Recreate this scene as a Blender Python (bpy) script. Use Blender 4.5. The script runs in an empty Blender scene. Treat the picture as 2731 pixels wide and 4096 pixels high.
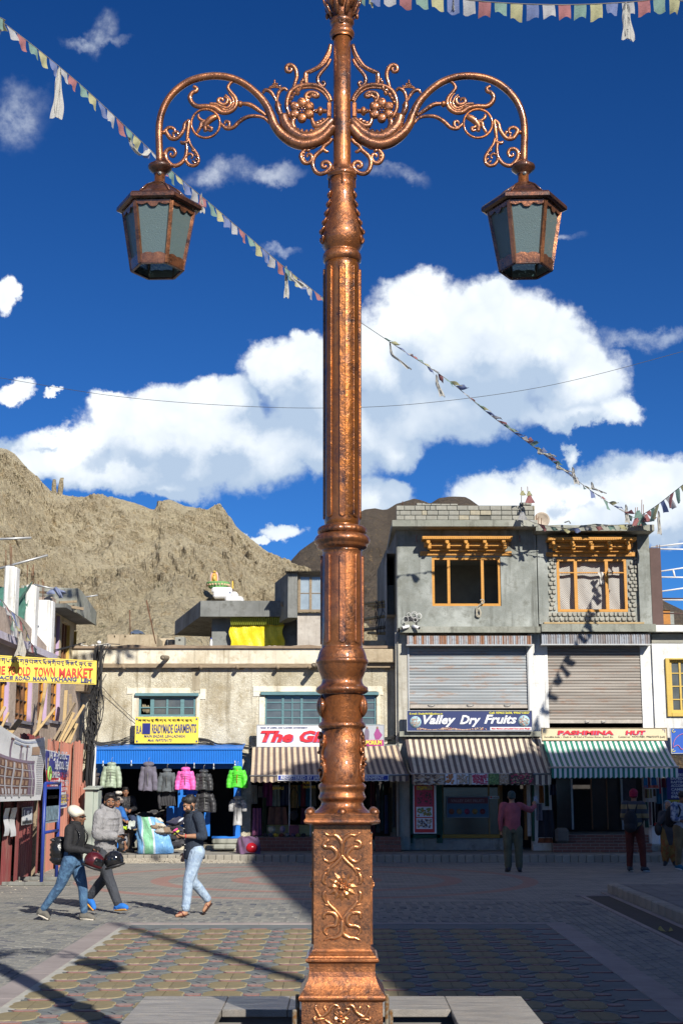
import bpy, math, random
from math import sin, cos, tan, pi, radians, sqrt, atan2, asin
from mathutils import Vector, Matrix, noise as mn
random.seed(7)
sc = bpy.context.scene
# ---------------- camera ----------------
FPX, PITCH, CAMZ = 5500.0, radians(10.98), 2.0
cam = bpy.data.cameras.new('camera'); camo = bpy.data.objects.new('camera', cam); sc.collection.objects.link(camo)
cam.sensor_fit = 'VERTICAL'; cam.sensor_height = 36.0; cam.lens = 36.0*FPX/4096.0
cam.clip_start = .1; cam.clip_end = 9000
camo.location = (0, 0, CAMZ); camo.rotation_euler = (pi/2+PITCH, 0, 0)
sc.camera = camo
# ---------------- colour management ----------------
sc.view_settings.view_transform = 'Standard'; sc.view_settings.look = 'None'
sc.view_settings.gamma = 1; sc.view_settings.use_curve_mapping = False
sc.view_settings.exposure = EXPO = .40
# ---------------- sun ----------------
SUN_EL = radians(32.5)
SD = Vector((.5, -1, 0)).normalized()*cos(SUN_EL) + Vector((0, 0, sin(SUN_EL)))   # direction towards the sun
sl = bpy.data.lights.new('sun', 'SUN'); sl.energy = 5.0; sl.angle = radians(.53); sl.color = (1, .945, .85)
so = bpy.data.objects.new('sun', sl); sc.collection.objects.link(so)
so.rotation_euler = SD.to_track_quat('Z', 'Y').to_euler()
# ---------------- world: clear mountain sky with cumulus ----------------
def ray(u, v):
 dx = u-1365.5; dy = 2048-v
 return Vector((dx, FPX*cos(PITCH)-dy*sin(PITCH), FPX*sin(PITCH)+dy*cos(PITCH)))
world = bpy.data.worlds.new('World'); sc.world = world; world.use_nodes = True
def build_world():
 nt = world.node_tree; nt.nodes.clear(); N = nt.nodes.new; L = nt.links.new
 def V(op, a, b=None, c=None, s=None):
  n = N('ShaderNodeVectorMath'); n.operation = op
  for i, q in enumerate((a, b, c)):
   if q is None: continue
   if hasattr(q, 'is_linked') or hasattr(q, 'links'): L(q, n.inputs[i])
   else: n.inputs[i].default_value = q
  if s is not None:
   if hasattr(s, 'links'): L(s, n.inputs['Scale'])
   else: n.inputs['Scale'].default_value = s
  return n.outputs['Value'] if op in ('LENGTH', 'DOT_PRODUCT') else n.outputs['Vector']
 def Mt(op, a, b=None, c=None, clamp=False):
  n = N('ShaderNodeMath'); n.operation = op; n.use_clamp = clamp
  for i, q in enumerate((a, b, c)):
   if q is None: continue
   if hasattr(q, 'links'): L(q, n.inputs[i])
   else: n.inputs[i].default_value = q
  return n.outputs[0]
 def MR(x, a, b, c, d, t='SMOOTHSTEP'):
  n = N('ShaderNodeMapRange'); n.interpolation_type = t; L(x, n.inputs[0])
  for i, q in enumerate((a, b, c, d)): n.inputs[i+1].default_value = q
  return n.outputs[0]
 def NZ(v, scale, det=6, rough=.55):
  n = N('ShaderNodeTexNoise'); n.inputs['Scale'].default_value = scale; n.inputs['Detail'].default_value = det
  n.inputs['Roughness'].default_value = rough; L(v, n.inputs['Vector']); return n
 tc = N('ShaderNodeTexCoord'); d = tc.outputs['Generated']
 sky = N('ShaderNodeTexSky'); sky.sky_type = 'NISHITA'; sky.sun_disc = False
 sky.sun_elevation = SUN_EL; sky.sun_rotation = atan2(SD.x, SD.y)
 sky.altitude = 3500; sky.air_density = 1.0; sky.dust_density = .35; sky.ozone_density = 2.5
 sep = N('ShaderNodeSeparateXYZ'); L(d, sep.inputs[0])
 az = Mt('ARCTAN2', sep.outputs[0], sep.outputs[1]); el = Mt('ARCSINE', sep.outputs[2])
 n1 = NZ(d, 9, 9, .62); n2 = NZ(d, 42, 6, .65)
 wob = V('ADD', V('SCALE', V('SUBTRACT', n1.outputs['Color'], (.5, .5, .5)), s=.085), V('SCALE', V('SUBTRACT', n2.outputs['Color'], (.5, .5, .5)), s=.014))
 cb = N('ShaderNodeCombineXYZ'); L(az, cb.inputs[0]); L(el, cb.inputs[1]); P = V('ADD', cb.outputs[0], wob)
 P = V('MULTIPLY', P, (1, 1, 0))
 def mass(bl, P=P):
  out = None
  for (x, y, rx, ry) in bl:
   r = ray(x*1.7417, y*1.7417); a = atan2(r.x, r.y); e = asin(r.normalized().z)
   k = 1.7417/5300
   s = (1/(rx*k), 1/(ry*k), 1)
   q = V('LENGTH', V('MULTIPLY_ADD', P, s, (-a*s[0], -e*s[1], 0)))
   out = q if out is None else Mt('SMOOTH_MIN', out, q, .35)
  return out
 BL = [(-40,1045,120,62),(20,1075,110,45),(1130,715,75,70),(1100,800,240,140),(965,725,95,80),(880,800,100,110),(1260,770,125,95),(1330,870,120,100),(1425,945,60,42),
  (1050,920,230,90),(1330,960,120,32),(700,860,120,100),(700,790,45,48),(610,860,85,75),(800,960,200,110),(540,960,75,60),(440,965,85,65),
  (340,975,110,65),(245,965,50,40),(140,1030,150,52),(20,1050,90,50),(480,1030,330,95),(300,1100,230,45),(740,1050,150,50),(420,1125,90,30),
  (925,1020,80,55),(915,1130,75,48),(840,1140,70,65),(1150,1130,95,50),(1290,1105,110,50),(1440,1110,140,75),(1560,1110,90,70),
  (1290,1030,22,28),(1480,1190,220,60),(1220,1190,200,60),(655,1222,52,24),(603,1242,35,14),(8,680,34,40),(20,893,44,26),(100,915,30,9)]
 big = mass(BL); bigU = mass(BL, V('ADD', P, (.004, .034, 0)))
 wisp = mass([(495,392,55,20),(590,408,85,16),(900,410,55,14),(240,75,26,30),(225,103,60,10),(640,556,40,8),(1470,760,150,14),(1250,560,60,8),(40,240,60,50)])
 def AB(sc_, dt):
  q = NZ(d, sc_, dt, .5); return Mt('MULTIPLY', Mt('ABSOLUTE', Mt('SUBTRACT', q.outputs[0], .5)), 2.0)
 top = MR(Mt('SUBTRACT', bigU, big), -.42, .72, 0, 1)
 puff = Mt('ADD', Mt('MULTIPLY', AB(16, 1), .55), Mt('ADD', Mt('MULTIPLY', AB(38, 1), .36), Mt('MULTIPLY', AB(90, 1), .22)))
 big = Mt('SUBTRACT', Mt('ADD', big, .11), Mt('MULTIPLY', puff, .55))
 dens = MR(big, 1.08, .72, 0, 1)
 dens2 = Mt('MULTIPLY', MR(wisp, 1.7, .2, 0, .55), MR(n2.outputs[0], .35, .7, .15, 1))
 far = NZ(d, 2.2, 8, .58)
 outv = MR(Mt('ABSOLUTE', az), .32, .5, 0, 1)
 outt = MR(el, .62, .8, 0, 1)
 o = Mt('MAXIMUM', outv, outt)
 dens3 = Mt('MULTIPLY', MR(far.outputs[0], .565, .65, 0, 1), o)  # clouds outside the view, cover set to whiten the ambient light
 den = Mt('MAXIMUM', Mt('MAXIMUM', dens, dens2), dens3, clamp=True)
 c1 = NZ(d, 10, 5, .5); c2 = NZ(V('ADD', d, (.010, -.0, .020)), 10, 5, .5)
 emb = Mt('SUBTRACT', c1.outputs[0], c2.outputs[0])
 c3 = NZ(d, 5.5, 4, .55)
 sh = Mt('ADD', Mt('MULTIPLY', emb, 2.2), MR(c3.outputs[0], .40, .62, .1, 1.0))
 edge = MR(big, .45, 1.0, 0, .40)
 sh = Mt('ADD', Mt('ADD', Mt('MULTIPLY', sh, .40), Mt('MULTIPLY', puff, .75)), Mt('SUBTRACT', Mt('MULTIPLY', top, .85), .26), clamp=True)
 ccol = N('ShaderNodeMix'); ccol.data_type = 'RGBA'; L(sh, ccol.inputs[0])
 ccol.inputs[6].default_value = (.37, .47, .61, 1); ccol.inputs[7].default_value = (.80, .84, .87, 1)
 tint = N('ShaderNodeMix'); tint.data_type = 'RGBA'; tint.blend_type = 'MULTIPLY'; tint.inputs[0].default_value = 1
 L(sky.outputs[0], tint.inputs[6])
 tr = N('ShaderNodeMix'); tr.data_type = 'RGBA'; L(MR(el, .02, .62, 0, 1, 'LINEAR'), tr.inputs[0]); tr.inputs[6].default_value = SKYLOW; tr.inputs[7].default_value = SKYHIGH
 L(tr.outputs[2], tint.inputs[7])
 bg = N('ShaderNodeBackground'); L(tint.outputs[2], bg.inputs[0]); bg.inputs[1].default_value = SKYSTR
 bg2 = N('ShaderNodeBackground'); L(ccol.outputs[2], bg2.inputs[0]); bg2.inputs[1].default_value = 1.0
 mx = N('ShaderNodeMixShader'); L(den, mx.inputs[0]); L(bg.outputs[0], mx.inputs[1]); L(bg2.outputs[0], mx.inputs[2])
 out = N('ShaderNodeOutputWorld'); L(mx.outputs[0], out.inputs[0])
SKYLOW = (.23, .55, .90, 1); SKYHIGH = (.075, .365, .78, 1); SKYSTR = .091
build_world()
world.cycles.sampling_method = 'MANUAL'; world.cycles.sample_map_resolution = 512
sc.cycles.max_bounces = 6; sc.cycles.diffuse_bounces = 3; sc.cycles.glossy_bounces = 3
sc.cycles.transmission_bounces = 5; sc.cycles.transparent_max_bounces = 8
sc.cycles.caustics_reflective = False; sc.cycles.caustics_refractive = False
# ---------------- coordinates ----------------
def W(u, v, Y):            # the point seen at photo pixel (u,v) at distance Y in front of the camera
 r = ray(u, v); t = Y/r.y
 return Vector((r.x*t, Y, CAMZ+r.z*t))
def G(u, v, z=0.0):        # ground point
 r = ray(u, v); t = (z-CAMZ)/r.z
 return Vector((r.x*t, r.y*t, z))
# ---------------- materials ----------------
def rgb(h):                # sRGB 0-255 triple to linear
 return tuple(((c/255)/12.92 if c/255 <= .04045 else (((c/255)+.055)/1.055)**2.4) for c in h)
MATS = {}
def lin(c): return tuple(c)+(1,)
class NT:
 def __init__(s, m):
  s.t = m.node_tree; s.t.nodes.clear(); s.out = s.n('ShaderNodeOutputMaterial'); s.b = s.n('ShaderNodeBsdfPrincipled')
  s.t.links.new(s.b.outputs[0], s.out.inputs[0]); s.tc = s.n('ShaderNodeTexCoord')
 def n(s, k, **kw):
  x = s.t.nodes.new(k)
  for a, b in kw.items(): setattr(x, a, b)
  return x
 def l(s, a, b): s.t.links.new(a, b)
 def noise(s, scale, det=4, rough=.55, vec=None, sc3=None, dist=0):
  x = s.n('ShaderNodeTexNoise'); x.inputs['Scale'].default_value = scale; x.inputs['Detail'].default_value = det
  x.inputs['Roughness'].default_value = rough; x.inputs['Distortion'].default_value = dist
  v = vec or s.tc.outputs['Object']
  if sc3:
   mp = s.n('ShaderNodeMapping'); mp.inputs['Scale'].default_value = sc3; s.l(v, mp.inputs[0]); v = mp.outputs[0]
  s.l(v, x.inputs['Vector']); return x.outputs[0]
 def mr(s, x, a, b, c=0, d=1):
  q = s.n('ShaderNodeMapRange'); s.l(x, q.inputs[0]); q.clamp = True
  for i, k in enumerate((a, b, c, d)): q.inputs[i+1].default_value = k
  return q.outputs[0]
 def mix(s, f, a, b, bt='MIX'):
  q = s.n('ShaderNodeMix', data_type='RGBA', blend_type=bt)
  for i, x in ((0, f), (6, a), (7, b)):
   if hasattr(x, 'links'): s.l(x, q.inputs[i])
   else: q.inputs[i].default_value = x if i == 0 else (tuple(x)+(1,) if len(x) == 3 else x)
  return q.outputs[2]
 def math(s, op, a, b=0.0, c=0.0):
  q = s.n('ShaderNodeMath', operation=op)
  for i, x in enumerate((a, b, c)):
   if hasattr(x, 'links'): s.l(x, q.inputs[i])
   else: q.inputs[i].default_value = x
  return q.outputs[0]
 def sep(s, v=None):
  q = s.n('ShaderNodeSeparateXYZ'); s.l(v or s.tc.outputs['Object'], q.inputs[0]); return q.outputs
 def bump(s, h, st, dist=.02):
  q = s.n('ShaderNodeBump'); q.inputs['Strength'].default_value = st; q.inputs['Distance'].default_value = dist
  s.l(h, q.inputs['Height']); s.l(q.outputs[0], s.b.inputs['Normal']); return q
 def set(s, **kw):
  for k, v in kw.items():
   k = {'col': 'Base Color', 'rough': 'Roughness', 'metal': 'Metallic', 'coat': 'Coat Weight', 'spec': 'Specular IOR Level', 'trans': 'Transmission Weight', 'alpha': 'Alpha', 'croug': 'Coat Roughness', 'sheen':'Sheen Weight'}[k]
   i = s.b.inputs[k]
   if hasattr(v, 'links'): s.l(v, i)
   else: i.default_value = (tuple(v)+(1,)) if (k == 'Base Color' and len(v) == 3) else v
def newmat(name):
 m = bpy.data.materials.new(name); m.use_nodes = True; MATS[name] = m; return m, NT(m)
def M(name, col, rough=.75, var=.25, sc=3, metal=0, bump=.3, bs=40, bd=.004, dirt=None, fine=True, **kw):
 """general surface: base colour broken up by two octaves of noise, fine relief"""
 if name in MATS: return MATS[name]
 m, t = newmat(name)
 if sum(col) > 3.01: col = rgb(col)
 a = tuple(c*(1-var) for c in col); b = tuple(min(1, c*(1+var*.7)) for c in col)
 f = t.mr(t.noise(sc, 6, .65), .3, .7)
 c = t.mix(f, a, b)
 if dirt: c = t.mix(t.mr(t.noise(sc*.35, 8, .7), .48, .68, 0, .8), c, rgb(dirt) if sum(dirt) > 3.01 else dirt)
 if fine:
  c = t.mix(.5, c, t.mix(t.noise(bs*.6, 3, .6), tuple(x*.55 for x in (1, 1, 1)), (1.25, 1.25, 1.25)), 'MULTIPLY') if False else c
 t.set(col=c, rough=rough, metal=metal, **kw)
 if bump: t.bump(t.noise(bs, 4, .6), bump, bd)
 return m
def cloth(name, col, rough=.9, var=.2, fold=.5, **kw):
 if name in MATS: return MATS[name]
 m, t = newmat(name)
 if sum(col) > 3.01: col = rgb(col)
 f = t.mr(t.noise(9, 4, .5), .3, .7)
 t.set(col=t.mix(f, tuple(c*(1-var) for c in col), tuple(min(1, c*(1+var)) for c in col)), rough=rough, sheen=.15, **kw)
 t.bump(t.noise(11, 3, .5, sc3=(1, 1, .45), dist=1.2), fold, .03)
 return m
# ---------------- mesh helpers ----------------
COL = sc.collection
def link(o): COL.objects.link(o); return o
class MB:
 def __init__(s): s.v = []; s.f = []; s.m = []; s.sm = []; s.mi = 0; s.smooth = False
 def add(s, vs, fs, mi=None, sm=None):
  k = len(s.v); s.v += [tuple(p) for p in vs]
  for f in fs: s.f.append([i+k for i in f]); s.m.append(s.mi if mi is None else mi); s.sm.append(s.smooth if sm is None else sm)
  return s
 def box(s, x0, x1, y0, y1, z0, z1, mi=None):
  v = [(x, y, z) for z in (z0, z1) for y in (y0, y1) for x in (x0, x1)]
  return s.add(v, [(0, 2, 3, 1), (4, 5, 7, 6), (0, 1, 5, 4), (2, 6, 7, 3), (0, 4, 6, 2), (1, 3, 7, 5)], mi, False)
 def bbox(s, x0, x1, y0, y1, z0, z1, b=.01, mi=None):
  """box with bevelled edges: 24-vertex chamfer"""
  c = [(x0+x1)/2, (y0+y1)/2, (z0+z1)/2]; h = [(x1-x0)/2, (y1-y0)/2, (z1-z0)/2]; b = min(b, *[q*.9 for q in h])
  vs = []; idx = {}
  for sx in (-1, 1):
   for sy in (-1, 1):
    for sz in (-1, 1):
     for ax in range(3):
      p = [sx*(h[0]-(b if ax != 0 else 0)), sy*(h[1]-(b if ax != 1 else 0)), sz*(h[2]-(b if ax != 2 else 0))]
      idx[(sx, sy, sz, ax)] = len(vs); vs.append((c[0]+p[0], c[1]+p[1], c[2]+p[2]))
  fs = []
  def q(l): fs.append(l)
  for ax in range(3):
   o = [a for a in range(3) if a != ax]
   for sg in (-1, 1):
    r = []
    for (i, j) in ((-1, -1), (1, -1), (1, 1), (-1, 1)):
     k = [0, 0, 0]; k[ax] = sg; k[o[0]] = i; k[o[1]] = j; r.append(idx[(*k, ax)])
    q(r)
   for i in (-1, 1):
    for j in (-1, 1):
     k0 = [0, 0, 0]; k0[ax] = -1; k0[o[0]] = i; k0[o[1]] = j; k1 = list(k0); k1[ax] = 1
     q([idx[(*k0, o[0])], idx[(*k1, o[0])], idx[(*k1, o[1])], idx[(*k0, o[1])]])
  for sx in (-1, 1):
   for sy in (-1, 1):
    for sz in (-1, 1): q([idx[(sx, sy, sz, a)] for a in range(3)])
  C = Vector(c); out = []
  for f in fs:
   a, b_, d = Vector(vs[f[0]]), Vector(vs[f[1]]), Vector(vs[f[2]])
   n = (b_-a).cross(d-b_); mid = sum((Vector(vs[i]) for i in f), Vector())/len(f)
   out.append(f if n.dot(mid-C) >= 0 else f[::-1])
  return s.add(vs, out, mi, False)
 def obox(s, p, q, w, h, up=(0, 0, 1), mi=None):
  """beam from p to q, width w, height h"""
  p = Vector(p); q = Vector(q); d = (q-p).normalized(); up = Vector(up)
  if abs(d.dot(up)) > .98: up = Vector((0, 1, 0))
  r = d.cross(up).normalized(); u = r.cross(d)
  vs = [a + r*i*w/2 + u*j*h/2 for a in (p, q) for (i, j) in ((-1, -1), (1, -1), (1, 1), (-1, 1))]
  return s.add(vs, [(3, 2, 1, 0), (4, 5, 6, 7), (0, 1, 5, 4), (1, 2, 6, 5), (2, 3, 7, 6), (3, 0, 4, 7)], mi, False)
 def tube(s, pts, r, n=8, mi=None, cap=True, flat=1.0, nrm=None, closed=False):
  """tube along pts; r number or list; flat<1 squashes along nrm"""
  pts = [Vector(p) for p in pts]; m = len(pts)
  rs = r if isinstance(r, (list, tuple)) else [r]*m
  vs = []; ref = None
  for i, p in enumerate(pts):
   a = pts[i-1] if (i > 0 or closed) else p; b = pts[(i+1) % m] if (i < m-1 or closed) else p
   d = (b-a); d = d.normalized() if d.length > 1e-9 else Vector((0, 0, 1))
   if nrm is not None: ref = Vector(nrm)
   elif ref is None: ref = Vector((0, 0, 1)) if abs(d.z) < .9 else Vector((1, 0, 0))
   u = (ref - d*ref.dot(d))
   u = u.normalized() if u.length > 1e-6 else d.orthogonal().normalized()
   w = d.cross(u); ref = u
   for k in range(n):
    t = 2*pi*k/n; vs.append(p + (u*cos(t)*flat + w*sin(t))*rs[i])
  fs = []
  for i in range(m if closed else m-1):
   j = (i+1) % m
   for k in range(n): fs.append((i*n+k, i*n+(k+1) % n, j*n+(k+1) % n, j*n+k))
  if cap and not closed: fs += [tuple(range(n))[::-1], tuple(range((m-1)*n, m*n))]
  return s.add(vs, fs, mi, True)
 def lathe(s, prof, c=(0, 0), n=32, mi=None, sq=0.0, caps=True):
  """prof [(r,z)]; sq=1 square cross-section"""
  vs = []
  for (r, z) in prof:
   for k in range(n):
    t = 2*pi*k/n; vs.append((c[0]+r*cos(t), c[1]+r*sin(t), z))
  m = len(prof); fs = [(i*n+k, i*n+(k+1) % n, (i+1)*n+(k+1) % n, (i+1)*n+k) for i in range(m-1) for k in range(n)]
  if prof[0][1] > prof[-1][1]: fs = [f[::-1] for f in fs]
  if caps: fs += [tuple(range(n)), tuple(range((m-1)*n, m*n))]
  return s.add(vs, fs, mi, True)
 def sqlathe(s, prof, c=(0, 0), mi=None, rot=0, caps=True):
  vs = []
  for (r, z) in prof:
   for (i, j) in ((-1, -1), (1, -1), (1, 1), (-1, 1)):
    x, y = i*r, j*r; vs.append((c[0]+x*cos(rot)-y*sin(rot), c[1]+x*sin(rot)+y*cos(rot), z))
  m = len(prof); fs = [(i*4+k, i*4+(k+1) % 4, (i+1)*4+(k+1) % 4, (i+1)*4+k) for i in range(m-1) for k in range(4)]
  if prof[0][1] > prof[-1][1]: fs = [f[::-1] for f in fs]
  if caps: fs += [(0, 1, 2, 3), tuple(range((m-1)*4, m*4))]
  return s.add(vs, fs, mi, False)
 def sph(s, c, r, n=12, m=8, mi=None, rot=None):
  """ellipsoid; r scalar or 3-tuple"""
  r = (r, r, r) if not isinstance(r, (tuple, list)) else r
  vs = [(0, 0, -1)]+[(sin(pi*i/m)*cos(2*pi*k/n), sin(pi*i/m)*sin(2*pi*k/n), -cos(pi*i/m)) for i in range(1, m) for k in range(n)]+[(0, 0, 1)]
  vs = [Vector((a*r[0], b*r[1], d*r[2])) for a, b, d in vs]
  if rot is not None: vs = [rot @ v for v in vs]
  c = Vector(c); vs = [v+c for v in vs]; e = len(vs)-1
  fs = [(0, 1+(k+1) % n, 1+k) for k in range(n)]
  fs += [(1+i*n+k, 1+i*n+(k+1) % n, 1+(i+1)*n+(k+1) % n, 1+(i+1)*n+k) for i in range(m-2) for k in range(n)]
  fs += [(e, 1+(m-2)*n+k, 1+(m-2)*n+(k+1) % n) for k in range(n)]
  return s.add(vs, fs, mi, True)
 def quad(s, a, b, c, d, mi=None): return s.add([a, b, c, d], [(0, 1, 2, 3)], mi, False)
 def slab(s, a, b, c, d, th, mi=None):
  """quad with thickness (extruded opposite to its normal)"""
  a, b, c, d = map(Vector, (a, b, c, d)); n = (b-a).cross(d-a).normalized()*th
  vs = [a, b, c, d, a-n, b-n, c-n, d-n]
  return s.add(vs, [(0, 1, 2, 3), (7, 6, 5, 4), (0, 4, 5, 1), (1, 5, 6, 2), (2, 6, 7, 3), (3, 7, 4, 0)], mi, False)
 def grid(s, fn, nu, nv, mi=None, th=0, sm=True):
  vs = [fn(i/nu, j/nv) for j in range(nv+1) for i in range(nu+1)]
  w = nu+1; fs = [(j*w+i, j*w+i+1, (j+1)*w+i+1, (j+1)*w+i) for j in range(nv) for i in range(nu)]
  if callable(mi):
   for f, (i, j) in zip(fs, [(i, j) for j in range(nv) for i in range(nu)]): pass
   k = len(s.v); s.v += [tuple(p) for p in vs]
   for (j, i) in [(j, i) for j in range(nv) for i in range(nu)]:
    f = (j*w+i, j*w+i+1, (j+1)*w+i+1, (j+1)*w+i); s.f.append([q+k for q in f]); s.m.append(mi(i, j)); s.sm.append(sm)
   return s
  return s.add(vs, fs, mi, sm)
 def prism(s, pts, d, mi=None):
  """polygon pts (3D, planar) extruded by vector d"""
  n = len(pts); d = Vector(d); vs = [Vector(p) for p in pts]+[Vector(p)+d for p in pts]
  fs = [tuple(range(n)), tuple(range(n, 2*n))[::-1]]+[(i, i+n, (i+1) % n+n, (i+1) % n) for i in range(n)]
  return s.add(vs, fs, mi, False)
 def mesh(s, name, mats):
  me = bpy.data.meshes.new(name); me.from_pydata(s.v, [], s.f)
  for m in (mats if isinstance(mats, (list, tuple)) else [mats]): me.materials.append(m)
  me.polygons.foreach_set('material_index', s.m); me.polygons.foreach_set('use_smooth', s.sm)
  me.update(); return me
 def build(s, name, mats, parent=None, kind=None, label=None):
  o = bpy.data.objects.new(name, s.mesh(name, mats)); link(o); adopt(o, parent)
  if kind: o['kind'] = kind
  if label: o['label'] = label
  return o
def world_m(o):
 return (world_m(o.parent) @ o.matrix_parent_inverse @ o.matrix_basis) if o.parent else o.matrix_basis.copy()
def adopt(o, parent):
 if parent is not None:
  o.parent = parent; o.matrix_parent_inverse = world_m(parent).inverted()
 return o
def tag(o, label, cat, group=None, kind=None):
 o['label'] = label; o['category'] = cat
 if group: o['group'] = group
 if kind: o['kind'] = kind
 return o
def thing(name, label, cat, loc=(0, 0, 0), group=None, rz=0):
 o = bpy.data.objects.new(name, None); o.empty_display_size = .2; link(o); o.location = loc; o.rotation_euler.z = rz
 return tag(o, label, cat, group)
def struct(o): o['kind'] = 'structure'; return o
def copy_tree(o, parent=None):
 c = o.copy(); link(c)
 if parent is not None: c.parent = parent
 for ch in list(o.children): copy_tree(ch, c)
 return c
def inst(me, name, parent, mat=None):
 """a light object sharing mesh data"""
 o = bpy.data.objects.new(name, me); link(o); o.parent = parent
 if parent is not None: o.matrix_parent_inverse = world_m(parent).inverted()
 if mat is not None: o.matrix_basis = mat
 return o
_fonts = {}
def text(s, name, mat, parent, pos, h, width=None, rot=(pi/2, 0, 0), ext=.002, off=0.0, shear=0, align='LEFT', basis=None, spacing=1.0, kind=None):
 """lettering as a mesh: cap height h, scaled to width when given"""
 cu = bpy.data.curves.new(name, 'FONT'); cu.body = s; cu.size = 1; cu.extrude = 0; cu.offset = off; cu.shear = shear; cu.space_character = spacing; cu.resolution_u = 2
 to = bpy.data.objects.new(name, cu); link(to)
 bpy.context.view_layer.update()
 me = bpy.data.meshes.new_from_object(to.evaluated_get(bpy.context.evaluated_depsgraph_get()))
 bpy.data.objects.remove(to)
 if not me.vertices: return None
 xs = [v.co.x for v in me.vertices]; x0, x1 = min(xs), max(xs)
 k = h/.69; kx = width/(x1-x0) if width else k
 ox = {'LEFT': x0, 'CENTER': (x0+x1)/2, 'RIGHT': x1}[align]
 for v in me.vertices: v.co = ((v.co.x-ox)*kx, v.co.y*k, 0)
 me.materials.clear(); me.materials.append(mat)
 o = bpy.data.objects.new(name, me); link(o)
 mt = Matrix.Translation(Vector(pos)) @ (basis if basis is not None else Matrix.Rotation(rot[2], 4, 'Z') @ Matrix.Rotation(rot[0], 4, 'X'))
 me.transform(mt)
 return adopt(o, parent)
def crom(pts, n=8, closed=False):
 """Catmull-Rom through points"""
 P = [Vector(p) for p in pts]; out = []
 m = len(P); rng = range(m if closed else m-1)
 for i in rng:
  p0 = P[(i-1) % m] if (closed or i > 0) else P[0]*2-P[1]; p1 = P[i]; p2 = P[(i+1) % m]
  p3 = P[(i+2) % m] if (closed or i+2 < m) else P[-1]*2-P[-2]
  for k in range(n):
   t = k/n; out.append(.5*((2*p1)+(p2-p0)*t+(2*p0-5*p1+4*p2-p3)*t*t+(3*p1-p0-3*p2+p3)*t*t*t))
 if not closed: out.append(P[-1])
 return out
def rnd(a, b): return random.uniform(a, b)
# ======================= copper street lamp =======================
PY = 8.1; PX = 1368.0
def pz(v): return W(PX, v, PY).z
def pr(hw, v): return hw*PY/ray(PX, v).y
LX = W(PX, 2600, PY).x
def LP(u, v, dy=0): # point in the plane of the lamp arms
 p = W(u, v, PY); return Vector((p.x, PY+dy, p.z))
def mat_copper(name, pat=.5, sc=60, hammered=.5, rough=.3, warm=(.50, .175, .055)):
 m, t = newmat(name)
 n = t.noise(sc, 6, .7, dist=.6); n2 = t.noise(7, 5, .6); n3 = t.noise(sc*2.6, 4, .7)
 f = t.mr(t.math('ADD', t.math('MULTIPLY', n, .50), t.math('ADD', t.math('MULTIPLY', n2, .52), t.math('MULTIPLY', n3, .08))), pat-.15, pat+.07)
 col = t.mix(f, (.045, .018, .010), warm)
 col = t.mix(t.mr(n2, .60, .80, 0, .35), col, (.62, .28, .12))
 t.set(col=col, metal=t.mr(f, 0, 1, .35, .78), rough=t.mr(n2, .3, .7, rough, rough+.14), coat=.7, croug=.08)
 t.bump(t.math('ADD', n, t.math('MULTIPLY', n3, .6)), hammered*1.2, .006)
 return m
m_cop = mat_copper('copper_patina', .575, sc=38, warm=(.40, .142, .046))
m_cop2 = mat_copper('copper_shaft', .565, 26, .4, .24, (.37, .126, .024))
m_copd = mat_copper('copper_dark', .66, 45, .3, .38, (.22, .08, .04))
m_copf = mat_copper('copper_field', .60, 75, .8, .34, (.42, .165, .06))
m_copa = mat_copper('copper_arm', .585, 45, .3, .24, (.40, .16, .07))
m_copr = mat_copper('copper_relief', .50, 45, .25, .2, (.55, .23, .09))
m_steel = M('zinc_bolt', (.42, .42, .40), .4, metal=.8)
lamp = thing('street_lamp', 'ornate copper double-armed street lamp standing in the middle of the square', 'street lamp', (LX, PY, 0))
def prof(rows): return [(pr(hw, v), pz(v)) for v, hw in rows]
C0 = (LX, PY)
MB().lathe(prof([(-160,28),(-60,36),(-40,62),(0,66),(22,60),(50,48),(78,41)]), C0, 40).build('capital', m_cop, lamp)
MB().lathe(prof([(80,42),(86,47),(95,49),(103,45),(108,41),(122,41),(126,46),(136,50),(148,48),(154,40)]), C0, 40).build('collar', m_cop, lamp)
MB().lathe(prof([(154,35),(400,35),(640,35.5),(668,38),(690,46),(694,58),(712,60),(716,50)]), C0, 40).build('upper_pole', m_cop, lamp)
for k in range(8):
 a = pi*k/4+.0
 for h in (1, 0):
  mb = MB(); z0 = pz(78 if h else 52); z1 = pz(20 if h else -12)
  pts = []; rr = []
  for i in range(7):
   t = i/6; z = z0+(z1-z0)*t; r = pr(42+8*t+(22*t*t if h else 26*t), 40)+.003+.012*sin(pi*t)
   pts.append((LX+r*cos(a+h*pi/8), PY+r*sin(a+h*pi/8), z)); rr.append(.006+.010*sin(pi*min(1, t*.9+.1)))
  mb.tube(pts, rr, 8, flat=.5, nrm=(cos(a+h*pi/8), sin(a+h*pi/8), 0)); mb.build('leaf', m_cop, lamp)
for s in (-1, 1):
 mb = MB(); mb.sph(LP(PX+s*60, 66), (.012, .014, .021)); mb.sph(LP(PX+s*54, 44), (.012, .014, .020)); mb.build('knob', m_cop, lamp)
mb = MB(); mb.tube(crom([LP(PX+10*cos(a), 103+9*sin(a), -pr(44, 100)) for a in [2*pi*i/12 for i in range(12)]], 2, True), .0032, 6, closed=True); mb.build('rivet', m_cop, lamp)
sb = MB(); sb.sqlathe([(pr(39, 720), pz(702)), (pr(39, 720), pz(752))], C0, rot=pi/4); sb.build('square_band', m_cop, lamp)
MB().lathe(prof([(716,51),(752,51),(757,49),(785,52),(815,54),(838,58),(858,62),(880,68),(900,75),(920,81),(940,85),(955,86.5),(972,84.5),(990,78),(1006,69),(1014,64)]), C0, 48).build('bulb', m_cop, lamp)
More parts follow.
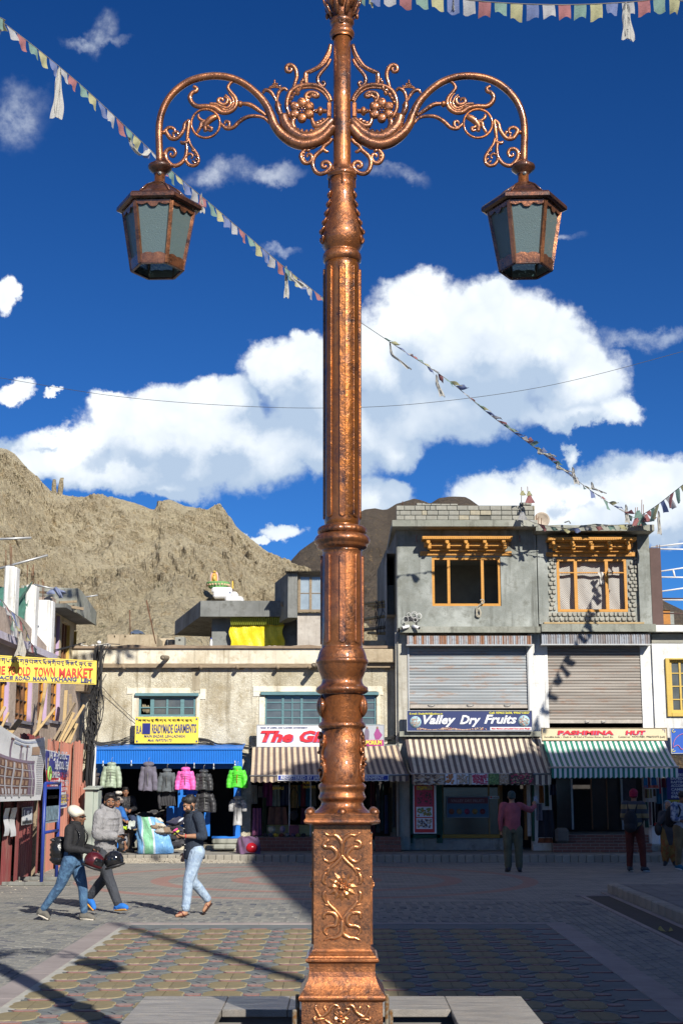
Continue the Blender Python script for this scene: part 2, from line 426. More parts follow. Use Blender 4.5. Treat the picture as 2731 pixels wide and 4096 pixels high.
MB().lathe(prof([(1012,62),(1014,70),(1022,76),(1034,78),(1046,76),(1053,70),(1055,66)]), C0, 48).build('ring', m_cop, lamp)
def relief_sprig(a0, v0, v1, radf, w, n=6):
 """a raised spray of leaves climbing the post at angle a0"""
 for i in range(n):
  t = i/(n-1); v = v0+(v1-v0)*t
  for s in (-1, 1):
   mb = MB(); pts = []; rr = []
   for j in range(6):
    q = j/5; vv = v-(v1-v0)/n*.9*q; a = a0+s*w*q*(1.2-.5*q)
    r = pr(radf(vv), vv)+.002+.006*sin(pi*q)
    pts.append((LX+r*cos(a), PY+r*sin(a), pz(vv))); rr.append(.0035+.0085*sin(pi*(q*.85+.1)))
   mb.tube(pts, rr, 7, flat=.6, nrm=(cos(a0), sin(a0), 0)); mb.build('leaf', m_cop, lamp)
bulbr = lambda v: 52+34*max(0, min(1, (v-790)/150))**1.3 if v < 955 else 86-(v-955)*.25
for a0 in (-pi/2+pi/2-.35, pi+.35): relief_sprig(a0, 800, 985, bulbr, .3, 6)
MB().lathe(prof([(1050,68),(1070,70),(1500,70.5),(2085,71),(2100,69),(2106,66)]), C0, 64).build('shaft', m_cop2, lamp)
MB().lathe(prof([(2196,86),(2205,79),(2225,80),(2400,81.5),(2585,82.5),(2594,80)]), C0, 64).build('lower_shaft', m_cop, lamp)
def rib(a, v0, v1, hw, wpx, hgt, mt):
 mb = MB(); n = 10; vs = []; z0, z1 = pz(v1), pz(v0); w = pr(wpx/2, (v0+v1)/2); R0 = pr(hw, v1)-.004; R1 = pr(hw, v0)-.004
 out = [(w*cos(pi*i/n+pi), w*.9*sin(pi*i/n+pi)+z0+w) for i in range(n+1)]+[(w*cos(pi*i/n), w*.9*sin(pi*i/n)+z1-w) for i in range(n+1)]
 L0, L1 = [], []
 for i, (x, z) in enumerate(out): L0.append((x, z))
 def P(x, z, r):
  t = (z-z0)/(z1-z0); R = R0+(R1-R0)*t+r; return (LX+R*cos(a)-x*sin(a), PY+R*sin(a)+x*cos(a), z)
 base = [P(x, z, 0) for x, z in out]; mid = [P(x, z, hgt*.7) for x, z in out]
 top = [P(x*.8, z0+w+(z-z0-w)*1 if False else z+(w*.2 if z < z0+w else (-w*.2 if z > z1-w else 0)), hgt) for x, z in out]
 m = len(out); vs = base+mid+top
 fs = [(i, (i+1) % m, m+(i+1) % m, m+i) for i in range(m)]+[(m+i, m+(i+1) % m, 2*m+(i+1) % m, 2*m+i) for i in range(m)]+[tuple(range(2*m, 3*m))]
 mb.add(vs, fs, None, False); return mb.build('rib', mt, lamp)
for k in range(8):
 a = -pi/2+pi*k/4+.02
 rib(a, 1076, 2080, 70.5, 26, .013, m_cop2); rib(a+.0, 2222, 2580, 81.5, 26, .012, m_cop)
sc_ring = MB(); n = 96; pf = [(2104,66),(2108,84),(2114,93),(2124,97),(2134,96),(2139,88)]
vs = []
for (v, hw) in pf:
 for k in range(n):
  t = 2*pi*k/n; b = (abs(sin(t*14))**.6-.6)*4.5 if 2106 < v < 2138 else 0
  r = pr(hw+b, v); vs.append((LX+r*cos(t), PY+r*sin(t), pz(v)))
sc_ring.add(vs, [(i*n+k, (i+1)*n+k, (i+1)*n+(k+1) % n, i*n+(k+1) % n) for i in range(len(pf)-1) for k in range(n)], None, True); sc_ring.build('scalloped_ring', m_cop, lamp)
MB().lathe(prof([(2138,88),(2141,96),(2150,106),(2162,112),(2172,111),(2178,104),(2184,101),(2190,101),(2194,97),(2199,88),(2206,80)]), C0, 64).build('ring', m_cop, lamp)
MB().lathe(prof([(2586,78),(2592,81),(2598,87),(2612,93),(2630,98),(2636,99),(2639,102),(2645,105),(2652,105),(2657,100),(2662,99),(2678,96),(2694,90),(2708,84),(2720,81),(2732,82),(2742,88),(2748,98),(2755,104),(2763,105),(2770,101),(2775,92),(2780,84)]), C0, 64).build('vase_moulding', m_cop, lamp)
MB().lathe(prof([(2776,84),(2890,83)]), C0, 56).build('drum', m_cop, lamp)
MB().lathe(prof([(2886,83),(2892,90),(2899,94.5),(2906,95),(2912,91),(2916,84)]), C0, 56).build('ring', m_cop, lamp)
MB().lathe(prof([(2912,83),(3000,83),(3134,82.5)]), C0, 56).build('drum', m_cop, lamp)
MB().lathe(prof([(3130,82),(3135,90),(3142,95),(3152,95),(3159,90),(3164,88.5),(3172,89),(3178,90),(3184,94),(3192,95),(3199,90),(3204,84),(3212,83.5),(3222,86),(3232,93),(3240,103),(3247,116),(3252,126)]), C0, 56).build('base_moulding', m_cop, lamp)
def curl(a0, v, s, sz, up=1):
 mb = MB(); pts = []; rr = []
 for j in range(14):
  q = j/13; th = q*4.6; rad = sz*(1-.72*q)
  da = s*(rad*cos(th)-sz*.1)/pr(82, v); dz = up*rad*sin(th)*1.15
  R = pr(83, v)+.004+.010*q; a = a0+da
  pts.append((LX+R*cos(a), PY+R*sin(a), pz(v)+dz)); rr.append(.010*(1-q*.35))
 mb.tube(pts, rr, 8, flat=.9, nrm=(cos(a0), sin(a0), 0)); mb.sph(pts[-1], .010)
 mb.build('acanthus_curl', m_cop, lamp)
for a0 in (-.25, -pi+.25, pi/2):
 for (v, s, z) in ((2945, 1, .022), (2975, -1, .024), (3005, 1, .022), (3062, -1, .018), (3085, 1, .022), (3040, -1, .014)):
  curl(a0-s*.22, v, s, z, 1 if v < 3040 else -1)
 for s in (-1, 1):
  pts = [(LX+(pr(83, v)+.004)*cos(a0+s*w), PY+(pr(83, v)+.004)*sin(a0+s*w), pz(v)) for v, w in ((3125, .05), (3100, .3), (3060, .34), (3020, .1), (2980, .3), (2940, .32))]
  mb = MB(); mb.tube(crom(pts, 5), .008, 7); mb.build('acanthus_stem', m_cop, lamp)
 mb = MB(); R = pr(84, 2830)
 for s in (-.2, .0, .2):
  pts = [(LX+(R+.012*sin(pi*t))*cos(a0+s*sin(pi*t)*1.5), PY+(R+.012*sin(pi*t))*sin(a0+s*sin(pi*t)*1.5), pz(2868-86*t)) for t in [i/8 for i in range(9)]]
  mb.tube(pts, [.004+.013*sin(pi*i/8) for i in range(9)], 8)
 mb.build('shell_leaf', m_cop, lamp)
def SQ(name, rows, mt=None): return MB().sqlathe([(pr(hw, v), pz(v)) for v, hw in rows], C0).build(name, mt or m_cop, lamp)
def fr(hw, v):
 r = hw*PY/ray(PX, v).y
 return r*PY/(PY+r)
def SQF(name, rows):
 mb = MB(); mb.sqlathe([(fr(hw, v), pz(v)) for v, hw in rows], C0); return mb.build(name, m_cop, lamp)
SQF('square_cap', [(3248,138),(3252,143),(3256,146),(3268,145),(3272,148),(3276,151),(3284,152),(3289,149),(3292,138),(3297,118)])
for (i, j) in ((-1,-1),(1,-1),(0,-1),(-1,0),(1,0),(-1,1),(1,1),(0,1)):
 q = fr(130, 3245); MB().sph((LX+i*q, PY+j*q, pz(3247)), (.026, .026, .026), 16, 10).build('ball', m_cop, lamp)
MB().sqlathe([(fr(hw, v), pz(v)) for v, hw in [(3293,112),(3300,113),(3500,113),(3783,114)]], C0).build('pedestal', m_copf, lamp)
SQF('step_moulding', [(3782,115),(3790,120),(3794,120),(3798,126),(3803,126),(3808,133),(3814,136),(3817,143),(3822,146.5),(3828,146.5),(3833,141),(3836,134)])
SQF('flared_plinth', [(3834,134),(3850,131.5),(3870,131.5),(3890,134),(3906,139),(3922,146),(3938,156),(3952,166),(3958,171),(3966,174),(3973,174),(3979,170),(3984,162)])
MB().sqlathe([(fr(hw, v), pz(v)) for v, hw in [(3982,162),(4000,162),(4260,163)]], C0).build('base_block', m_copf, lamp)
# ---- cast relief of the pedestal: scrolls, leaves and a flower, on all four faces
def face_fn(v0, v1, hw, off=.002):
 def fn(u, v, d=0):
  """u: photo px on the front face; d height of relief"""
  R = fr(hw, (v0+v1)/2); k = R/hw
  return Vector(((u-PX)*k, -(R+d), pz(v)))
 return fn
def relief(fn, strokes, parent, name, faces=(0, 1, 2, 3), blobs=()):
 for fc in faces:
  R = Matrix.Rotation(fc*pi/2, 4, 'Z')
  for st in strokes:
   for s in ((1, -1) if st[2] else (1,)):
    pts = crom([fn(PX+s*(u-PX), v) for u, v in st[0]], 6); m = len(pts); w = st[1]
    rr = [w*1.28*(.45+.55*sin(pi*min(1, .12+.88*(i/(m-1))**st[3]))) for i in range(m)]
    mb = MB(); mb.tube([Vector((LX, PY, 0))+(R @ (p+Vector((0, -w*.15, 0)))) for p in pts], rr, 8, flat=.75, nrm=R @ Vector((0, -1, 0)))
    mb.build(name, m_copr, parent)
cx = lambda x: 1150+x/2.624
cy = lambda y: 3200+y/2.624
P_ = lambda l: [(cx(a), cy(b)) for a, b in l]
fnP = face_fn(3300, 3780, 113)
CXc = 572
strk = [ # (points, radius, mirrored, taper exponent) - left half, traced from crop coordinates
 (P_([(572,560),(572,500),(570,450),(545,395),(490,355),(430,360),(385,330)]), .0105, True, .8),
 (P_([(440,410),(395,420),(375,455),(400,480),(455,480),(505,520),(515,565),(480,610),(430,630),(385,605),(378,570)]), .0105, True, 1),
 (P_([(572,560),(550,600),(500,650),(455,690),(425,735),(420,770)]), .0085, True, .8),
 (P_([(450,690),(410,705),(372,720)]), .006, True, 1),
 (P_([(400,740),(378,790),(376,840),(408,865)]), .0095, True, 1),
 (P_([(400,930),(380,960),(385,1010),(410,1060)]), .0095, True, 1),
 (P_([(415,1030),(440,1075),(500,1130),(550,1190),(573,1230)]), .0085, True, .8),
 (P_([(440,1085),(410,1075),(375,1065)]), .006, True, 1),
 (P_([(380,1215),(385,1165),(430,1150),(490,1165),(520,1220),(500,1280),(440,1290),(395,1310),(385,1350),(420,1390)]), .0105, True, 1),
 (P_([(573,1230),(572,1300),(560,1370),(500,1410),(440,1415),(385,1440)]), .0105, True, .8)]
relief(fnP, strk, lamp, 'relief_scroll', (0, 1, 3))
def flower(fn, u0, v0, R1, faces, parent, layers=((1.0, 12, .012), (.66, 8, .017), (.38, 8, .021)), name='relief_flower'):
 for fc in faces:
  Rm = Matrix.Rotation(fc*pi/2, 4, 'Z'); c = fn(u0, v0); mb = MB()
  T = lambda p: Vector((LX, PY, 0))+Rm @ p
  for (rr, n, h) in layers:
   for k in range(n):
    a = 2*pi*k/n+(.26 if rr < .7 else 0)+pi/2; L = R1*rr; w = L*sin(pi/n)*1.0
    dx, dz = cos(a), sin(a)
    tip = c+Vector((dx*L, -.003, dz*L)); b0 = c+Vector((dx*L*.2, -h*.6, dz*L*.2))
    md = c+Vector((dx*L*.6, -h, dz*L*.6)); l = c+Vector((dx*L*.55-dz*w, -.002, dz*L*.55+dx*w)); r = c+Vector((dx*L*.55+dz*w, -.002, dz*L*.55-dx*w))
    mb.add([T(p) for p in (b0, l, tip, r, md)], [(0, 1, 4), (1, 2, 4), (2, 3, 4), (3, 0, 4)], None, False)
  for k in range(5):
   a = 2*pi*k/4+.7; q = R1*.11 if k < 4 else 0
   mb.sph(T(c+Vector((cos(a)*q, -.020, sin(a)*q))), R1*.10, 10, 6)
  mb.build(name, m_copr, parent)
flower(fnP, cx(572), cy(885), .084, (0, 1, 3), lamp)
fnB = face_fn(3990, 4150, 162)
cx2 = lambda x: cx(x)
strk2 = [(P_([(545,2190),(500,2140),(545,2120),(560,2150)]), .007, True, 1),
 (P_([(540,2105),(490,2085),(450,2110),(430,2150),(390,2185),(340,2200),(310,2150),(290,2110),(310,2090)]), .0085, True, 1),
 (P_([(390,2185),(400,2140),(385,2110),(400,2095)]), .007, True, 1),
 (P_([(385,2225),(330,2230),(290,2240),(280,2215),(300,2205)]), .0085, True, 1),
 (P_([(390,2235),(440,2270),(480,2310),(500,2352)]), .008, True, 1),
 (P_([(300,2352),(330,2300),(380,2290),(410,2330),(400,2360)]), .008, True, 1)]
relief(fnB, strk2, lamp, 'relief_scroll', (0,))
flower(fnB, cx(552), cy(2225), .046, (0,), lamp, ((1.0, 8, .010), (.5, 8, .014)))
for s in (-1, 1):
 R = fr(113, 3500); MB().box(LX+s*R-(.0 if s > 0 else .012), LX+s*R+(.012 if s > 0 else 0), PY-R*.72, PY+R*.72, pz(3768), pz(3330)).build('side_panel', m_cop, lamp)
# ---------------- arms ----------------
mirror = lambda u: 2*1366.5-u
def arm_pts(pts, org, k, s):
 out = []
 for x, y in pts:
  u = org[0]+x/k; v = org[1]+y/k
  if s > 0: u = mirror(u)
  out.append(LP(u, v))
 return out
O1, K1 = (450, 200), 2.24        # crop of the left arm
O2, K2 = (1000, 0), 3.135       # crop of the left half near the pole
def armset(s):
 arm = MB().tube(crom(arm_pts([(425,1010),(422,900),(418,760),(425,640),(455,530),(510,430),(590,345),(690,280),(800,245),(920,232),(1040,245),(1150,285),(1240,345),(1320,420),(1380,500),(1420,590),(1450,670),(1500,740),(1560,790)], O1, K1, s)
     + arm_pts([(560,1790),(680,1815),(800,1790),(900,1740),(980,1660),(1040,1590)], O2, K2, s), 5),
     [.0235]*62+[.0235+.012*min(1, i/30) for i in range(200)], 14)
 n = 24*5;
 a = arm.build('arm', m_copa, lamp)
 def st(pts, r, name='scroll', org=O1, k=K1, tp=1, fl=.8, taper=.55):
  P = crom(arm_pts(pts, org, k, s), 6); m = len(P)
  rr = [r*1.25*(taper+(1-taper)*sin(pi*min(1, .1+.9*(i/(m-1))**tp))) for i in range(m)]
  return MB().tube(P, rr, 8, flat=fl, nrm=(0, 1, 0)).build(name, m_copa, a)
 st([(725,325),(755,345),(750,370),(720,380),(695,420),(710,470),(760,505),(850,505),(920,520),(970,555),(1030,560),(1085,530),(1110,480),(1100,430),(1065,385),(1035,340),(1055,300),(1080,285)], .014)
 st([(870,480),(930,485),(980,510),(1030,520),(1060,480),(1040,430),(1010,400)], .010)
 st([(900,495),(960,510),(1010,540),(1060,520),(1085,470),(1070,420),(1040,385)], .008)
 st([(1000,420),(1030,440),(1020,480),(985,490),(950,470),(955,440),(985,440),(990,460)], .012)
 st([(1150,480),(1230,490),(1310,540),(1380,590)], .013);
 MB().sph(arm_pts([(1145,485)], O1, K1, s)[0], (.018, .018, .022)).build('bead', m_cop, a)
 ring = [(835+128*cos(t), 660+128*sin(t)) for t in [2*pi*i/20 for i in range(20)]]
 MB().tube(crom(arm_pts(ring, O1, K1, s), 3, True), .0085, 8, closed=True).build('ring', m_cop, a)
 st([(935,595),(890,615),(860,640),(830,680),(835,730)], .019, 'tulip', tp=.7)
 st([(860,640),(800,630),(770,600),(775,575)], .009); st([(850,650),(800,650),(790,690),(765,730),(768,745)], .010); st([(850,650),(860,690),(890,700),(880,725),(850,715)], .009)
 st([(970,655),(1000,690),(1040,690),(1045,650),(1015,640),(1005,665)], .010)
 st([(985,670),(1020,705),(1080,695),(1140,640),(1210,600),(1290,592),(1360,610),(1410,660)], .0115)
 st([(690,625),(650,660),(640,710),(610,760),(570,795),(520,790),(490,750),(480,720),(510,695),(550,705),(560,735),(535,750)], .012)
 for (x, y) in ((600,770),(565,800),(530,800),(505,770)):
  st([(x,y),(x-18,y-30),(x-10,y-45)], .009, 'leaf')
 st([(690,625),(680,700),(672,770),(665,830)], .011); st([(610,820),(630,835),(665,825),(690,805)], .010)
 st([(660,830),(665,900),(650,970),(600,1025),(540,1035),(490,990),(475,930),(500,890),(545,890),(565,925),(545,955),(520,945),(525,925)], .012, tp=.8)
 st([(680,790),(700,850),(735,900),(765,950),(770,1000),(740,1035),(690,1030),(660,990),(665,945),(700,930),(720,955),(705,975)], .010)
 for (x, y) in ((745,920),(770,960),(775,1000),(750,1020)): st([(x,y),(x-25,y-20),(x-35,y-30)], .008, 'leaf')
 st([(450,735),(480,740)], .013); st([(455,930),(485,935)], .013)
 q = lambda *a, **k: st(*a, org=O2, k=K2, **k)
 q([(1010,560),(990,640),(940,740),(870,830),(780,880),(690,915)], .012, tp=.6, taper=.8)
 q([(1010,620),(985,700),(925,800),(850,860),(740,915)], .009, taper=.8)
 q([(695,915),(692,980),(698,1050)], .011, taper=.9); q([(715,925),(712,1000),(715,1050)], .007, taper=.9)
 q([(655,985),(665,1010),(640,1030),(650,1060)], .009)
 q([(1010,740),(960,830),(890,910),(850,980),(860,1050),(905,1085),(935,1055),(920,1025),(895,1040)], .011)
 q([(545,1105),(565,1040),(585,970),(580,900),(550,840),(500,815),(460,840),(460,890),(500,900),(520,870),(500,850)], .0125)
 q([(1015,1270),(980,1190),(910,1110),(820,1070),(700,1065),(590,1090),(510,1150),(470,1240),(460,1340),(490,1430),(530,1480)], .0125, taper=.85)
 q([(1000,1290),(950,1200),(870,1130),(760,1100),(650,1110)], .008, taper=.8)
 for (x, y, d, e) in ((650,1100,-35,40),(610,1135,-45,20),(570,1190,-40,20),(540,1240,-40,15),(510,1290,-35,15),(620,1160,-30,35)):
  q([(x,y),(x+d*.4,y+e*.2-10),(x+d,y+e)], .012, name='leaf')
 q([(730,1290),(705,1250),(700,1200),(740,1165),(810,1165),(850,1200),(820,1215),(770,1200),(745,1230)], .013)
 for (x, y) in ((770,1170),(800,1180),(830,1185),(720,1210),(715,1250)): q([(x,y),(x+12,y+20),(x+5,y+38)], .010, name='leaf')
 c = arm_pts([(650,1385)], O2, K2, s)[0]; mb = MB()
 for k in range(6):
  t = 2*pi*k/6+pi/2;
  for dy in (-1, 1): mb.sph(c+Vector((cos(t)*.052, dy*.008, sin(t)*.052)), (.034, .011, .030), 12, 8, rot=Matrix.Rotation(-t, 3, 'Y'))
  mb.sph(c+Vector((cos(t)*.070, -.014, sin(t)*.070)), (.010, .006, .018), 8, 6, rot=Matrix.Rotation(-t, 3, 'Y'))
 for k in range(6):
  t = 2*pi*k/6; mb.sph(c+Vector((cos(t)*.018, -.020, sin(t)*.018)), .008, 8, 6)
 mb.sph(c+Vector((0, -.024, 0)), .009, 8, 6); mb.build('rosette', m_cop, a)
 mb = MB(); c = arm_pts([(878,1395)], O2, K2, s)[0]; mb.sph(c, (.021, .024, .031));
 for x in (800, 830, 925, 945): mb.sph(arm_pts([(x,1395)], O2, K2, s)[0], (.008, .014, .016))
 mb.tube(arm_pts([(790,1395),(960,1395)], O2, K2, s), .008); mb.build('knob', m_cop, a)
 p0, p1 = arm_pts([(962,1295),(1020,1480)], O2, K2, s)
 MB().bbox(min(p0.x, p1.x), max(p0.x, p1.x), PY-.02, PY+.02, p1.z, p0.z, .006).build('plate', m_cop, a)
 q([(990,1480),(940,1530),(880,1570),(820,1580),(790,1540),(770,1480)], .016)
 for (x, y) in ((930,1520),(890,1545),(850,1560)): q([(x,y),(x-10,y-18),(x-40,y-25)], .011, name='leaf')
 q([(410,1440),(450,1560),(530,1660),(640,1720),(760,1720),(880,1660),(980,1560),(1030,1500)], .034, taper=.6, fl=.8, name='acanthus')
 for i, (x, y) in enumerate([(425,1510),(460,1560),(500,1600),(545,1640),(590,1670),(640,1680),(700,1690),(760,1680),(820,1660),(880,1620)]):
  q([(x+40,y+50),(x+10,y+10),(x+5,y-35),(x+16,y-62)], .0125, name='leaf', taper=.4)
 q([(575,1500),(545,1500),(530,1550),(560,1620),(600,1680)], .016)
 q([(160,1170),(190,1130),(250,1145),(300,1210),(335,1280)], .011); q([(470,1140),(430,1110),(375,1140),(345,1210),(340,1290)], .011)
 q([(345,1280),(350,1340),(370,1410),(400,1450)], .017, taper=.6); q([(315,1330),(350,1320),(392,1325)], .013)
 mb = MB()
 for (x, y, r) in ((240,1105,.006),(255,1092,.007),(275,1085,.008),(295,1078,.008),(315,1075,.009),(335,1078,.008),(352,1085,.007),(372,1092,.006),(385,1100,.006),(310,1045,.010),(340,1055,.007),(290,1060,.007),(382,1078,.006)):
  mb.sph(arm_pts([(x,y)], O2, K2, s)[0], (r, r, r*1.2), 8, 6)
 p = arm_pts([(309,1020)], O2, K2, s)[0]; mb.sph(p, (.007, .007, .014), 8, 6)
 mb.tube(crom(arm_pts([(240,1112),(275,1100),(312,1094),(350,1100),(385,1108)], O2, K2, s), 4), .006, 6); mb.build('crown', m_cop, a)
 q([(1030,1740),(985,1790),(930,1830),(900,1880),(840,1930),(795,1990),(785,2070),(820,2150),(880,2180),(950,2160),(1000,2110),(1000,2060),(960,2030),(910,2045),(905,2090),(940,2100),(950,2075)], .0125, taper=.7)
 q([(900,1850),(925,1880),(960,1905),(980,1895)], .010)
 q([(740,1850),(690,1880),(645,1930),(640,1980),(680,2040),(740,2040),(775,1990),(760,1940),(720,1940),(715,1970)], .012)
 for (x, y) in ((640,1910),(635,1950),(640,1990),(665,2020),(700,1880)): q([(x,y),(x+30,y+10),(x+45,y+25)], .010, name='leaf')
 q([(720,1820),(770,1850),(820,1830),(900,1800)], .013)
 return a
for s in (-1, 1): armset(s)
# ---------------- lanterns ----------------
m_glass, t = newmat('frosted_glass')
f = t.mr(t.noise(120, 2, .5), .62, .70)
t.set(col=(.27, .38, .39), rough=.34, trans=.64, spec=.5, coat=.3); t.b.inputs['IOR'].default_value = 1.2
t.bump(t.noise(160, 3, .6), .9, .004)
def hexring(c, R, z, rot=0): return [Vector((c[0]+R*cos(pi/6*0+rot+pi/3*k), c[1]+R*sin(rot+pi/3*k), z)) for k in range(6)]
def lantern(uc, rot):
 top = LP(uc, 652); cxx = top.x; c = (cxx, PY)
 Z = lambda v: W(uc, v, PY).z
 lan = bpy.data.objects.new('lantern', None); link(lan); lan.location = (cxx, PY, Z(800)); adopt(lan, lamp)
 MB().lathe([(.026, Z(640)), (.050, Z(655)), (.074, Z(664)), (.077, Z(672)), (.072, Z(680)), (.044, Z(694)), (.034, Z(702))], c, 32).build('flange', m_copd, lan)
 mb = MB(); mb.lathe([(.034, Z(690)), (.034, Z(735))], c, 24); mb.build('neck', m_cop, lan)
 mb = MB(); p = Vector((cxx+.004, PY-.037, Z(702))); mb.lathe([(.011, -.003), (.011, .003)], (0, 0), 12); mb.sph((0, 0, .004), .005)
 mb.v = [tuple(Matrix.Rotation(pi/2, 3, 'X') @ Vector(q)+p) for q in mb.v]; mb.build('screw', m_steel, lan)
 Re, Rt, Rb = .268, .222, .158; ze, zt, zb = Z(842)+.0, Z(858), Z(1083)
 mb = MB(); rings = [(.036, Z(733)), (.050, Z(742)), (.085, Z(752)), (.120, Z(768)), (.150, Z(788)), (.180, Z(803)), (Re-.01, ze+.035), (Re, ze+.022), (Re, ze), (Re-.02, ze-.008), (Rt, ze-.006)]
 R = [hexring(c, r, z, rot) for r, z in rings]
 vs = [p for r_ in R for p in r_]; mb.add(vs, [(i*6+k, (i+1)*6+k, (i+1)*6+(k+1) % 6, i*6+(k+1) % 6) for i in range(len(R)-1) for k in range(6)]+[tuple(range(60, 66))[::-1]], None, False)
 for k in range(6):
  mb.tube([R[1][k]+Vector((0, 0, .004)), R[3][k]+Vector((0, 0, .004)), R[5][k]+Vector((0, 0, .003))], .007, 6)
 mb.build('roof', m_copd, lan)
 T = hexring(c, Rt, zt+.012, rot); B = hexring(c, Rb, zb, rot)
 for k in range(6):
  j = (k+1) % 6
  MB().obox(T[k], B[k], .024, .020, up=(Vector((c[0], c[1], 0))-Vector((T[k].x, T[k].y, 0))).normalized()).build('corner_bar', m_copa, lan)
  ce = Vector((c[0], c[1], 0)); mid = (T[k]+T[j])/2; n = Vector((mid.x-c[0], mid.y-c[1], 0)).normalized()
  a, b, d, e = B[k], B[j], T[j], T[k]
  ins = n*-.004
  MB().slab(a+ins, b+ins, d+ins, e+ins, .004).build('glass_pane', m_glass, lan)
  for (p0, p1, q0, q1, up) in ((T[k], T[j], B[k], B[j], 1), (B[k], B[j], T[k], T[j], 0)):
   pts0, pts1 = [], []; m = 12
   for i in range(m+1):
    t_ = i/m; e0 = p0.lerp(p1, t_); dn = (q0.lerp(q1, t_)-e0).normalized()
    dep = (.016+.012*abs(sin(pi*t_*3))+(.014 if abs(t_-.5) < .13 else 0)) if up else (.046+.010*abs(sin(pi*t_*2))+.012*sin(pi*t_))
    pts0.append(e0+n*.004); pts1.append(e0+dn*dep+n*.004)
   mb = MB(); vs = pts0+pts1+[p+n*.005 for p in pts0+pts1]; w = m+1
   fs = []
   for i in range(m): fs += [(i, i+1, w+i+1, w+i), (2*w+i, 3*w+i, 3*w+i+1, 2*w+i+1), (w+i, w+i+1, 3*w+i+1, 3*w+i), (i, 2*w+i, 2*w+i+1, i+1)]
   mb.add(vs, fs, None, False); mb.build('apron', m_copa, lan)
  MB().obox(B[k], B[j], .016, .012).build('bottom_bar', m_copd, lan)
 mb = MB(); mb.lathe([(.03, Z(800)), (.03, Z(850)), (.022, Z(870)), (.02, Z(885))], c, 16); mb.build('bulb_holder', m_copd, lan)
for uc, s in ((641.5, -1), (2090, 1)): lantern(uc, radians(2.5)*(-1 if s < 0 else -1))
# ---------------- granite bench round the foot ----------------
def mat_granite(name, a, b):
 m, t = newmat(name)
 n = t.noise(150, 3, .8); n2 = t.noise(3, 5, .6, sc3=(1, 9, 1)); n3 = t.noise(12, 5, .6)
 c = t.mix(t.mr(n, .35, .65), a, b); c = t.mix(t.mr(n2, .4, .62, 0, .6), c, tuple(x*.55 for x in a)); c = t.mix(t.mr(n3, .5, .7, 0, .35), c, (.36, .30, .22))
 t.set(col=c, rough=t.mr(n2, .3, .7, .22, .42)); t.bump(n, .08, .001); return m
m_gran = mat_granite('granite', (.20, .185, .165), (.42, .39, .35)); m_gran2 = mat_granite('granite_edge', (.13, .125, .115), (.25, .24, .22))
bench = thing('granite_bench', 'low grey granite slab surround around the foot of the copper lamp', 'bench', (0, 8.2, 0))
BZ = .62; ox0, ox1 = -1.27, 1.16; oy1 = 9.33; ix0, ix1 = -.727, .664; iy1 = 8.80; oy0, iy0 = 6.85, 7.45
th = .045
def sl(x0, x1, y0, y1): return MB().bbox(x0, x1, y0, y1, BZ-th, BZ, .004).build('slab', m_gran, bench)
sl(ox0, ix0-.003, iy0, oy1); sl(ix1+.003, ox1, iy0, oy1)
sl(ix0, -.33, iy1, oy1); sl(-.327, .12, iy1, oy1); sl(.123, ix1, iy1, oy1)
sl(ox0, ox1, oy0, iy0-.003)
MB().box(ox0+.06, ix0-.06, oy0+.06, oy1-.06, 0, BZ-th-.002).box(ix1+.06, ox1-.06, oy0+.06, oy1-.06, 0, BZ-th-.002).box(ix0-.058, ix1+.058, iy1+.06, oy1-.06, 0, BZ-th-.002).box(ix0-.058, ix1+.058, oy0+.06, iy0-.06, 0, BZ-th-.002).build('wall', M('bench_wall', (.16, .15, .14), .9), bench)
m_conc0 = M('rough_foundation', (.11, .10, .09), .95, .4, 8, bump=.8)
fd = thing('lamp_foundation', 'rough concrete footing with threaded anchor bolts under the copper lamp', 'footing', (LX, PY, 0))
MB().bbox(LX-.42, LX+.42, PY-.42, PY+.42, 0, .50, .02).build('footing_block', m_conc0, fd)
m_rust, t = newmat('rusty_thread')
sx = t.sep(); t.set(col=t.mix(t.mr(t.noise(40), .4, .6), (.30, .15, .05), (.42, .38, .30)), rough=.6, metal=.4)
wv = t.n('ShaderNodeTexWave', wave_type='BANDS', bands_direction='Z'); wv.inputs['Scale'].default_value = 60; t.l(t.tc.outputs['Object'], wv.inputs[0]); t.bump(wv.outputs[0], 1, .004)
for (u, y) in ((1178, -.27), (1547, .27), (1562, -.27), (1176+14, .27)):
 p = W(u, 4025, PY+y); MB().lathe([(.0125, .49), (.0125, pz(4025)+.02), (.010, pz(4025)+.024)], (p.x, PY+y), 12).build('anchor_bolt', m_rust, fd)
 mb = MB(); mb.lathe([(.026, .513), (.026, .54)], (p.x, PY+y), 6); mb.build('nut', m_steel, fd)
MB().box(LX-.36, LX+.36, PY-.36, PY+.36, .502, .514).build('base_plate', M('dark_plate', (.06, .055, .05), .6, metal=.5), fd)
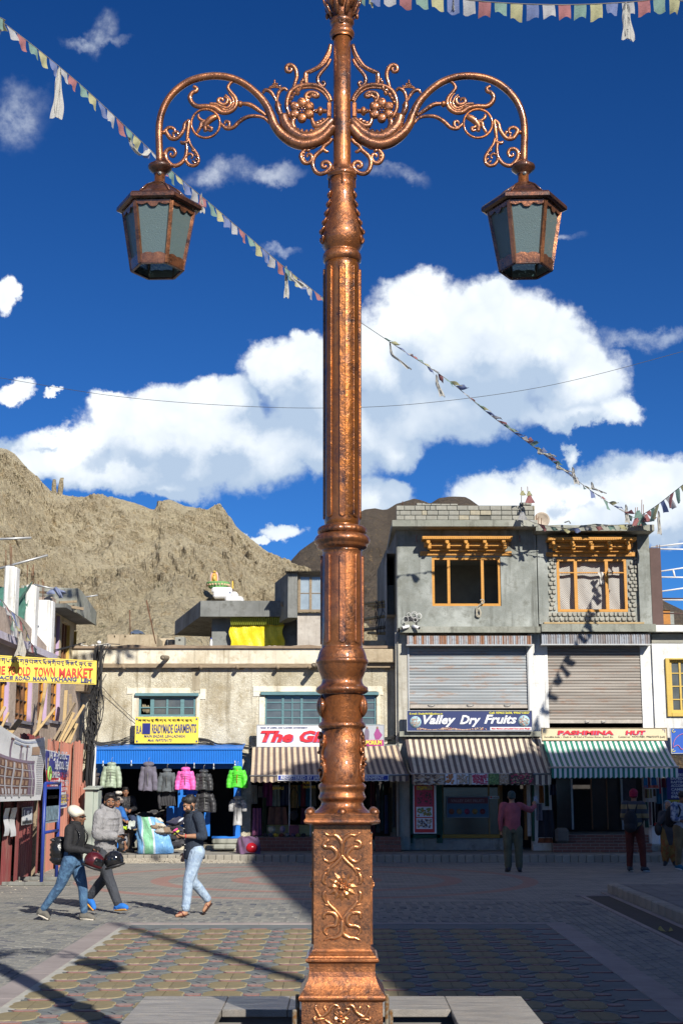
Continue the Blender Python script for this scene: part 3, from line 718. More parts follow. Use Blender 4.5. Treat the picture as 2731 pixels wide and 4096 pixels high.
# ======================= ground =======================
def isl(t):
 g = t.n('ShaderNodeNewGeometry'); o = t.n('ShaderNodeObjectInfo')
 return t.math('FRACT', t.math('ADD', g.outputs['Random Per Island'], t.math('MULTIPLY', o.outputs['Random'], 7.31)))
def piece(name, c1, c2, rough=.85, sc=30, bump=.4, bs=90, dust=(.27, .25, .20), dam=.5, c3=None):
 if name in MATS: return MATS[name]
 m, t = newmat(name); r = isl(t)
 c = t.mix(r, c1, c2)
 if c3: c = t.mix(t.mr(t.math('FRACT', t.math('MULTIPLY', r, 5.7)), .8, .82), c, c3)
 c = t.mix(t.mr(t.noise(sc, 5, .6), .35, .7, 0, .5), c, tuple(x*.6 for x in c1))
 c = t.mix(t.mr(t.noise(1.1, 7, .62), .38, .66, 0, dam), c, dust)
 c = t.mix(t.mr(t.noise(.55, 8, .72), .52, .72, 0, .55), c, tuple(x*.42 for x in c1))
 c = t.mix(t.mr(t.noise(6, 4, .7), .60, .72, 0, .35), c, tuple(x*.5 for x in dust))
 t.set(col=c, rough=rough); t.bump(t.noise(bs, 4, .6), bump, .003); return m
m, t = newmat('dry_earth'); n = t.noise(.2, 8, .6)
t.set(col=t.mix(t.mr(n, .35, .65), (.23, .18, .12), (.36, .30, .21)), rough=.95); t.bump(t.noise(3, 8, .6), .5, .1); m_earth = m
struct(MB().quad((-2500, -2500, -.03), (2500, -2500, -.03), (2500, 4500, -.03), (-2500, 4500, -.03)).build('ground', m_earth))
m, t = newmat('square_paving'); s = t.sep()
rad = t.math('SQRT', t.math('ADD', t.math('POWER', t.math('ADD', s[0], .7), 2.0), t.math('POWER', t.math('SUBTRACT', s[1], 28.6), 2.0)))
br = t.n('ShaderNodeTexBrick'); br.inputs['Scale'].default_value = 1; br.inputs['Brick Width'].default_value = .21; br.inputs['Row Height'].default_value = .12
br.inputs['Mortar Size'].default_value = .008; br.inputs['Color1'].default_value = (.15, .155, .15, 1); br.inputs['Color2'].default_value = (.24, .235, .215, 1); br.inputs['Mortar'].default_value = (.32, .30, .25, 1)
rot = t.n('ShaderNodeMapping'); rot.inputs['Rotation'].default_value = (0, 0, 0); t.l(t.tc.outputs['Object'], rot.inputs[0]); t.l(rot.outputs[0], br.inputs[0])
c = br.outputs['Color']
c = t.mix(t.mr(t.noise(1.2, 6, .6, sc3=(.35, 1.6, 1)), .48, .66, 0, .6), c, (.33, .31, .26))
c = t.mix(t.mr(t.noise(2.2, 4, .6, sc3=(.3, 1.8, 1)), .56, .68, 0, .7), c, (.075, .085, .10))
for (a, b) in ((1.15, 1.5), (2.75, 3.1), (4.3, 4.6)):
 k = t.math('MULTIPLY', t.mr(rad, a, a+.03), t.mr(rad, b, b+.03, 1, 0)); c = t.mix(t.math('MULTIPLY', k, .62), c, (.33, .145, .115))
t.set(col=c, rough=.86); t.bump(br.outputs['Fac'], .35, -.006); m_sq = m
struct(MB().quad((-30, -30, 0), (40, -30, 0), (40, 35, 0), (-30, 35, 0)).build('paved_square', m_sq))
sq = bpy.data.objects['paved_square']
PX0, PX1, PYF = -3.0, 2.83, 19.85
m_strip = M('strip_stone', (.30, .26, .245), .9, .22, 1.6, bump=.5, bs=120)
m_mort = M('pale_mortar', (.40, .39, .34), .95, .2, 6, bump=.4)
plz = struct(MB().quad((PX0-.02, 5, .004), (PX1+.02, 5, .004), (PX1+.02, PYF+.04, .004), (PX0-.02, PYF+.04, .004)).build('patterned_plaza', M('plaza_joint', (.15, .165, .165), .9, .2, 3)))
for k in range(9):
 y0 = 5+k*1.66
 MB().bbox(-3.30, -3.02, y0, y0+1.65, -.02, .012, .003).build('border_slab', m_strip, plz)
 MB().bbox(2.85, 3.15, y0, y0+1.65, -.02, .012, .003).build('border_slab', m_strip, plz)
for k in range(6): MB().bbox(-3.3+k*1.075, -3.3+k*1.075+1.07, 19.95, 20.13, -.02, .012, .003).build('border_slab', m_strip, plz)
mb = MB(); n = 120
for i in range(n):
 y = 6+i*.115; w = .05+.05*random.random(); mb.quad((-3.02, y, .0085), (-2.97+w, y, .0085), (-2.97+w*rnd(.5, 1.5), y+.115, .0085), (-3.02, y+.115, .0085))
mb.build('mortar_edge', m_mort, plz, kind='stuff')
m_yel = piece('ochre_tile', (.225, .178, .088), (.27, .218, .108), sc=14, dust=(.245, .215, .14), dam=.6)
m_pink = piece('pink_tile', (.28, .185, .175), (.34, .235, .22), sc=14, dam=.4)
m_grey = piece('grey_tile', (.125, .145, .155), (.17, .19, .195), sc=14, dam=.35)
m_dark = piece('dark_tile', (.085, .09, .105), (.13, .13, .14), sc=14, dam=.3)
m_edge = piece('tile_rim', (.42, .35, .20), (.42, .35, .20), dam=.3)
def tile_mesh(name, polys, mats, z0=.004, z1=.012):
 mb = MB()
 for pts, z, mi in polys:
  n = len(pts); vs = [(x, y, z0) for x, y in pts]+[(x, y, z) for x, y in pts]
  c = (sum(p[0] for p in pts)/n, sum(p[1] for p in pts)/n)
  vs.append((c[0], c[1], z)); fs = [(i, (i+1) % n, n+(i+1) % n, n+i) for i in range(n)]+[(n+i, n+(i+1) % n, 2*n) for i in range(n)]
  mb.add(vs, fs, mi, False)
 return mb.mesh(name, mats)
def lobe(th):
 return .80+.20*abs(sin(2*th))**.75
def half(s, k=1.0):
 pts = []
 for i in range(13):
  th = -pi/2+pi*i/12; r = lobe(th)*k; pts.append((s*(.205*r*cos(th)+.0025), .245*r*sin(th)))
 return pts if s > 0 else pts[::-1]
me_fl = tile_mesh('flower_tile', [(half(1, 1.035), .0105, 1), (half(-1, 1.035), .0105, 1), (half(1, .985), .013, 0), (half(-1, .985), .013, 0)], [m_yel, m_edge])
hexp = lambda w, h, q=.6: [(-w, 0), (-w*q, -h), (w*q, -h), (w, 0), (w*q, h), (-w*q, h)]
m_prim = piece('pink_rim', (.27, .10, .09), (.27, .10, .09), dam=.2)
me_ph = tile_mesh('pink_tile', [([(-.075, -.04), (-.038, -.066), (.038, -.066), (.075, -.04), (.075, .04), (.038, .066), (-.038, .066), (-.075, .04)], .011, 1), ([(-.066, -.034), (-.034, -.056), (.034, -.056), (.066, -.034), (.066, .034), (.034, .056), (-.034, .056), (-.066, .034)], .0125, 0)], [m_pink, m_prim])
me_pv = tile_mesh('pink_tile', [(hexp(.115, .038, .72), .011, 1), (hexp(.106, .031, .72), .0125, 0)], [m_pink, m_prim])
st8 = []
for i in range(8):
 a = pi*i/4; r = .068 if i % 2 else 1; st8.append((.155*cos(a) if i % 2 == 0 else .085*cos(a), .175*sin(a) if i % 2 == 0 else .10*sin(a)))
me_st = tile_mesh('star_tile', [(st8, .0115, 0)], [m_grey])
me_di = tile_mesh('diamond_tile', [([(-.055, 0), (0, -.055), (.055, 0), (0, .055)], .0135, 0)], [m_dark])
cw, ch = .55, .607
for j in range(-9, 12):
 Y = 12.95+ch*(j-1)
 for i in range(-1, 10):
  x = -2.22+cw*i
  def put(me, dx, dy, nm):
   X = x+dx
   if X-.06 < PX0+.05 or X+.06 > PX1: return
   if Y+dy > PYF-.03: return
   if abs(X) < 1.2 and 6.9 < Y+dy < 9.2: return
   T = Matrix.Translation((X, Y+dy, rnd(-.0006, .0006))) @ Matrix.Rotation(rnd(-.012, .012), 4, 'Z')
   inst(me, nm, plz, T)
  if PX0+.16 < x < PX1-.2: put(me_fl, 0, 0, 'flower_tile')
  elif x < PX0+.3: pass
  put(me_ph, cw/2, 0, 'pink_tile'); put(me_pv, 0, ch/2, 'pink_tile_long'); put(me_st, cw/2, ch/2, 'star_tile'); put(me_di, cw/2, ch/2, 'diamond_tile')
m_cob = piece('cobble', (.13, .14, .145), (.235, .235, .215), .85, 20, .5, 70, dust=(.32, .305, .26), dam=.75, c3=(.075, .085, .115))
def cob_mesh(w, l): return MB().bbox(-w/2, w/2, -l/2, l/2, -.03, .008, .006).mesh('paving_brick', m_cob)
cw_, cl_ = .118, .205; me_c = cob_mesh(cw_-.010, cl_-.006); me_c2 = cob_mesh(cl_-.010, cw_-.008)
cand = []
def in_view(x, y): return abs(x) < .262*y+.5
Y = 9.0
for i in range(-70, 80):
 x = i*cw_
 if -3.36 < x < 3.22: continue
 j = 0; y = 8.5+(i % 2)*cl_/2
 while y < 23.6:
  if in_view(x, y) and not (x > 4.12 and y < 25.6): cand.append((x, y, 0))
  y += cl_
y = 20.20
while y < 23.6:
 r = int(y/cw_)
 for i in range(-18, 20):
  x = i*cl_*.9
  if -3.36 < x < 3.22: cand.append((x+(r % 2)*.05, y, 1 if y > 20.5 else 0))
 y += cl_*.98
cand = [c for c in cand if not (c[1] > 20.1 and -3.36 < c[0] < 3.22 and c[2] == 0 and False)]
cand = [(x, y, k) for (x, y, k) in cand if not (x < -6.3)]
vis = sorted(cand, key=lambda c: c[1] if abs(c[0]) < .25*c[1]+.1 and c[1] > 11.8 else 99)
mb = MB()
for n_, (x, y, k) in enumerate(vis):
 a = rnd(-.02, .02); dz = rnd(-.0025, .0025)
 if n_ < 300:
  inst(me_c, 'paving_brick', sq, Matrix.Translation((x, y, dz)) @ Matrix.Rotation(a, 4, 'Z'))
 else:
  w, l = ((cw_-.010)/2, (cl_-.006)/2)
  c_, s_ = cos(a), sin(a); P = lambda u, v, z: (x+u*c_-v*s_, y+u*s_+v*c_, z)
  z = .008+dz; vs = [P(-w, -l, -.02), P(w, -l, -.02), P(w, l, -.02), P(-w, l, -.02), P(-w+.005, -l+.005, z), P(w-.005, -l+.005, z), P(w-.005, l-.005, z), P(-w+.005, l-.005, z)]
  mb.add(vs, [(4, 5, 6, 7), (0, 1, 5, 4), (1, 2, 6, 5), (2, 3, 7, 6), (3, 0, 4, 7)], None, False)
mb.build('cobbles', m_cob, sq, kind='stuff')
SWY = 34.5; SWZ = .18
m_side = M('sidewalk', (.25, .24, .21), .93, .25, 1.2, bump=.6, bs=25, dirt=(.33, .30, .24))
side = struct(MB().box(-12, 14, SWY+.13, 40, -.02, SWZ-.004).build('sidewalk', m_side))
m_kerb = piece('kerb_stone', (.24, .225, .19), (.34, .32, .27), sc=9, dust=(.36, .33, .27), dam=.6)
me_k = MB().bbox(-.094, .094, 0, .128, -.02, .18, .012).mesh('kerb_stone', m_kerb)
for i in range(76):
 x = -5.9+i*.196
 inst(me_k, 'kerb_stone', side, Matrix.Translation((x, SWY+rnd(-.006, .006), rnd(-.006, .004))) @ Matrix.Rotation(rnd(-.015, .015), 4, 'Z'))
mb = MB()
for i in range(2600):
 x = -5.6+abs(random.gauss(0, 1))*2.0 if i % 3 else rnd(-6.4, -1.6); y = SWY-.02-abs(random.gauss(0, .13));
 if x > -1: continue
 r = rnd(.012, .035); z = max(0, .10-abs(y-SWY)*.45)*max(0, min(1, (-1.6-x)/2.5))
 mb.sph((x, y, z), (r, r*rnd(.7, 1.2), r*.7), 5, 3)
for i in range(900):
 x = rnd(-6.6, -4.4); y = rnd(20, 34);
 if x > -6.5+abs(random.gauss(0, .5)): continue
 r = rnd(.01, .028); mb.sph((x, y, 0), (r, r, r*.6), 5, 3)
mb.build('gravel', M('gravel', (.34, .31, .25), .95, .4, 20), None, 'stuff')
plat = struct(MB().box(4.95, 12, 2, 25.38, -.02, .158).build('raised_pavement', M('dark_paving', (.16, .16, .165), .8, .3, 2, bump=.4)))
me_k2 = MB().bbox(0, .19, -.22, .22, -.02, .165, .02).mesh('kerb_stone', m_kerb)
for i in range(30): inst(me_k2, 'kerb_stone', plat, Matrix.Translation((4.76, 25.27-i*.447, rnd(-.005, .005))))
me_k3 = MB().bbox(-.22, .22, -.19, 0, -.02, .165, .02).mesh('kerb_stone', m_kerb)
for i in range(12): inst(me_k3, 'kerb_stone', plat, Matrix.Translation((5.18+i*.447, 25.52, rnd(-.005, .005))))
for i in range(22):
 for j in range(40):
  x = 4.98+i*.3; y = 25.1-j*.3
  if y < 17 or x > 8: continue
  if (i+j) >= 0 and x < .25*y+.5: inst(MATS.setdefault('_pt', MB().bbox(0, .292, -.292, 0, .15, .166, .005).mesh('paving_tile', piece('platform_tile', (.13, .13, .135), (.19, .19, .19), dam=.3))), 'paving_tile', plat, Matrix.Translation((x, y, rnd(-.002, .002))))
m_drain = M('drain_steel', (.10, .10, .10), .6, metal=.4)
MB().box(4.12, 4.20, 4, 24.6, -.01, .014).box(4.62, 4.70, 4, 25.4, -.01, .014).build('drain_rim', m_strip, plat)
MB().box(4.20, 4.62, 4, 24.6, -.02, .006).build('drain_channel', M('drain_dark', (.035, .035, .035), .9), plat)
MB().box(4.05, 4.75, 24.6, 24.72, -.01, .018).build('drain_end', m_strip, plat)
mb = MB(); p = G(2660, 3728)
mb.grid(lambda a, b: (p.x+(a-.5)*.17, p.y+(b-.5)*.16, .012+.05*sin(a*7)*b+.03*abs(a-.5)), 8, 5); tag(mb.build('fallen_leaf', cloth('leaf_yellow', (.22, .20, .03))), 'curled yellow-green leaf lying on the dark cobbles by the right kerb', 'leaf')
# ======================= hills =======================
def interp(tab, u):
 if u <= tab[0][0]: return tab[0][1]
 for (a, b), (c, d) in zip(tab, tab[1:]):
  if u <= c: return b+(d-b)*(u-a)/(c-a)
 return tab[-1][1]
ridL = [(-3000,2350),(-1400,1950),(-400,1700),(-150,1740),(0,1790),(30,1796),(60,1812),(110,1868),(150,1905),(195,1958),(225,1985),(260,1984),(300,1990),(345,2008),(370,2003),(400,2014),(450,2014),(470,2000),(500,2008),(540,2016),(600,2040),(618,2044),(636,2030),(656,2006),(680,2004),(712,2016),(740,2030),(800,2040),(850,2050),(900,2052),(925,2072),(945,2108),(990,2150),(1030,2190),(1080,2222),(1120,2246),(1160,2262),(1200,2290),(1260,2350),(1340,2440),(1450,2560),(1700,2750),(2600,2800)]
ridR = [(300,2700),(900,2420),(1080,2290),(1155,2250),(1200,2200),(1270,2150),(1345,2100),(1440,2045),(1460,2034),(1500,2030),(1530,2036),(1550,2034),(1585,2012),(1612,2005),(1655,1992),(1680,1998),(1720,2012),(1755,1990),(1800,1984),(1860,1986),(1880,1996),(1905,2014),(2000,2080),(2200,2220),(2500,2370),(2640,2395),(2731,2440),(3000,2500),(4200,2300)]
def hill(name, rid, Y0, Y1, z0, nu, nv, u0, u1, amp, mat, seed, pw, scl):
 vs = []; V2 = Vector((seed, seed*.7, 0))
 for j in range(nv+1):
  s = 1.28*j/nv;
  for i in range(nu+1):
   u = u0+(u1-u0)*i/nu; v = interp(rid, u); r = ray(u, v)
   Yr = Y1*(1+.10*sin(u*.0031+seed)); Y = Y0+(Yr-Y0)*s
   zr = CAMZ+r.z*Yr/r.y
   x = Y*(u-1365.5)/r.y
   if s <= 1: z = z0+(zr-z0)*(s**pw)
   else: z = zr-(s-1)*(zr-z0)*1.6
   p = Vector((x*scl, Y*scl*.8, z*scl*.9))+V2
   p = p+Vector((mn.noise(p*1.3), mn.noise(p*1.3+Vector((7, 1, 3))), mn.noise(p*1.3+Vector((1, 9, 3)))))*.35
   a = mn.ridged_multi_fractal(p, .80, 2.15, 8, 1.0, 2.1)-1.1
   b = mn.ridged_multi_fractal(Vector((x*scl*3.1+9, Y*scl*2.4, z*scl*2.9)), .85, 2.2, 6, 1.0, 2.0)-1.0
   env = min(1, s*4)*(1 if s < .72 else max(.07, 1-(s-.72)*3.4))
   d = (a*.8+b*.35)*amp*env
   vs.append((x-(.04*d), Y-d*.7, (z+d*.62) if j else -1.5))
 w = nu+1
 mb = MB(); mb.add(vs, [(j*w+i, j*w+i+1, (j+1)*w+i+1, (j+1)*w+i) for j in range(nv) for i in range(nu)], None, False)
 return struct(mb.build(name, mat))
def rock(name, base, dark, pale, k):
 m, t = newmat(name)
 n1 = t.noise(.05*k, 8, .62); n2 = t.noise(.35*k, 8, .68, sc3=(1, 1, .6)); n3 = t.noise(2.2*k, 6, .7)
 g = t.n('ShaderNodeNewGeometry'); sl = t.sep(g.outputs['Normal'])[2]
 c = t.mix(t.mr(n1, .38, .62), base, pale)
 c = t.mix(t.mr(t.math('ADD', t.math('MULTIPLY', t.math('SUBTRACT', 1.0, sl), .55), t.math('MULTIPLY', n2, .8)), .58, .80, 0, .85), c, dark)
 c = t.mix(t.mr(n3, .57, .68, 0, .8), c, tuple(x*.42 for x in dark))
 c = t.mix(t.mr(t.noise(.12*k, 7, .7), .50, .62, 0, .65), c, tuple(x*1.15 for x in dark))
 c = t.mix(t.mr(t.noise(.9*k, 3, .6), .58, .70, 0, .6), c, (.46, .30, .13))
 c = t.mix(t.mr(t.noise(5*k, 5, .75), .35, .65, 0, .55), c, tuple(x*1.35 for x in pale))
 c = t.mix(t.mr(t.noise(1.3*k, 2, .5), .68, .72, 0, .7), c, (.10, .11, .05))
 t.set(col=c, rough=.97, spec=.1); t.bump(t.math('ADD', n2, t.math('MULTIPLY', n3, .9)), 1.0, 2.0/k); return m
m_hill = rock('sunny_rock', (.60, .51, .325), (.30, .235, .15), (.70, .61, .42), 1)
m_hill2 = rock('brown_rock_cloud_shade', (.120, .098, .078), (.07, .056, .045), (.16, .130, .100), .5)  # brown rock, darkened in colour for the cloud shade lying on it
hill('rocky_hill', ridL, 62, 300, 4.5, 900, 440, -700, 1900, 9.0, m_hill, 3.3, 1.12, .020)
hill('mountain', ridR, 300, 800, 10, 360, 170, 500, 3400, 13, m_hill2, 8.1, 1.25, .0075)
for (u, v0, v1, w, sd) in ((237, 1912, 1990, 11, 1), (216, 1918, 1965, 9, 2), (640, 2006, 2060, 22, 3), (668, 2004, 2050, 20, 4)):
 mb = MB(); rows = []; c = W(u, v1+12, 296); k = 296/5400
 for j in range(9):
  t_ = j/8; z = c.z+(W(u, v0, 296).z-c.z)*t_
  for i in range(10):
   a = 2*pi*i/10; r = w*k*(1.15-.5*t_)*(1+.45*mn.noise(Vector((cos(a)*1.7+sd*5, sin(a)*1.7, t_*3))))
   rows.append((c.x+r*cos(a)+(.5*t_ if sd == 1 else 0), c.y+r*sin(a), z))
 mb.add(rows, [(j*10+i, j*10+(i+1) % 10, (j+1)*10+(i+1) % 10, (j+1)*10+i) for j in range(8) for i in range(10)]+[tuple(range(80, 90))], None, False)
 o = mb.build('rock_tower', m_hill); struct(o)
BH = 15.8; rx = lambda Y: 11.7-.134*(Y+9.5)
blk = thing('unseen_corner_building', 'tall plain rendered building along the right side of the square, outside the view', 'building', (12, 0, 0))
mb = MB(); A = [(rx(-22), -22), (rx(17.0), 17.0), (24, 17.0), (24, -22)]
mb.prism([(x, y, 0) for x, y in A], (0, 0, BH)); mb.build('wall', M('unseen_building_render', (.34, .31, .27), .9), blk)
for k in range(6):
 for f in range(4):
  y = -18+k*6; X = rx(y); MB().box(X-.06, X+.4, y, y+1.6, 1.6+f*3.7, 3.2+f*3.7).build('window', M('dim_glass', (.03, .04, .05), .15), blk)
mb = MB()
for i in range(26):
 x = 8.5+i*.6; h = .04+.16*abs(sin(i*1.3))+(rnd(.05, .25) if i % 3 == 0 else 0)
 mb.box(x, x+.62, 16.6, 16.99, BH+.001, BH+h)
mb.build('parapet', MATS['unseen_building_render'], blk)  # on the unseen building, jagged heights added to roughen its shadow edge
# ======================= helpers for buildings =======================
def xz(u, v, Y): p = W(u, v, Y); return p.x, p.z
def PB(mb, u0, v0, u1, v1, Y, dep, b=0, mi=None, vm=None):
 """box whose front face covers photo rectangle (u0,v0)-(u1,v1) at distance Y"""
 vm = (v0+v1)/2 if vm is None else vm
 x0 = W(u0, vm, Y).x; x1 = W(u1, vm, Y).x; z1 = W(PX, v0, Y).z; z0 = W(PX, v1, Y).z
 (mb.bbox(x0, x1, Y, Y+dep, z0, z1, b, mi) if b else mb.box(x0, x1, Y, Y+dep, z0, z1, mi)); return x0, x1, z0, z1
def wall_open(mb, x0, x1, z0, z1, Y, th, ops, mi=None):
 xs = sorted({x0, x1, *[o[0] for o in ops], *[o[1] for o in ops]}); zs = sorted({z0, z1, *[o[2] for o in ops], *[o[3] for o in ops]})
 xs = [x for x in xs if x0 <= x <= x1]; zs = [z for z in zs if z0 <= z <= z1]
 for a, b in zip(xs, xs[1:]):
  run = None
  for c, d in zip(zs, zs[1:]):
   hole = any(o[0]-1e-6 <= a and b <= o[1]+1e-6 and o[2]-1e-6 <= c and d <= o[3]+1e-6 for o in ops)
   if not hole: run = (run[0], d) if run else (c, d)
   else:
    if run: mb.box(a, b, Y, Y+th, run[0], run[1], mi)
    run = None
  if run: mb.box(a, b, Y, Y+th, run[0], run[1], mi)
 return mb
def mat_plaster(name, c1, c2, c3, swirl=0, k=1, bump=.6):
 m, t = newmat(name)
 n = t.noise(.8*k, 8, .68); n2 = t.noise(3.5*k, 6, .7)
 c = t.mix(t.mr(n, .40, .60), c1, c2); c = t.mix(t.mr(n2, .54, .68, 0, .8), c, c3); c = t.mix(t.mr(t.noise(.45*k, 7, .75), .54, .64, 0, .6), c, c3)
 st = t.noise(1.2, 6, .6, sc3=(5, 1, .35)); c = t.mix(t.mr(st, .54, .70, 0, .7), c, tuple(x*.62 for x in c3))
 h = t.noise(30, 5, .7)
 if swirl:
  w = t.n('ShaderNodeTexWave', wave_type='RINGS'); w.inputs['Scale'].default_value = 6.5; w.inputs['Distortion'].default_value = 40; w.inputs['Detail'].default_value = 3; w.inputs['Detail Scale'].default_value = 1.1
  t.l(t.tc.outputs['Object'], w.inputs[0]); h = t.math('ADD', t.math('MULTIPLY', w.outputs[1], 1.2), h)
  c = t.mix(t.mr(w.outputs[1], 0, .4, .28, 0), c, tuple(x*.62 for x in c1))
 t.set(col=c, rough=.93, spec=.2); t.bump(h, bump, .02); return m
m_cream = mat_plaster('cream_render', (.47, .42, .305), (.76, .715, .575), (.39, .32, .20), 1)
m_white = mat_plaster('whitewash', (.66, .66, .63), (.80, .80, .78), (.48, .47, .43), 0, 1, .5)
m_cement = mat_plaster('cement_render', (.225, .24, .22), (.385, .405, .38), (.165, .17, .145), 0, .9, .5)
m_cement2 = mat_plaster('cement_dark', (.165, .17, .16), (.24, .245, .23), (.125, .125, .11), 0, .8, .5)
m_slab = mat_plaster('cast_slab', (.25, .26, .22), (.34, .345, .30), (.18, .18, .15), 0, 1.4, .5)
m_mud = mat_plaster('mud_plaster', (.38, .31, .21), (.48, .40, .28), (.30, .23, .15), 0, 1.5, .8)
m_pinkst = mat_plaster('pebble_dash', (.42, .34, .28), (.52, .43, .36), (.34, .27, .22), 0, 2, 1.0)
m_block = piece('cement_block', (.27, .275, .245), (.38, .38, .335), .95, 12, .9, 45, dust=(.40, .37, .29), dam=.35, c3=(.46, .41, .29))
m_brick = piece('red_brick', (.20, .075, .055), (.29, .12, .085), .9, 15, .5, 60, dust=(.26, .20, .17), dam=.25)
m_stone = piece('rubble_stone', (.34, .335, .29), (.47, .455, .39), .95, 14, .9, 40, dust=(.40, .37, .30), dam=.3)
m_brk_joint = M('brick_joint', (.26, .24, .22), .95)
def wood(name, c, dark=.55, rough=.6):
 m, t = newmat(name); n = t.noise(6, 6, .6, sc3=(1, 6, 8)); n2 = t.noise(2, 5, .6)
 cc = t.mix(t.mr(n, .3, .7), tuple(x*dark for x in c), c); cc = t.mix(t.mr(n2, .5, .75, 0, .35), cc, tuple(x*.5 for x in c))
 t.set(col=cc, rough=rough); t.bump(n, .4, .004); return m
m_carve = wood('varnished_wood', (.62, .29, .045), .72, .42); m_teal = wood('teal_paint', (.13, .27, .30), .62, .65)
m_oldwood = wood('weathered_wood', (.34, .26, .17), .55, .85); m_brownwood = wood('brown_window_wood', (.26, .12, .05), .5, .6)
m_newwood = wood('sawn_timber', (.50, .36, .18), .7, .8); m_yelwood = wood('yellow_paint', (.62, .43, .09), .85, .5)
m_lav = M('lavender_paint', (.45, .34, .52), .7, .12); m_black = M('black_plastic', (.018, .018, .02), .5, .2)
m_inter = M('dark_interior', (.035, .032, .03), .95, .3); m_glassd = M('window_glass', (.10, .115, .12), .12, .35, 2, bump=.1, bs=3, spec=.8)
m_glassl = M('pale_glass', (.30, .36, .40), .15, .25, 1.5, bump=.1, bs=2, spec=.8); m_galv = M('galvanised', (.42, .43, .43), .45, .2, metal=.5)
m_rebar = M('rusty_rebar', (.16, .07, .035), .9, .3)
m_pvc = M('white_pvc', (.62, .62, .60), .4, .1); m_whitepaint = M('white_paint', (.78, .78, .77), .45, .05)
m_cable = M('cable_black', (.025, .025, .027), .6, .2); m_signw = M('sign_white', (.72, .74, .76), .4, .06);
def flat(name, c, rough=.5): return M(name, c, rough, .06, 2, bump=.08)
m_red = flat('sign_red', (.62, .02, .035)); m_navy = flat('sign_navy', (.02, .035, .13)); m_yel = flat('sign_yellow', (.78, .56, .06)); m_blue = flat('sign_blue', (.02, .045, .30))
m_yeltx = flat('letter_yellow', (.72, .66, .08)); m_blk = flat('letter_black', (.02, .02, .02)); m_mag = flat('sign_magenta', (.42, .015, .22)); m_lilac = flat('letter_lilac', (.25, .22, .55))
def mullion_window(root, x0, x1, z0, z1, Y, cols, rows, fm, gm, fw=.05, dep=.06, panes=True, glass=None):
 """a window part: frame, bars and panes as sub-parts. cols/rows = fractions"""
 mb = MB(); mb.box(x0, x0+fw, Y, Y+dep, z0, z1); mb.box(x1-fw, x1, Y, Y+dep, z0, z1); mb.box(x0+fw, x1-fw, Y, Y+dep, z1-fw, z1); mb.box(x0+fw, x1-fw, Y, Y+dep, z0, z0+fw)
 f = mb.build('window', fm, root); xs = [x0+fw]; X0, X1, Z0, Z1 = x0+fw, x1-fw, z0+fw, z1-fw
 for c, w in cols:
  x = x0+(x1-x0)*c; MB().box(x-w/2, x+w/2, Y+.003, Y+dep, Z0, Z1).build('mullion', fm, f); xs += [x-w/2, x+w/2]
 xs.append(X1)
 for k in range(0, len(xs), 2):
  a, b = xs[k], xs[k+1]; rr = rows[k//2] if isinstance(rows[0], list) else rows
  zz = [Z0]+[z for r in rr for z in (z0+(z1-z0)*r-.014, z0+(z1-z0)*r+.014)]+[Z1]
  for q in range(1, len(zz)-1, 2): MB().box(a, b, Y+.010, Y+dep-.006, zz[q], zz[q+1]).build('glazing_bar', fm, f)
  if panes:
   for q in range(0, len(zz), 2):
    g = glass[k//2][q//2] if glass else gm
    if g is not None: MB().box(a, b, Y+.03, Y+.036, zz[q], zz[q+1]).build('pane', g, f)
 return f
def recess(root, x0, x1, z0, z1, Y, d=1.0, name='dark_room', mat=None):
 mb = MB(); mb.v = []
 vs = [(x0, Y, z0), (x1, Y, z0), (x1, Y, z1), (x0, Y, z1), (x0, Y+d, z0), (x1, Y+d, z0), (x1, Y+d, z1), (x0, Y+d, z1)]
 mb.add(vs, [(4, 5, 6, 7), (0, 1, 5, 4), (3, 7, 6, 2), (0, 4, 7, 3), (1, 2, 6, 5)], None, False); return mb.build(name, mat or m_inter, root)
def corrug(mb, fn, nw, nh, amp, d, sub=6, mi=None):
 """corrugated sheet: fn(s,t)->point, ridges along t, displaced along d"""
 d = Vector(d)
 def f(s, t):
  k = s*nw*2*pi; return Vector(fn(s, t))+d*amp*max(-.75, min(.75, sin(k)*1.15))
 return mb.grid(f, nw*sub, nh, mi)
# ======================= cream building with teal windows =======================
YC = 37.0
cb = thing('cream_building', 'long low cream rendered building with peeling parapet and two teal windows', 'building', (-1.5, YC, 0))
xL, zt = xz(290, 2655, YC); xR = W(1578, 2800, YC).x
zpar = W(PX, 2590, YC).z; zbeam0 = W(PX, 2672, YC).z; zbeam1 = W(PX, 2656, YC).z
w1 = (*[W(u, 2820, YC).x for u in (556, 783)], W(PX, 2866, YC).z, W(PX, 2786, YC).z)
w2 = (*[W(u, 2840, YC).x for u in (1060, 1504)], W(PX, 2902, YC).z, W(PX, 2778, YC).z)
zs0 = W(PX, 3010, YC).z
st = (W(372, 3100, YC).x, W(968, 3100, YC).x, .3, zs0); gs = (W(1005, 3100, YC).x, W(1560, 3100, YC).x, .42, W(PX, 3060, YC).z)
mb = MB(); wall_open(mb, xL, xR, 0, zbeam0, YC, .4, [w1, w2, st, gs]); mb.build('wall', m_cream, cb)
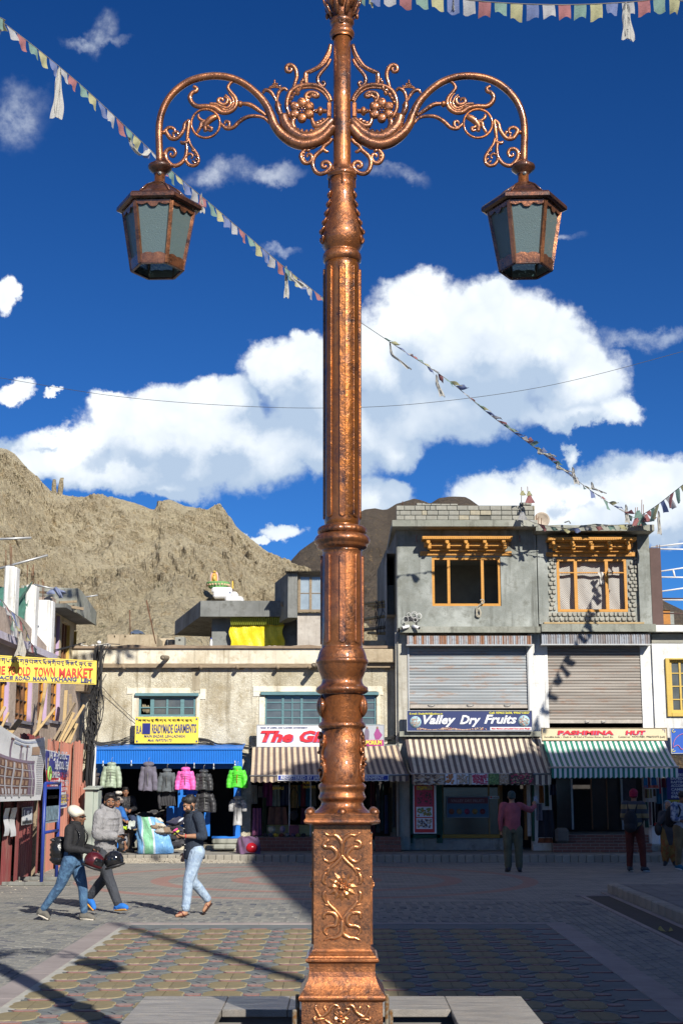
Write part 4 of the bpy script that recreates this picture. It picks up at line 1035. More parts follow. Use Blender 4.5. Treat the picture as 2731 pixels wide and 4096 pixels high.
def uneven(mb, x0, x1, z0, z1, Y, th, step=.35, amp=.02, seed=1):
 n = max(2, int((x1-x0)/step)); xs = [x0+(x1-x0)*i/n for i in range(n+1)]; zs = [z1+amp*mn.noise(Vector((x*1.7, seed, 0)))*2+amp*.6*mn.noise(Vector((x*6, seed, 3))) for x in xs]
 vs = []
 for x, z in zip(xs, zs): vs += [(x, Y, z0), (x, Y, z), (x, Y+th, z), (x, Y+th, z0)]
 fs = []
 for i in range(n):
  a, b = i*4, i*4+4; fs += [(a, b, b+1, a+1), (a+1, b+1, b+2, a+2), (a+2, b+2, b+3, a+3), (a+3, b+3, b, a)]
 fs += [(0, 1, 2, 3), (4*n+3, 4*n+2, 4*n+1, 4*n)]
 return mb.add(vs, fs, None, False)
uneven(MB(), xL, xR, zbeam1+.002, zpar, YC-.10, .5, amp=.03).build('parapet', mat_plaster('parapet_lime', (.62, .57, .45), (.76, .71, .58), (.42, .35, .23), 0, 1.3, .5), cb)
uneven(MB(), xL-.03, xR+.02, zpar-.035, zpar+.035, YC-.17, .6, .25, .03, 5).build('coping', M('mud_coping', (.27, .20, .14), .95, .35, 3, bump=.9, bs=14), cb)
uneven(MB(), xL, xR, zbeam0, zbeam1, YC-.16, .3, .9, .008, 9).build('beam', m_oldwood, cb)
for u in (500, 806, 952, 1112, 1238):
 x, z = xz(u, 2640+22, YC); mb = MB(); mb.tube([(x, YC-.26, z-.06), (x, YC+.1, z-.06)], .05, 8); mb.build('beam_end', m_oldwood, cb)
for u, v in ((662, 2632), (1262, 2662)):
 x, z = xz(u, v, YC-.4); mb = MB(); mb.tube([(x+.02, YC-.12, z+.03), (x-.05, YC-.62, z-.01)], .062, 12, cap=False); mb.tube([(x+.02, YC-.12, z+.03), (x-.05, YC-.61, z-.01)], .05, 12); mb.build('drain_spout', M('old_pipe', (.22, .18, .13), .85, .3, 8), cb)
mb = MB(); PB(mb, 770, 2668, 800, 2760, YC-.012, .02); mb.build('repair_patch', mat_plaster('patch_mud', (.36, .31, .22), (.42, .37, .27), (.30, .25, .17)), cb)
mb = MB(); PB(mb, 765, 2676, 794, 2683, YC-.05, .06); mb.build('wood_stub', m_oldwood, cb); mb = MB(); PB(mb, 958, 2660, 972, 2678, YC-.05, .06, .006); mb.build('wood_stub', m_oldwood, cb)
m_trim = mat_plaster('pale_trim', (.66, .62, .50), (.78, .74, .62), (.52, .46, .34), 0, 2, .5)
for nm, q in (('a', ((508, 2752, 760, 2776), (527, 2776, 554, 2975), (785, 2776, 798, 2978), (800, 2755, 823, 2797))), ('b', ((1012, 2745, 1265, 2767), (1012, 2767, 1040, 2786), (1036, 2786, 1058, 2900), (1506, 2780, 1520, 2898), (1470, 2745, 1530, 2766), (1508, 2766, 1532, 2780)))):
 for r in q:
  mb = MB(); PB(mb, *r, YC-.022, .03, .006); mb.build('window_surround', m_trim, cb)
for (u0, u1, v) in ((540, 795, 2772), (1043, 1515, 2768)):
 mb = MB(); PB(mb, u0, v, u1, v+12, YC-.10, .14, .005); mb.build('lintel', m_teal, cb)
F_ = mullion_window(cb, *w1, YC+.02, [(.235, .10), (.50, .055), (.765, .10)], [[.45], [.45], [.45], [.45]], m_teal, m_glassd, .055, .08, glass=[[None, None], [m_glassd]*2, [m_glassd]*2, [m_glassd]*2])
mullion_window(cb, *w2, YC+.02, [(.16, .055), (.245, .03), (.33, .055), (.50, .05), (.66, .055), (.84, .055)], [.25, .5, .75], m_teal, m_glassd, .04, .08)
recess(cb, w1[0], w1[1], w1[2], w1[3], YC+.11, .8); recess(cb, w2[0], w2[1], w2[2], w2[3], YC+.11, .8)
mb = MB()
for k in range(9): mb.sph((w1[0]+.10+.028*k, YC+.10, w1[2]+.22+rnd(-.05, .03)), (.035, .03, .10), 7, 5)
tag(mb.build('stacked_bundles', cloth('khaki_bundle', (.22, .18, .11))), 'tied khaki bundles standing in the open left light of the teal window', 'bundles')
mb = MB()
for i in range(260):
 u = random.choice((rnd(318, 440), rnd(380, 560))); p = W(u, 2585, YC+rnd(.3, 1.5)); r = rnd(.02, .07)
 mb.sph((p.x, p.y, zpar+.02+rnd(0, .10)*(1 if u < 440 else .3)), (r, r, r*.6), 5, 4)
tag(mb.build('rubble', M('white_rubble', (.55, .53, .48), .95, .4, 9)), 'pale rubble and snow-white stones heaped on the cream parapet', 'rubble', kind='stuff')
mb = MB()
for i in range(46):
 u = rnd(560, 1270); p = W(u, 2585, YC+rnd(.0, .4)); r = rnd(.04, .13); mb.sph((p.x, p.y, zpar+.015), (r, r, r*.45), 6, 4)
tag(mb.build('roof_stones', M('roof_stone', (.36, .31, .24), .95, .4, 9)), 'flat stones weighing down the roof edge of the cream building', 'stones', kind='stuff')
# ======================= far houses above the parapet =======================
YH = 52.0
gh = thing('grey_house', 'flat-roofed grey cement house behind the parapet with a yellow tarp on its front', 'house', (-3.5, YH, 0))
def HX(u, v, Y=YH): return W(u, v, Y)
a = HX(803, 2400); b = HX(1175, 2400); z0 = HX(PX, 2466).z; z1 = HX(PX, 2403).z
back = HX(700, 2480, YH+6.5)
P0 = Vector((a.x, YH, 0)); P1 = Vector((HX(1178, 2430).x, YH, 0)); PL = Vector((HX(700, 2500, YH+7).x, YH+7, 0))
mb = MB(); mb.prism([(P0.x, P0.y, z0), (P1.x, P1.y, z0), (P1.x, YH+9, z0), (PL.x, PL.y, z0)][::-1], (0, 0, z1-z0)); mb.build('roof_slab', m_cement2, gh)
q0 = HX(848, 2520, YH+.7); q1 = HX(1185, 2520, YH+.7)
mb = MB(); mb.prism([(q0.x, YH+.7, 2), (q1.x, YH+.7, 2), (q1.x, YH+8.5, 2), (q0.x-.8, YH+8.5, 2)][::-1], (0, 0, z0-2-.002)); mb.build('wall', m_cement2, gh)
for (u0, u1, v0, v1) in ((800, 832, 2510, 2580), (762, 776, 2545, 2580)):
 Yw = YH+2.2 if u0 == 800 else YH+5; xw = q0.x-.8*(Yw-YH-.7)/7.8-.02
 zz0, zz1 = HX(PX, v1, Yw).z, HX(PX, v0, Yw).z; MB().box(xw-.02, xw+.02, Yw, Yw+1.1, zz0, zz1).build('window', m_brownwood, gh)
tp = thing('yellow_tarp', 'bright yellow tarpaulin hung across the front of the grey house', 'tarpaulin', HX(1030, 2580, YH+.4))
ta, tb = HX(922, 2470, YH+.45), HX(1135, 2470, YH+.45); tz0 = HX(PX, 2590, YH+.4).z
def tarp(s, t):
 x = ta.x+(tb.x-ta.x)*s; y = YH+.42+.025*sin(s*34+t*3)*(.3+.7*abs(t-.5))+.02*sin(s*9-t*6); return (x+.05*sin(t*7), y, tz0+(z0-.26-tz0)*t-.03*sin(pi*s*3)**2)
mb = MB(); mb.grid(tarp, 70, 20); mb.build('sheet', cloth('tarp_yellow', (.80, .62, .01), .45, .08, .8), tp)
mb = MB(); corrug(mb, lambda s, t: (ta.x+.02+(tb.x-ta.x-.04)*s, YH+.16+.16*(1-t), z0-.28+.26*t), 26, 2, .025, (0, -1, 0)); mb.build('corrugated_strip', M('olive_sheet', (.26, .29, .04), .5, .15), tp)
tur = thing('turret_room', 'small grey concrete stair room with wood-framed windows beside the lamp post', 'rooftop room', HX(1180, 2440, 50))
YT = 50.5
c0, c1, c2 = HX(1098, 2300, YT+2.4).x, HX(1152, 2300, YT).x, HX(1190, 2300, YT).x
zt0, zt1 = HX(PX, 2470, YT).z, HX(PX, 2290, YT).z; c3 = HX(1400, 2380, YT).x
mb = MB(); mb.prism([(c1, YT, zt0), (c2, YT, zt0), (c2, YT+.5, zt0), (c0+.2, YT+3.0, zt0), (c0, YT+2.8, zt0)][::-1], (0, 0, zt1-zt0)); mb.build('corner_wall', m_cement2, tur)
zw0, zw1 = HX(PX, 2446, YT).z, HX(PX, 2296, YT).z
mullion_window(tur, c2+.02, c3, zw0, zw1, YT+.12, [(.24, .09), (.46, .09), (.72, .09)], [.5], m_oldwood, m_glassl, .09, .1)
MB().box(c2, c3+.1, YT+.3, YT+3, zt0-2.5, zw0-.01).build('wall', mat_plaster('pale_block', (.42, .38, .33), (.52, .48, .42), (.34, .30, .26), 0, 2), tur)
mb = MB(); corrug(mb, lambda s, t: (c1-.1+(c3-c1+.3)*s, YT-.25+3.4*t, zt1+.02+.12*t), 34, 2, .03, (0, 0, 1)); mb.build('roof_sheet', M('roof_tin', (.25, .23, .21), .6, .3), tur)
MB().box(c2+.03, c3-.05, YT+.35, YT+.36, zw0+.05, zw1-.05).build('curtain', M('inner_curtain', (.45, .47, .48), .8), tur)
mb = MB(); p = HX(1135, 2414, YH-.4); mb.tube([(p.x+.05, YH+.1, p.z+.1), (p.x-.03, YH-.6, p.z-.05)], .10, 10); mb.build('drain_spout', MATS['old_pipe'], gh)
mh = thing('mud_house', 'low mud-brick house with small square openings at the foot of the hill', 'house', W(500, 2580, 58))
x0, z_ = xz(430, 2583, 58); x1 = W(628, 2560, 58).x; ztm = W(PX, 2538, 58).z
mb = MB(); ops = [(W(u, 2545, 58).x, W(u+5, 2545, 58).x, W(PX, 2550, 58).z, W(PX, 2542, 58).z) for u in (456, 499)]
wall_open(mb, x0, x1, 3, ztm, 58, .5, ops); mb.box(x0, x1, 58.5, 62, 3, ztm-.1); mb.build('wall', m_mud, mh)
mb = MB(); PB(mb, 622, 2552, 700, 2600, 60, 3, .1); mb.build('side_wall', m_mud, mh)
bt = thing('block_chimney', 'small grey block stack with a hole standing on the parapet', 'block stack', W(720, 2580, 40))
mb = MB(); PB(mb, 700, 2548, 738, 2586, 40, .4, .01); mb.build('block', m_block, bt); mb = MB(); PB(mb, 715, 2556, 723, 2563, 39.99, .05); mb.build('hole', m_inter, bt)
tk = thing('water_can', 'small round black can standing on the parapet beside the block stack', 'can', W(670, 2575, 40))
p = W(670, 2576, 40); MB().lathe([(.045, p.z-.03), (.05, p.z), (.05, p.z+.10), (.03, p.z+.13)], (p.x, 40), 14).build('body', m_black, tk)
p = W(845, 2580, 38.6); bo = thing('bottle', 'white plastic bottle standing on the parapet in front of the grey house', 'bottle', p)
MB().lathe([(.035, p.z-.12), (.04, p.z-.1), (.04, p.z+.10), (.018, p.z+.14), (.018, p.z+.17)], (p.x, 38.6), 14).build('body', m_pvc, bo); MB().lathe([(.02, p.z+.17), (.02, p.z+.20)], (p.x, 38.6), 12).build('cap', m_blue, bo)
car = thing('parked_car', 'silver blue hatchback parked on the track below the hill', 'car', W(548, 2535, 75))
p = W(548, 2535, 75); L = 49*75/5500*1.0
prof_ = [(-.5, 0), (-.5, .16), (-.44, .24), (-.30, .27), (-.18, .40), (.10, .42), (.27, .30), (.46, .22), (.5, .14), (.5, 0)]
mb = MB(); mb.prism([(p.x+a*L, 75, p.z+b*L*.8) for a, b in prof_][::-1], (0, .9, 0)); mb.build('body', M('car_paint', (.16, .19, .24), .25, .05, metal=.5), car)
MB().prism([(p.x+a*L, 74.98, p.z+b*L*.8) for a, b in [(-.24, .28), (-.15, .37), (.08, .385), (.20, .30), (.20, .28)]][::-1], (0, .94, 0)).build('window', m_glassd, car)
for s in (-.3, .3):
 mb = MB(); mb.tube([(p.x+s*L, 74.96, p.z), (p.x+s*L, 75.94, p.z)], .075*L, 14); mb.build('wheel', m_black, car)
YS = 98; sh = thing('hillside_shrine', 'small white stepped shrine with a painted arch and lotus base on the rocky slope', 'shrine', W(880, 2400, YS))
def lay(u0, v0, u1, v1, dy, nm, mt, dep=2.5, b=.12): mb = MB(); PB(mb, u0, v0, u1, v1, YS+dy, dep, b); return mb.build(nm, mt, sh)
lay(838, 2374, 985, 2560, 1.6, 'rock_base', m_hill, 4, .4); lay(846, 2348, 928, 2372, 1, 'white_step', m_whitepaint); lay(852, 2366, 950, 2392, .4, 'white_step', m_whitepaint); lay(900, 2385, 972, 2408, -.4, 'white_step', m_whitepaint)
g1, g2 = M('shrine_green', (.14, .32, .10), .7), M('shrine_orange', (.62, .32, .07), .7)
c = W(873, 2338, YS+2); mb = MB(); mb.lathe([(.65, c.z-.28), (.85, c.z+.02), (.86, c.z+.14)], (c.x, c.y), 24); mb.build('lotus_base', g1, sh)
mb = MB()
for k in range(12): a = pi+pi*k/11; mb.sph((c.x+.80*cos(a), c.y+.80*sin(a), c.z-.06), (.09, .05, .09), 6, 4)
mb.build('lotus_petals', M('petal_mix', (.60, .40, .25), .7, .5, 9), sh)
c = W(858, 2310, YS+2); arch = [(.24*cos(t)*1.0, .30*sin(t)+.12) for t in [pi*i/12 for i in range(13)]]+[(-.26, -.32), (.26, -.32)]
MB().prism([(c.x+x*1.15, c.y+.05, c.z+z*1.12) for x, z in arch][::-1], (0, .2, 0)).build('arch_rim', M('shrine_pink', (.66, .42, .44), .7), sh)
MB().prism([(c.x+x*.85, c.y, c.z+z*.9) for x, z in arch][::-1], (0, .2, 0)).build('arch_panel', g2, sh)
mb = MB(); mb.sph((c.x, c.y-.02, c.z+.44), (.13, .08, .07)); mb.sph((c.x, c.y-.06, c.z-.05), (.12, .08, .18)); mb.sph((c.x, c.y-.06, c.z+.16), .07); mb.build('figure', M('shrine_gold', (.60, .42, .10), .6), sh)
p = W(934, 2320, YS); mb = MB(); mb.tube([(p.x, YS, p.z), (p.x-.1, YS, p.z-1.5)], .025, 6); mb.build('flag_pole', m_rebar, sh); MB().box(p.x-.09, p.x+.01, YS-.02, YS+.02, p.z-.62, p.z-.08).build('pole_flag', m_yel, sh)
# ======================= the two grey buildings on the right =======================
YG = 36.5
gb = thing('grey_building', 'two-storey grey cement building with a block parapet and empty carved window', 'building', (3.5, YG, 0))
def roofedge(mb, u0, u1, v0, v1, Y, dep): return PB(mb, u0, v0, u1, v1, Y, dep)
YU = YG-.0   # upper wall plane
ua, ub = 1592, 2142
X0, X1 = W(1590, 2330, YG).x, W(2147, 2330, YG).x; XS = W(1563, 2330, YG).x
z_b, z_t = W(PX, 2512, YG).z, W(PX, 2106, YG).z
wo = (W(1727, 2330, YG).x, W(2002, 2330, YG).x, W(PX, 2424, YG).z, W(PX, 2228, YG).z)
mb = MB(); wall_open(mb, X0, X1, z_b, z_t, YU, .3, [wo]); mb.build('upper_wall', m_cement, gb)
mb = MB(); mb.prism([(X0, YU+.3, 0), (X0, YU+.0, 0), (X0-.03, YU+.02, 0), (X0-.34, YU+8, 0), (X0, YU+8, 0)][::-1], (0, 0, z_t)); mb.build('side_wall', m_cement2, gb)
MB().box(X0, X1, YU+.9, YU+8, z_b, z_t-.01).build('rear_block', m_inter, gb) if False else None
mb = MB(); PB(mb, 1568, 2080, 2148, 2105, YU-.62, 9); mb.build('roof_slab', m_slab, gb)
mb = MB(); PB(mb, 1600, 2506, 2160, 2530, YU-.30, 3.0); mb.build('ledge', m_slab, gb)
me_blk = MB().bbox(-.5, .5, -.5, .5, -.5, .5, .045).mesh('cement_block', m_block)
def blockrow(root, uA, uB, vA, vB, Y, bw, skip=(), off=0.0, dep=.2, nm='cement_block', me=None, gap=.014, jit=.004):
 xa, xb = W(uA, vA, Y).x, W(uB, vA, Y).x; za, zb = W(PX, vB, Y).z, W(PX, vA, Y).z; x = xa-off*bw; i = 0
 while x < xb-.02:
  w = bw*rnd(.93, 1.05);
  if random.random() < .12: w *= .5
  l = max(x, xa); r = min(x+w, xb)
  if r-l > .05 and i not in skip:
   inst(me or me_blk, nm, root, Matrix.Translation(((l+r)/2, Y+dep/2+rnd(-jit, jit)*2, (za+zb)/2)) @ Matrix.Rotation(rnd(-.006, .006), 4, 'Y') @ Matrix.Diagonal((r-l-gap, dep, zb-za-gap, 1)))
  x += w; i += 1
Yp = YU-.5
for r in range(3):
 v1_ = 2080-r*19.5; blockrow(gb, 1584, 2138, v1_-19, v1_, Yp, .29, off=.5*(r % 2)+.2, skip=(8,) if r == 0 else ())
blockrow(gb, 1665, 1700, 2011, 2022, Yp+.02, .15); blockrow(gb, 1685, 1830, 2014, 2022, Yp, .27)
blockrow(gb, 2078, 2126, 2008, 2020, Yp, .16)
mb = MB(); PB(mb, 1588, 2022, 2136, 2079, Yp+.03, .14); mb.build('parapet_mortar', M('dark_mortar', (.14, .14, .12), .95, .3), gb)
def rebars(root, uvs, Y, top, mat=None):
 for (u, v0, v1) in uvs:
  a, b = W(u, v0, Y), W(u+rnd(-2, 2), v1, Y); mb = MB(); mb.tube([a, b], .009, 6); mb.build('rebar', mat or m_rebar, root)
rebars(gb, [(2084, 2010, 1948), (2110, 2010, 1946), (1609, 2022, 2004)], Yp+.1, 0)
def cornice(root, u0, u1, vt, Y, W_=None):
 c = MB(); uc = (u0+u1)/2
 w = u1-u0
 def row(ua_, ub_, v0, v1, out, nm, b=.006): mb = MB(); PB(mb, ua_, v0, ub_, v1, Y-out, out+.02, b); return mb.build(nm, m_carve, root)
 row(u0+4, u1, vt+0, vt+12, .46, 'cornice_board')
 row(u0+24, u1-20, vt+12, vt+20, .36, 'cornice_board')
 row(u0+12, u1-16, vt+22, vt+40, .27, 'frieze_board'); row(u0+30, u1-24, vt+40, vt+46, .20, 'frieze_board'); row(u0+34, u1-30, vt+46, vt+60, .14, 'frieze_board')
 k_ = row(u0-4, u1-4, vt+61, vt+77, .05, 'key_board', .003)
 mb = MB(); n = int(w/9)
 for i in range(n):
  p = W(u0+8+(w-14)*i/(n-1), vt+6.5, Y-.46); mb.sph(p, (.017, .012, .020), 7, 5)
 mb.build('bosses', m_carve, root, kind='stuff')
 for i in range(5):
  u = u0+28+(w-64)*i/4
  mb = MB(); p = W(u, vt+16, Y-.42); q = W(u, vt+22, Y-.36)
  mb.bbox(p.x-.05, p.x+.05, Y-.42, Y-.2, q.z-.05, p.z+.03, .012); mb.sph((p.x, Y-.40, q.z-.05), (.04, .04, .035), 8, 6)
  a = W(u+5, vt+26, Y-.34); b = W(u+5, vt+50, Y-.34)
  mb.bbox(a.x-.045, a.x+.045, Y-.34, Y-.1, b.z, a.z, .01); mb.build('bracket', m_carve, root)
 mb = MB()
 for i in range(4):
  ua_, ub_ = u0+28+(w-64)*i/4+12, u0+28+(w-64)*(i+1)/4-4
  for j in range(4):
   u = ua_+(ub_-ua_)*(j+.5)/4; c_ = W(u, vt+31, Y-.275); r = .042
   mb.tube([(c_.x+r*(1-k/14)*cos(k*.55), c_.y, c_.z+r*(1-k/14)*sin(k*.55)) for k in range(13)], .009, 5)
  for j in range(11):
   u = ua_+(ub_-ua_)*j/10; c_ = W(u, vt+52, Y-.145); mb.tube([(c_.x-.016, c_.y, c_.z-.02), (c_.x+.016, c_.y, c_.z+.02)], .008, 5)
   c_ = W(u, vt+58, Y-.145); mb.sph(c_, .011, 6, 4); c_ = W(u, vt+24, Y-.275); mb.tube([(c_.x-.014, c_.y, c_.z-.01), (c_.x+.014, c_.y, c_.z+.01)], .007, 5)
 mb.build('carving', m_carve, root, kind='stuff')
 mb = MB(); n = int(w/20)
 for i in range(n):
  a = W(u0+4+(w-20)*i/n, vt+66, Y-.052); b = W(u0+4+(w-20)*(i+.8)/n, vt+72, Y-.052); s = .008
  for (x0, x1, z0, z1) in ((a.x, b.x, a.z-s, a.z), (a.x, b.x-.02, b.z, b.z+s), (a.x, a.x+s, b.z, a.z), (b.x-s, b.x, b.z-.01, a.z), (a.x+.03, b.x-.03, (a.z+b.z)/2-s/2, (a.z+b.z)/2+s/2)):
   mb.box(x0, x1, a.y-.006, a.y+.004, z0, z1)
 mb.build('key_pattern', m_carve, k_, kind='stuff')
cornice(gb, 1684, 2049, 2144, YU)
f = mullion_window(gb, *wo, YU+.03, [(.245, .075), (.735, .075)], [[], [], []], m_carve, None, .07, .12, panes=False)
recess(gb, wo[0]-1.2, wo[1]+1.0, wo[2]-.2, wo[3]+.15, YU+.31, 2.2, 'bare_room', M('bare_room', (.30, .30, .27), .95, .2))
rp = thing('rope', 'knotted pale rope hanging from the sill of the empty carved window', 'rope', W(1925, 2420, YU-.05))
pts = crom([W(u, v, YU-.05) for u, v in ((1927, 2405), (1920, 2418), (1906, 2430), (1904, 2450), (1912, 2465), (1920, 2455), (1912, 2432), (1908, 2445), (1903, 2462), (1916, 2468), (1922, 2452), (1914, 2428))], 4)
mb = MB(); mb.tube(pts, .018, 7); mb.tube(crom([W(u, v, YU-.06) for u, v in ((1919, 2402), (1928, 2398), (1934, 2406), (1930, 2414), (1922, 2412))], 4), .02, 7); mb.build('strands', M('rope_fibre', (.36, .33, .26), .95, .3, 30), rp)
for i, (u, v, rz) in enumerate(((1622, 2508, -.9), (1662, 2508, .6))):
 p = W(u, v, YU-.38); cc = thing('security_camera', ('white bullet camera' if i else 'smaller white bullet camera seen end-on')+' fixed on the grey ledge'+(' facing right' if i else ' left of the other one'), 'camera', p, 'cameras on the grey ledge')
 d = Vector((sin(rz), -cos(rz)*.6, -.25)).normalized(); mb = MB(); mb.tube([p-d*.1, p+d*.11], .042, 12); mb.build('housing', m_whitepaint, cc)
 mb = MB(); mb.tube([p+d*.112, p+d*.125], .036, 12); mb.build('lens', m_black, cc); mb = MB(); mb.tube([p-d*.05, p+Vector((0, .08, .06))], .014, 8); mb.build('bracket', m_pvc, cc)
jb = thing('junction_box', 'open black box with a tangle of white wires on the grey wall above the cameras', 'electrical box', W(1645, 2480, YU))
mb = MB(); PB(mb, 1620, 2466, 1668, 2496, YU-.04, .04); mb.build('back_plate', m_black, jb); mb = MB(); PB(mb, 1617, 2486, 1660, 2504, YU-.07, .03, .006); mb.build('cover', m_slab, jb)
for k in range(7):
 u, v = rnd(1618, 1675), rnd(2458, 2490); r = rnd(6, 14); mb = MB(); mb.tube(crom([W(u+r*cos(t), v+r*1.1*sin(t)*rnd(.8, 1.1), YU-.06-.01*k) for t in [i*.8 for i in range(9)]], 3), .006, 5); mb.build('wire', m_pvc, jb)
for u in (1666, 2078): mb = MB(); mb.tube([W(u, 2140, YU-.02), W(u-2, 2155, YU-.04), W(u+1, 2168, YU-.04)], .006, 5); mb.build('loose_wire', flat('wire_red', (.35, .02, .04)), gb)
# ---- first-floor shutter and shutter box
def slats(mb, x0, x1, z0, z1, Y, pitch=.076, amp=.014):
 n = int((z1-z0)/pitch); pr_ = []
 for i in range(n):
  z = z1-i*(z1-z0)/n; h = (z1-z0)/n
  pr_ += [(z, 0), (z-h*.15, -amp*.7), (z-h*.5, -amp), (z-h*.85, -amp*.7), (z-h*.97, 0)]
 pr_.append((z0, 0)); nx = 10; vs = [(x0+(x1-x0)*i/nx, Y+y, z) for z, y in pr_ for i in range(nx+1)]
 return mb.add(vs, [((j+1)*(nx+1)+i, (j+1)*(nx+1)+i+1, j*(nx+1)+i+1, j*(nx+1)+i) for j in range(len(pr_)-1) for i in range(nx)], None, False)
def mat_shutter(name, c1, c2, rustc):
 m, t = newmat(name); s = t.sep()
 band = t.n('ShaderNodeTexNoise'); band.inputs['Scale'].default_value = 1; band.inputs['Detail'].default_value = 2
 mp = t.n('ShaderNodeMapping'); mp.inputs['Scale'].default_value = (.25, 0, 13); t.l(t.tc.outputs['Object'], mp.inputs[0]); t.l(mp.outputs[0], band.inputs['Vector'])
 c = t.mix(t.mr(band.outputs[0], .35, .65), c1, c2); n = t.noise(2.2, 7, .7, sc3=(1, 1, 5)); c = t.mix(t.mr(n, .52, .68, 0, .75), c, rustc)
 t.set(col=c, rough=.62, metal=.15); t.bump(t.noise(40), .2, .003); return m
m_shA = mat_shutter('shutter_grey', (.20, .225, .24), (.38, .40, .41), (.30, .17, .10)); m_shB = mat_shutter('shutter_brown', (.17, .15, .13), (.33, .30, .265), (.24, .13, .08))
def rustbox(root, u0, v0, u1, v1, Y, c1, c2):
 m, t = newmat('rust_sheet'+str(int(u0))); mp = t.noise(1, 2, .5, sc3=(9, 0, .2)); c = t.mix(t.mr(mp, .40, .58), c1, c2); c = t.mix(t.mr(t.noise(14), .5, .7, 0, .5), c, tuple(x*.5 for x in c1)); t.set(col=c, rough=.6, metal=.15)
 xa, za = xz(u0, v0, Y); xb = W(u1, v0, Y).x; zb = W(PX, v1, Y).z; f = bpy.data.objects.new('shutter_hood', None); link(f); f.location = (xa, Y, zb); adopt(f, root)
 mb = MB(); corrug(mb, lambda s, t_: (xa+(xb-xa)*s, Y, zb+(za-zb)*t_), int((xb-xa)/.062), 1, .012, (0, -1, 0)); mb.build('ribbed_sheet', m, f)
 MB().box(xa-.02, xb+.02, Y-.03, Y+.4, zb-.03, zb+.002).build('hood_frame', m_galv, f); MB().box(xa, xb, Y+.02, Y+.38, zb+.003, za).build('hood_box', m_cement2, f)
 return f
YLo = YG+.1
rustbox(gb, 1627, 2543, 2125, 2578, YLo-.32, (.26, .12, .06), (.34, .38, .42))
xl, xr = W(1636, 2700, YLo).x, W(2107, 2700, YLo).x
zb_, ztp = W(PX, 2818, YLo).z, W(PX, 2570, YLo).z
MB().box(xl-.04, xl, YLo-.06, YLo+.06, zb_-.4, ztp).build('shutter_rail', m_galv, gb); MB().box(xr, xr+.04, YLo-.06, YLo+.06, zb_-.4, ztp).build('shutter_rail', m_galv, gb)
sA = slats(MB(), xl+.003, xr-.003, zb_, ztp, YLo).build('roller_shutter', m_shA, gb)
mb = MB(); mb.bbox(xl+.01, xr-.01, YLo-.02, YLo+.02, zb_-.10, zb_-.004, .006); mb.build('bottom_rail', M('rail_worn', (.42, .38, .33), .6, .3, 6), sA)
for u in (1725, 1880, 2028): mb = MB(); mb.tube(crom([W(u-14, 2818+2, YLo-.03), W(u-6, 2822, YLo-.06), W(u+6, 2822, YLo-.06), W(u+14, 2820, YLo-.03)], 3), .008, 6); mb.build('pull_handle', m_galv, sA)
recess(gb, xl, xr, zb_-.8, zb_-.1, YLo+.06, 1.2)
z1p = W(PX, 2530, YLo).z; zl = W(PX, 2945, YLo).z
mb = MB(); PB(mb, 1582, 2530, 1634, 3400, YLo-.03, .4, vm=2750); mb.build('left_pier', mat_plaster('old_pier', (.44, .42, .36), (.56, .54, .47), (.34, .31, .25)), gb)
mb = MB(); mb.box(xr+.045, W(2176, 2700, YLo).x, YLo-.03, YLo+.4, 0, z1p); mb.build('white_pier', m_white, gb)
mb = MB(); PB(mb, 1597, 2925, 2162, 2946, YLo-.28, .4); mb.build('shop_ledge', m_slab, gb)
# ---- second bay
sb2 = thing('rough_building', 'unfinished grey upper floor with rubble-stone panels, curtained carved window and bent roof edge', 'building', (7.2, YG, 0))
X0b, X1b = W(2149, 2330, YG).x+.012, W(2597, 2330, YG).x
wo2 = (W(2228, 2330, YG).x, W(2508, 2330, YG).x, W(PX, 2446, YG).z, W(PX, 2232, YG).z)
ztb = W(PX, 2130, YG).z; zbb = W(PX, 2496, YG).z
mb = MB(); wall_open(mb, X0b, X1b, zbb, ztb, YG+.09, .25, [wo2]); mb.build('infill_wall', m_cement, sb2)
mb = MB(); mb.box(X0b, W(2190, 2330, YG).x, YG+.0, YG+.088, zbb, ztb); mb.build('left_column', m_cement, sb2)
mb = MB(); mb.box(W(2552, 2330, YG).x, X1b+.02, YG-.02, YG+.4, zbb, ztb); mb.build('right_column', m_cement, sb2)
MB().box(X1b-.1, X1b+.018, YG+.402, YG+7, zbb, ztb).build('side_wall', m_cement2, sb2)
uneven(MB(), W(2138, 2110, YG-.4).x, W(2608, 2110, YG-.4).x, W(PX, 2128, YG-.4).z, W(PX, 2104, YG-.4).z, YG-.6, 7, .3, .035, 4).build('roof_slab', m_slab, sb2)
mb = MB(); PB(mb, 2164, 2496, 2622, 2526, YG-.34, 1.0); mb.build('ledge', m_slab, sb2)
mb = MB(); PB(mb, 2175, 2488, 2575, 2495, YG-.30, .25); mb.build('lying_board', m_newwood, sb2)
def stone_mesh(i):
 mb = MB(); n = 8; top = [];
 for k in range(n):
  a = 2*pi*k/n+.2; r = .5*(1+.16*mn.noise(Vector((cos(a)*2+i*7, sin(a)*2, i)))); top.append((max(-.5, min(.5, r*1.25*cos(a))), max(-.5, min(.5, r*1.25*sin(a)))))
 vs = [(x, .5, z) for x, z in top]+[(x*.98, -.2, z*.98) for x, z in top]+[(x*.72, -.5, z*.72) for x, z in top]
 fs = [(i_, i_+n, (i_+1) % n+n, (i_+1) % n) for i_ in range(n)]+[(i_+n, i_+2*n, (i_+1) % n+2*n, (i_+1) % n+n) for i_ in range(n)]+[tuple(range(2*n, 3*n))[::-1]]
 mb.add(vs, [f[::-1] for f in fs], None, False); return mb.mesh('rubble_stone', m_stone)
smesh = [stone_mesh(i) for i in range(4)]
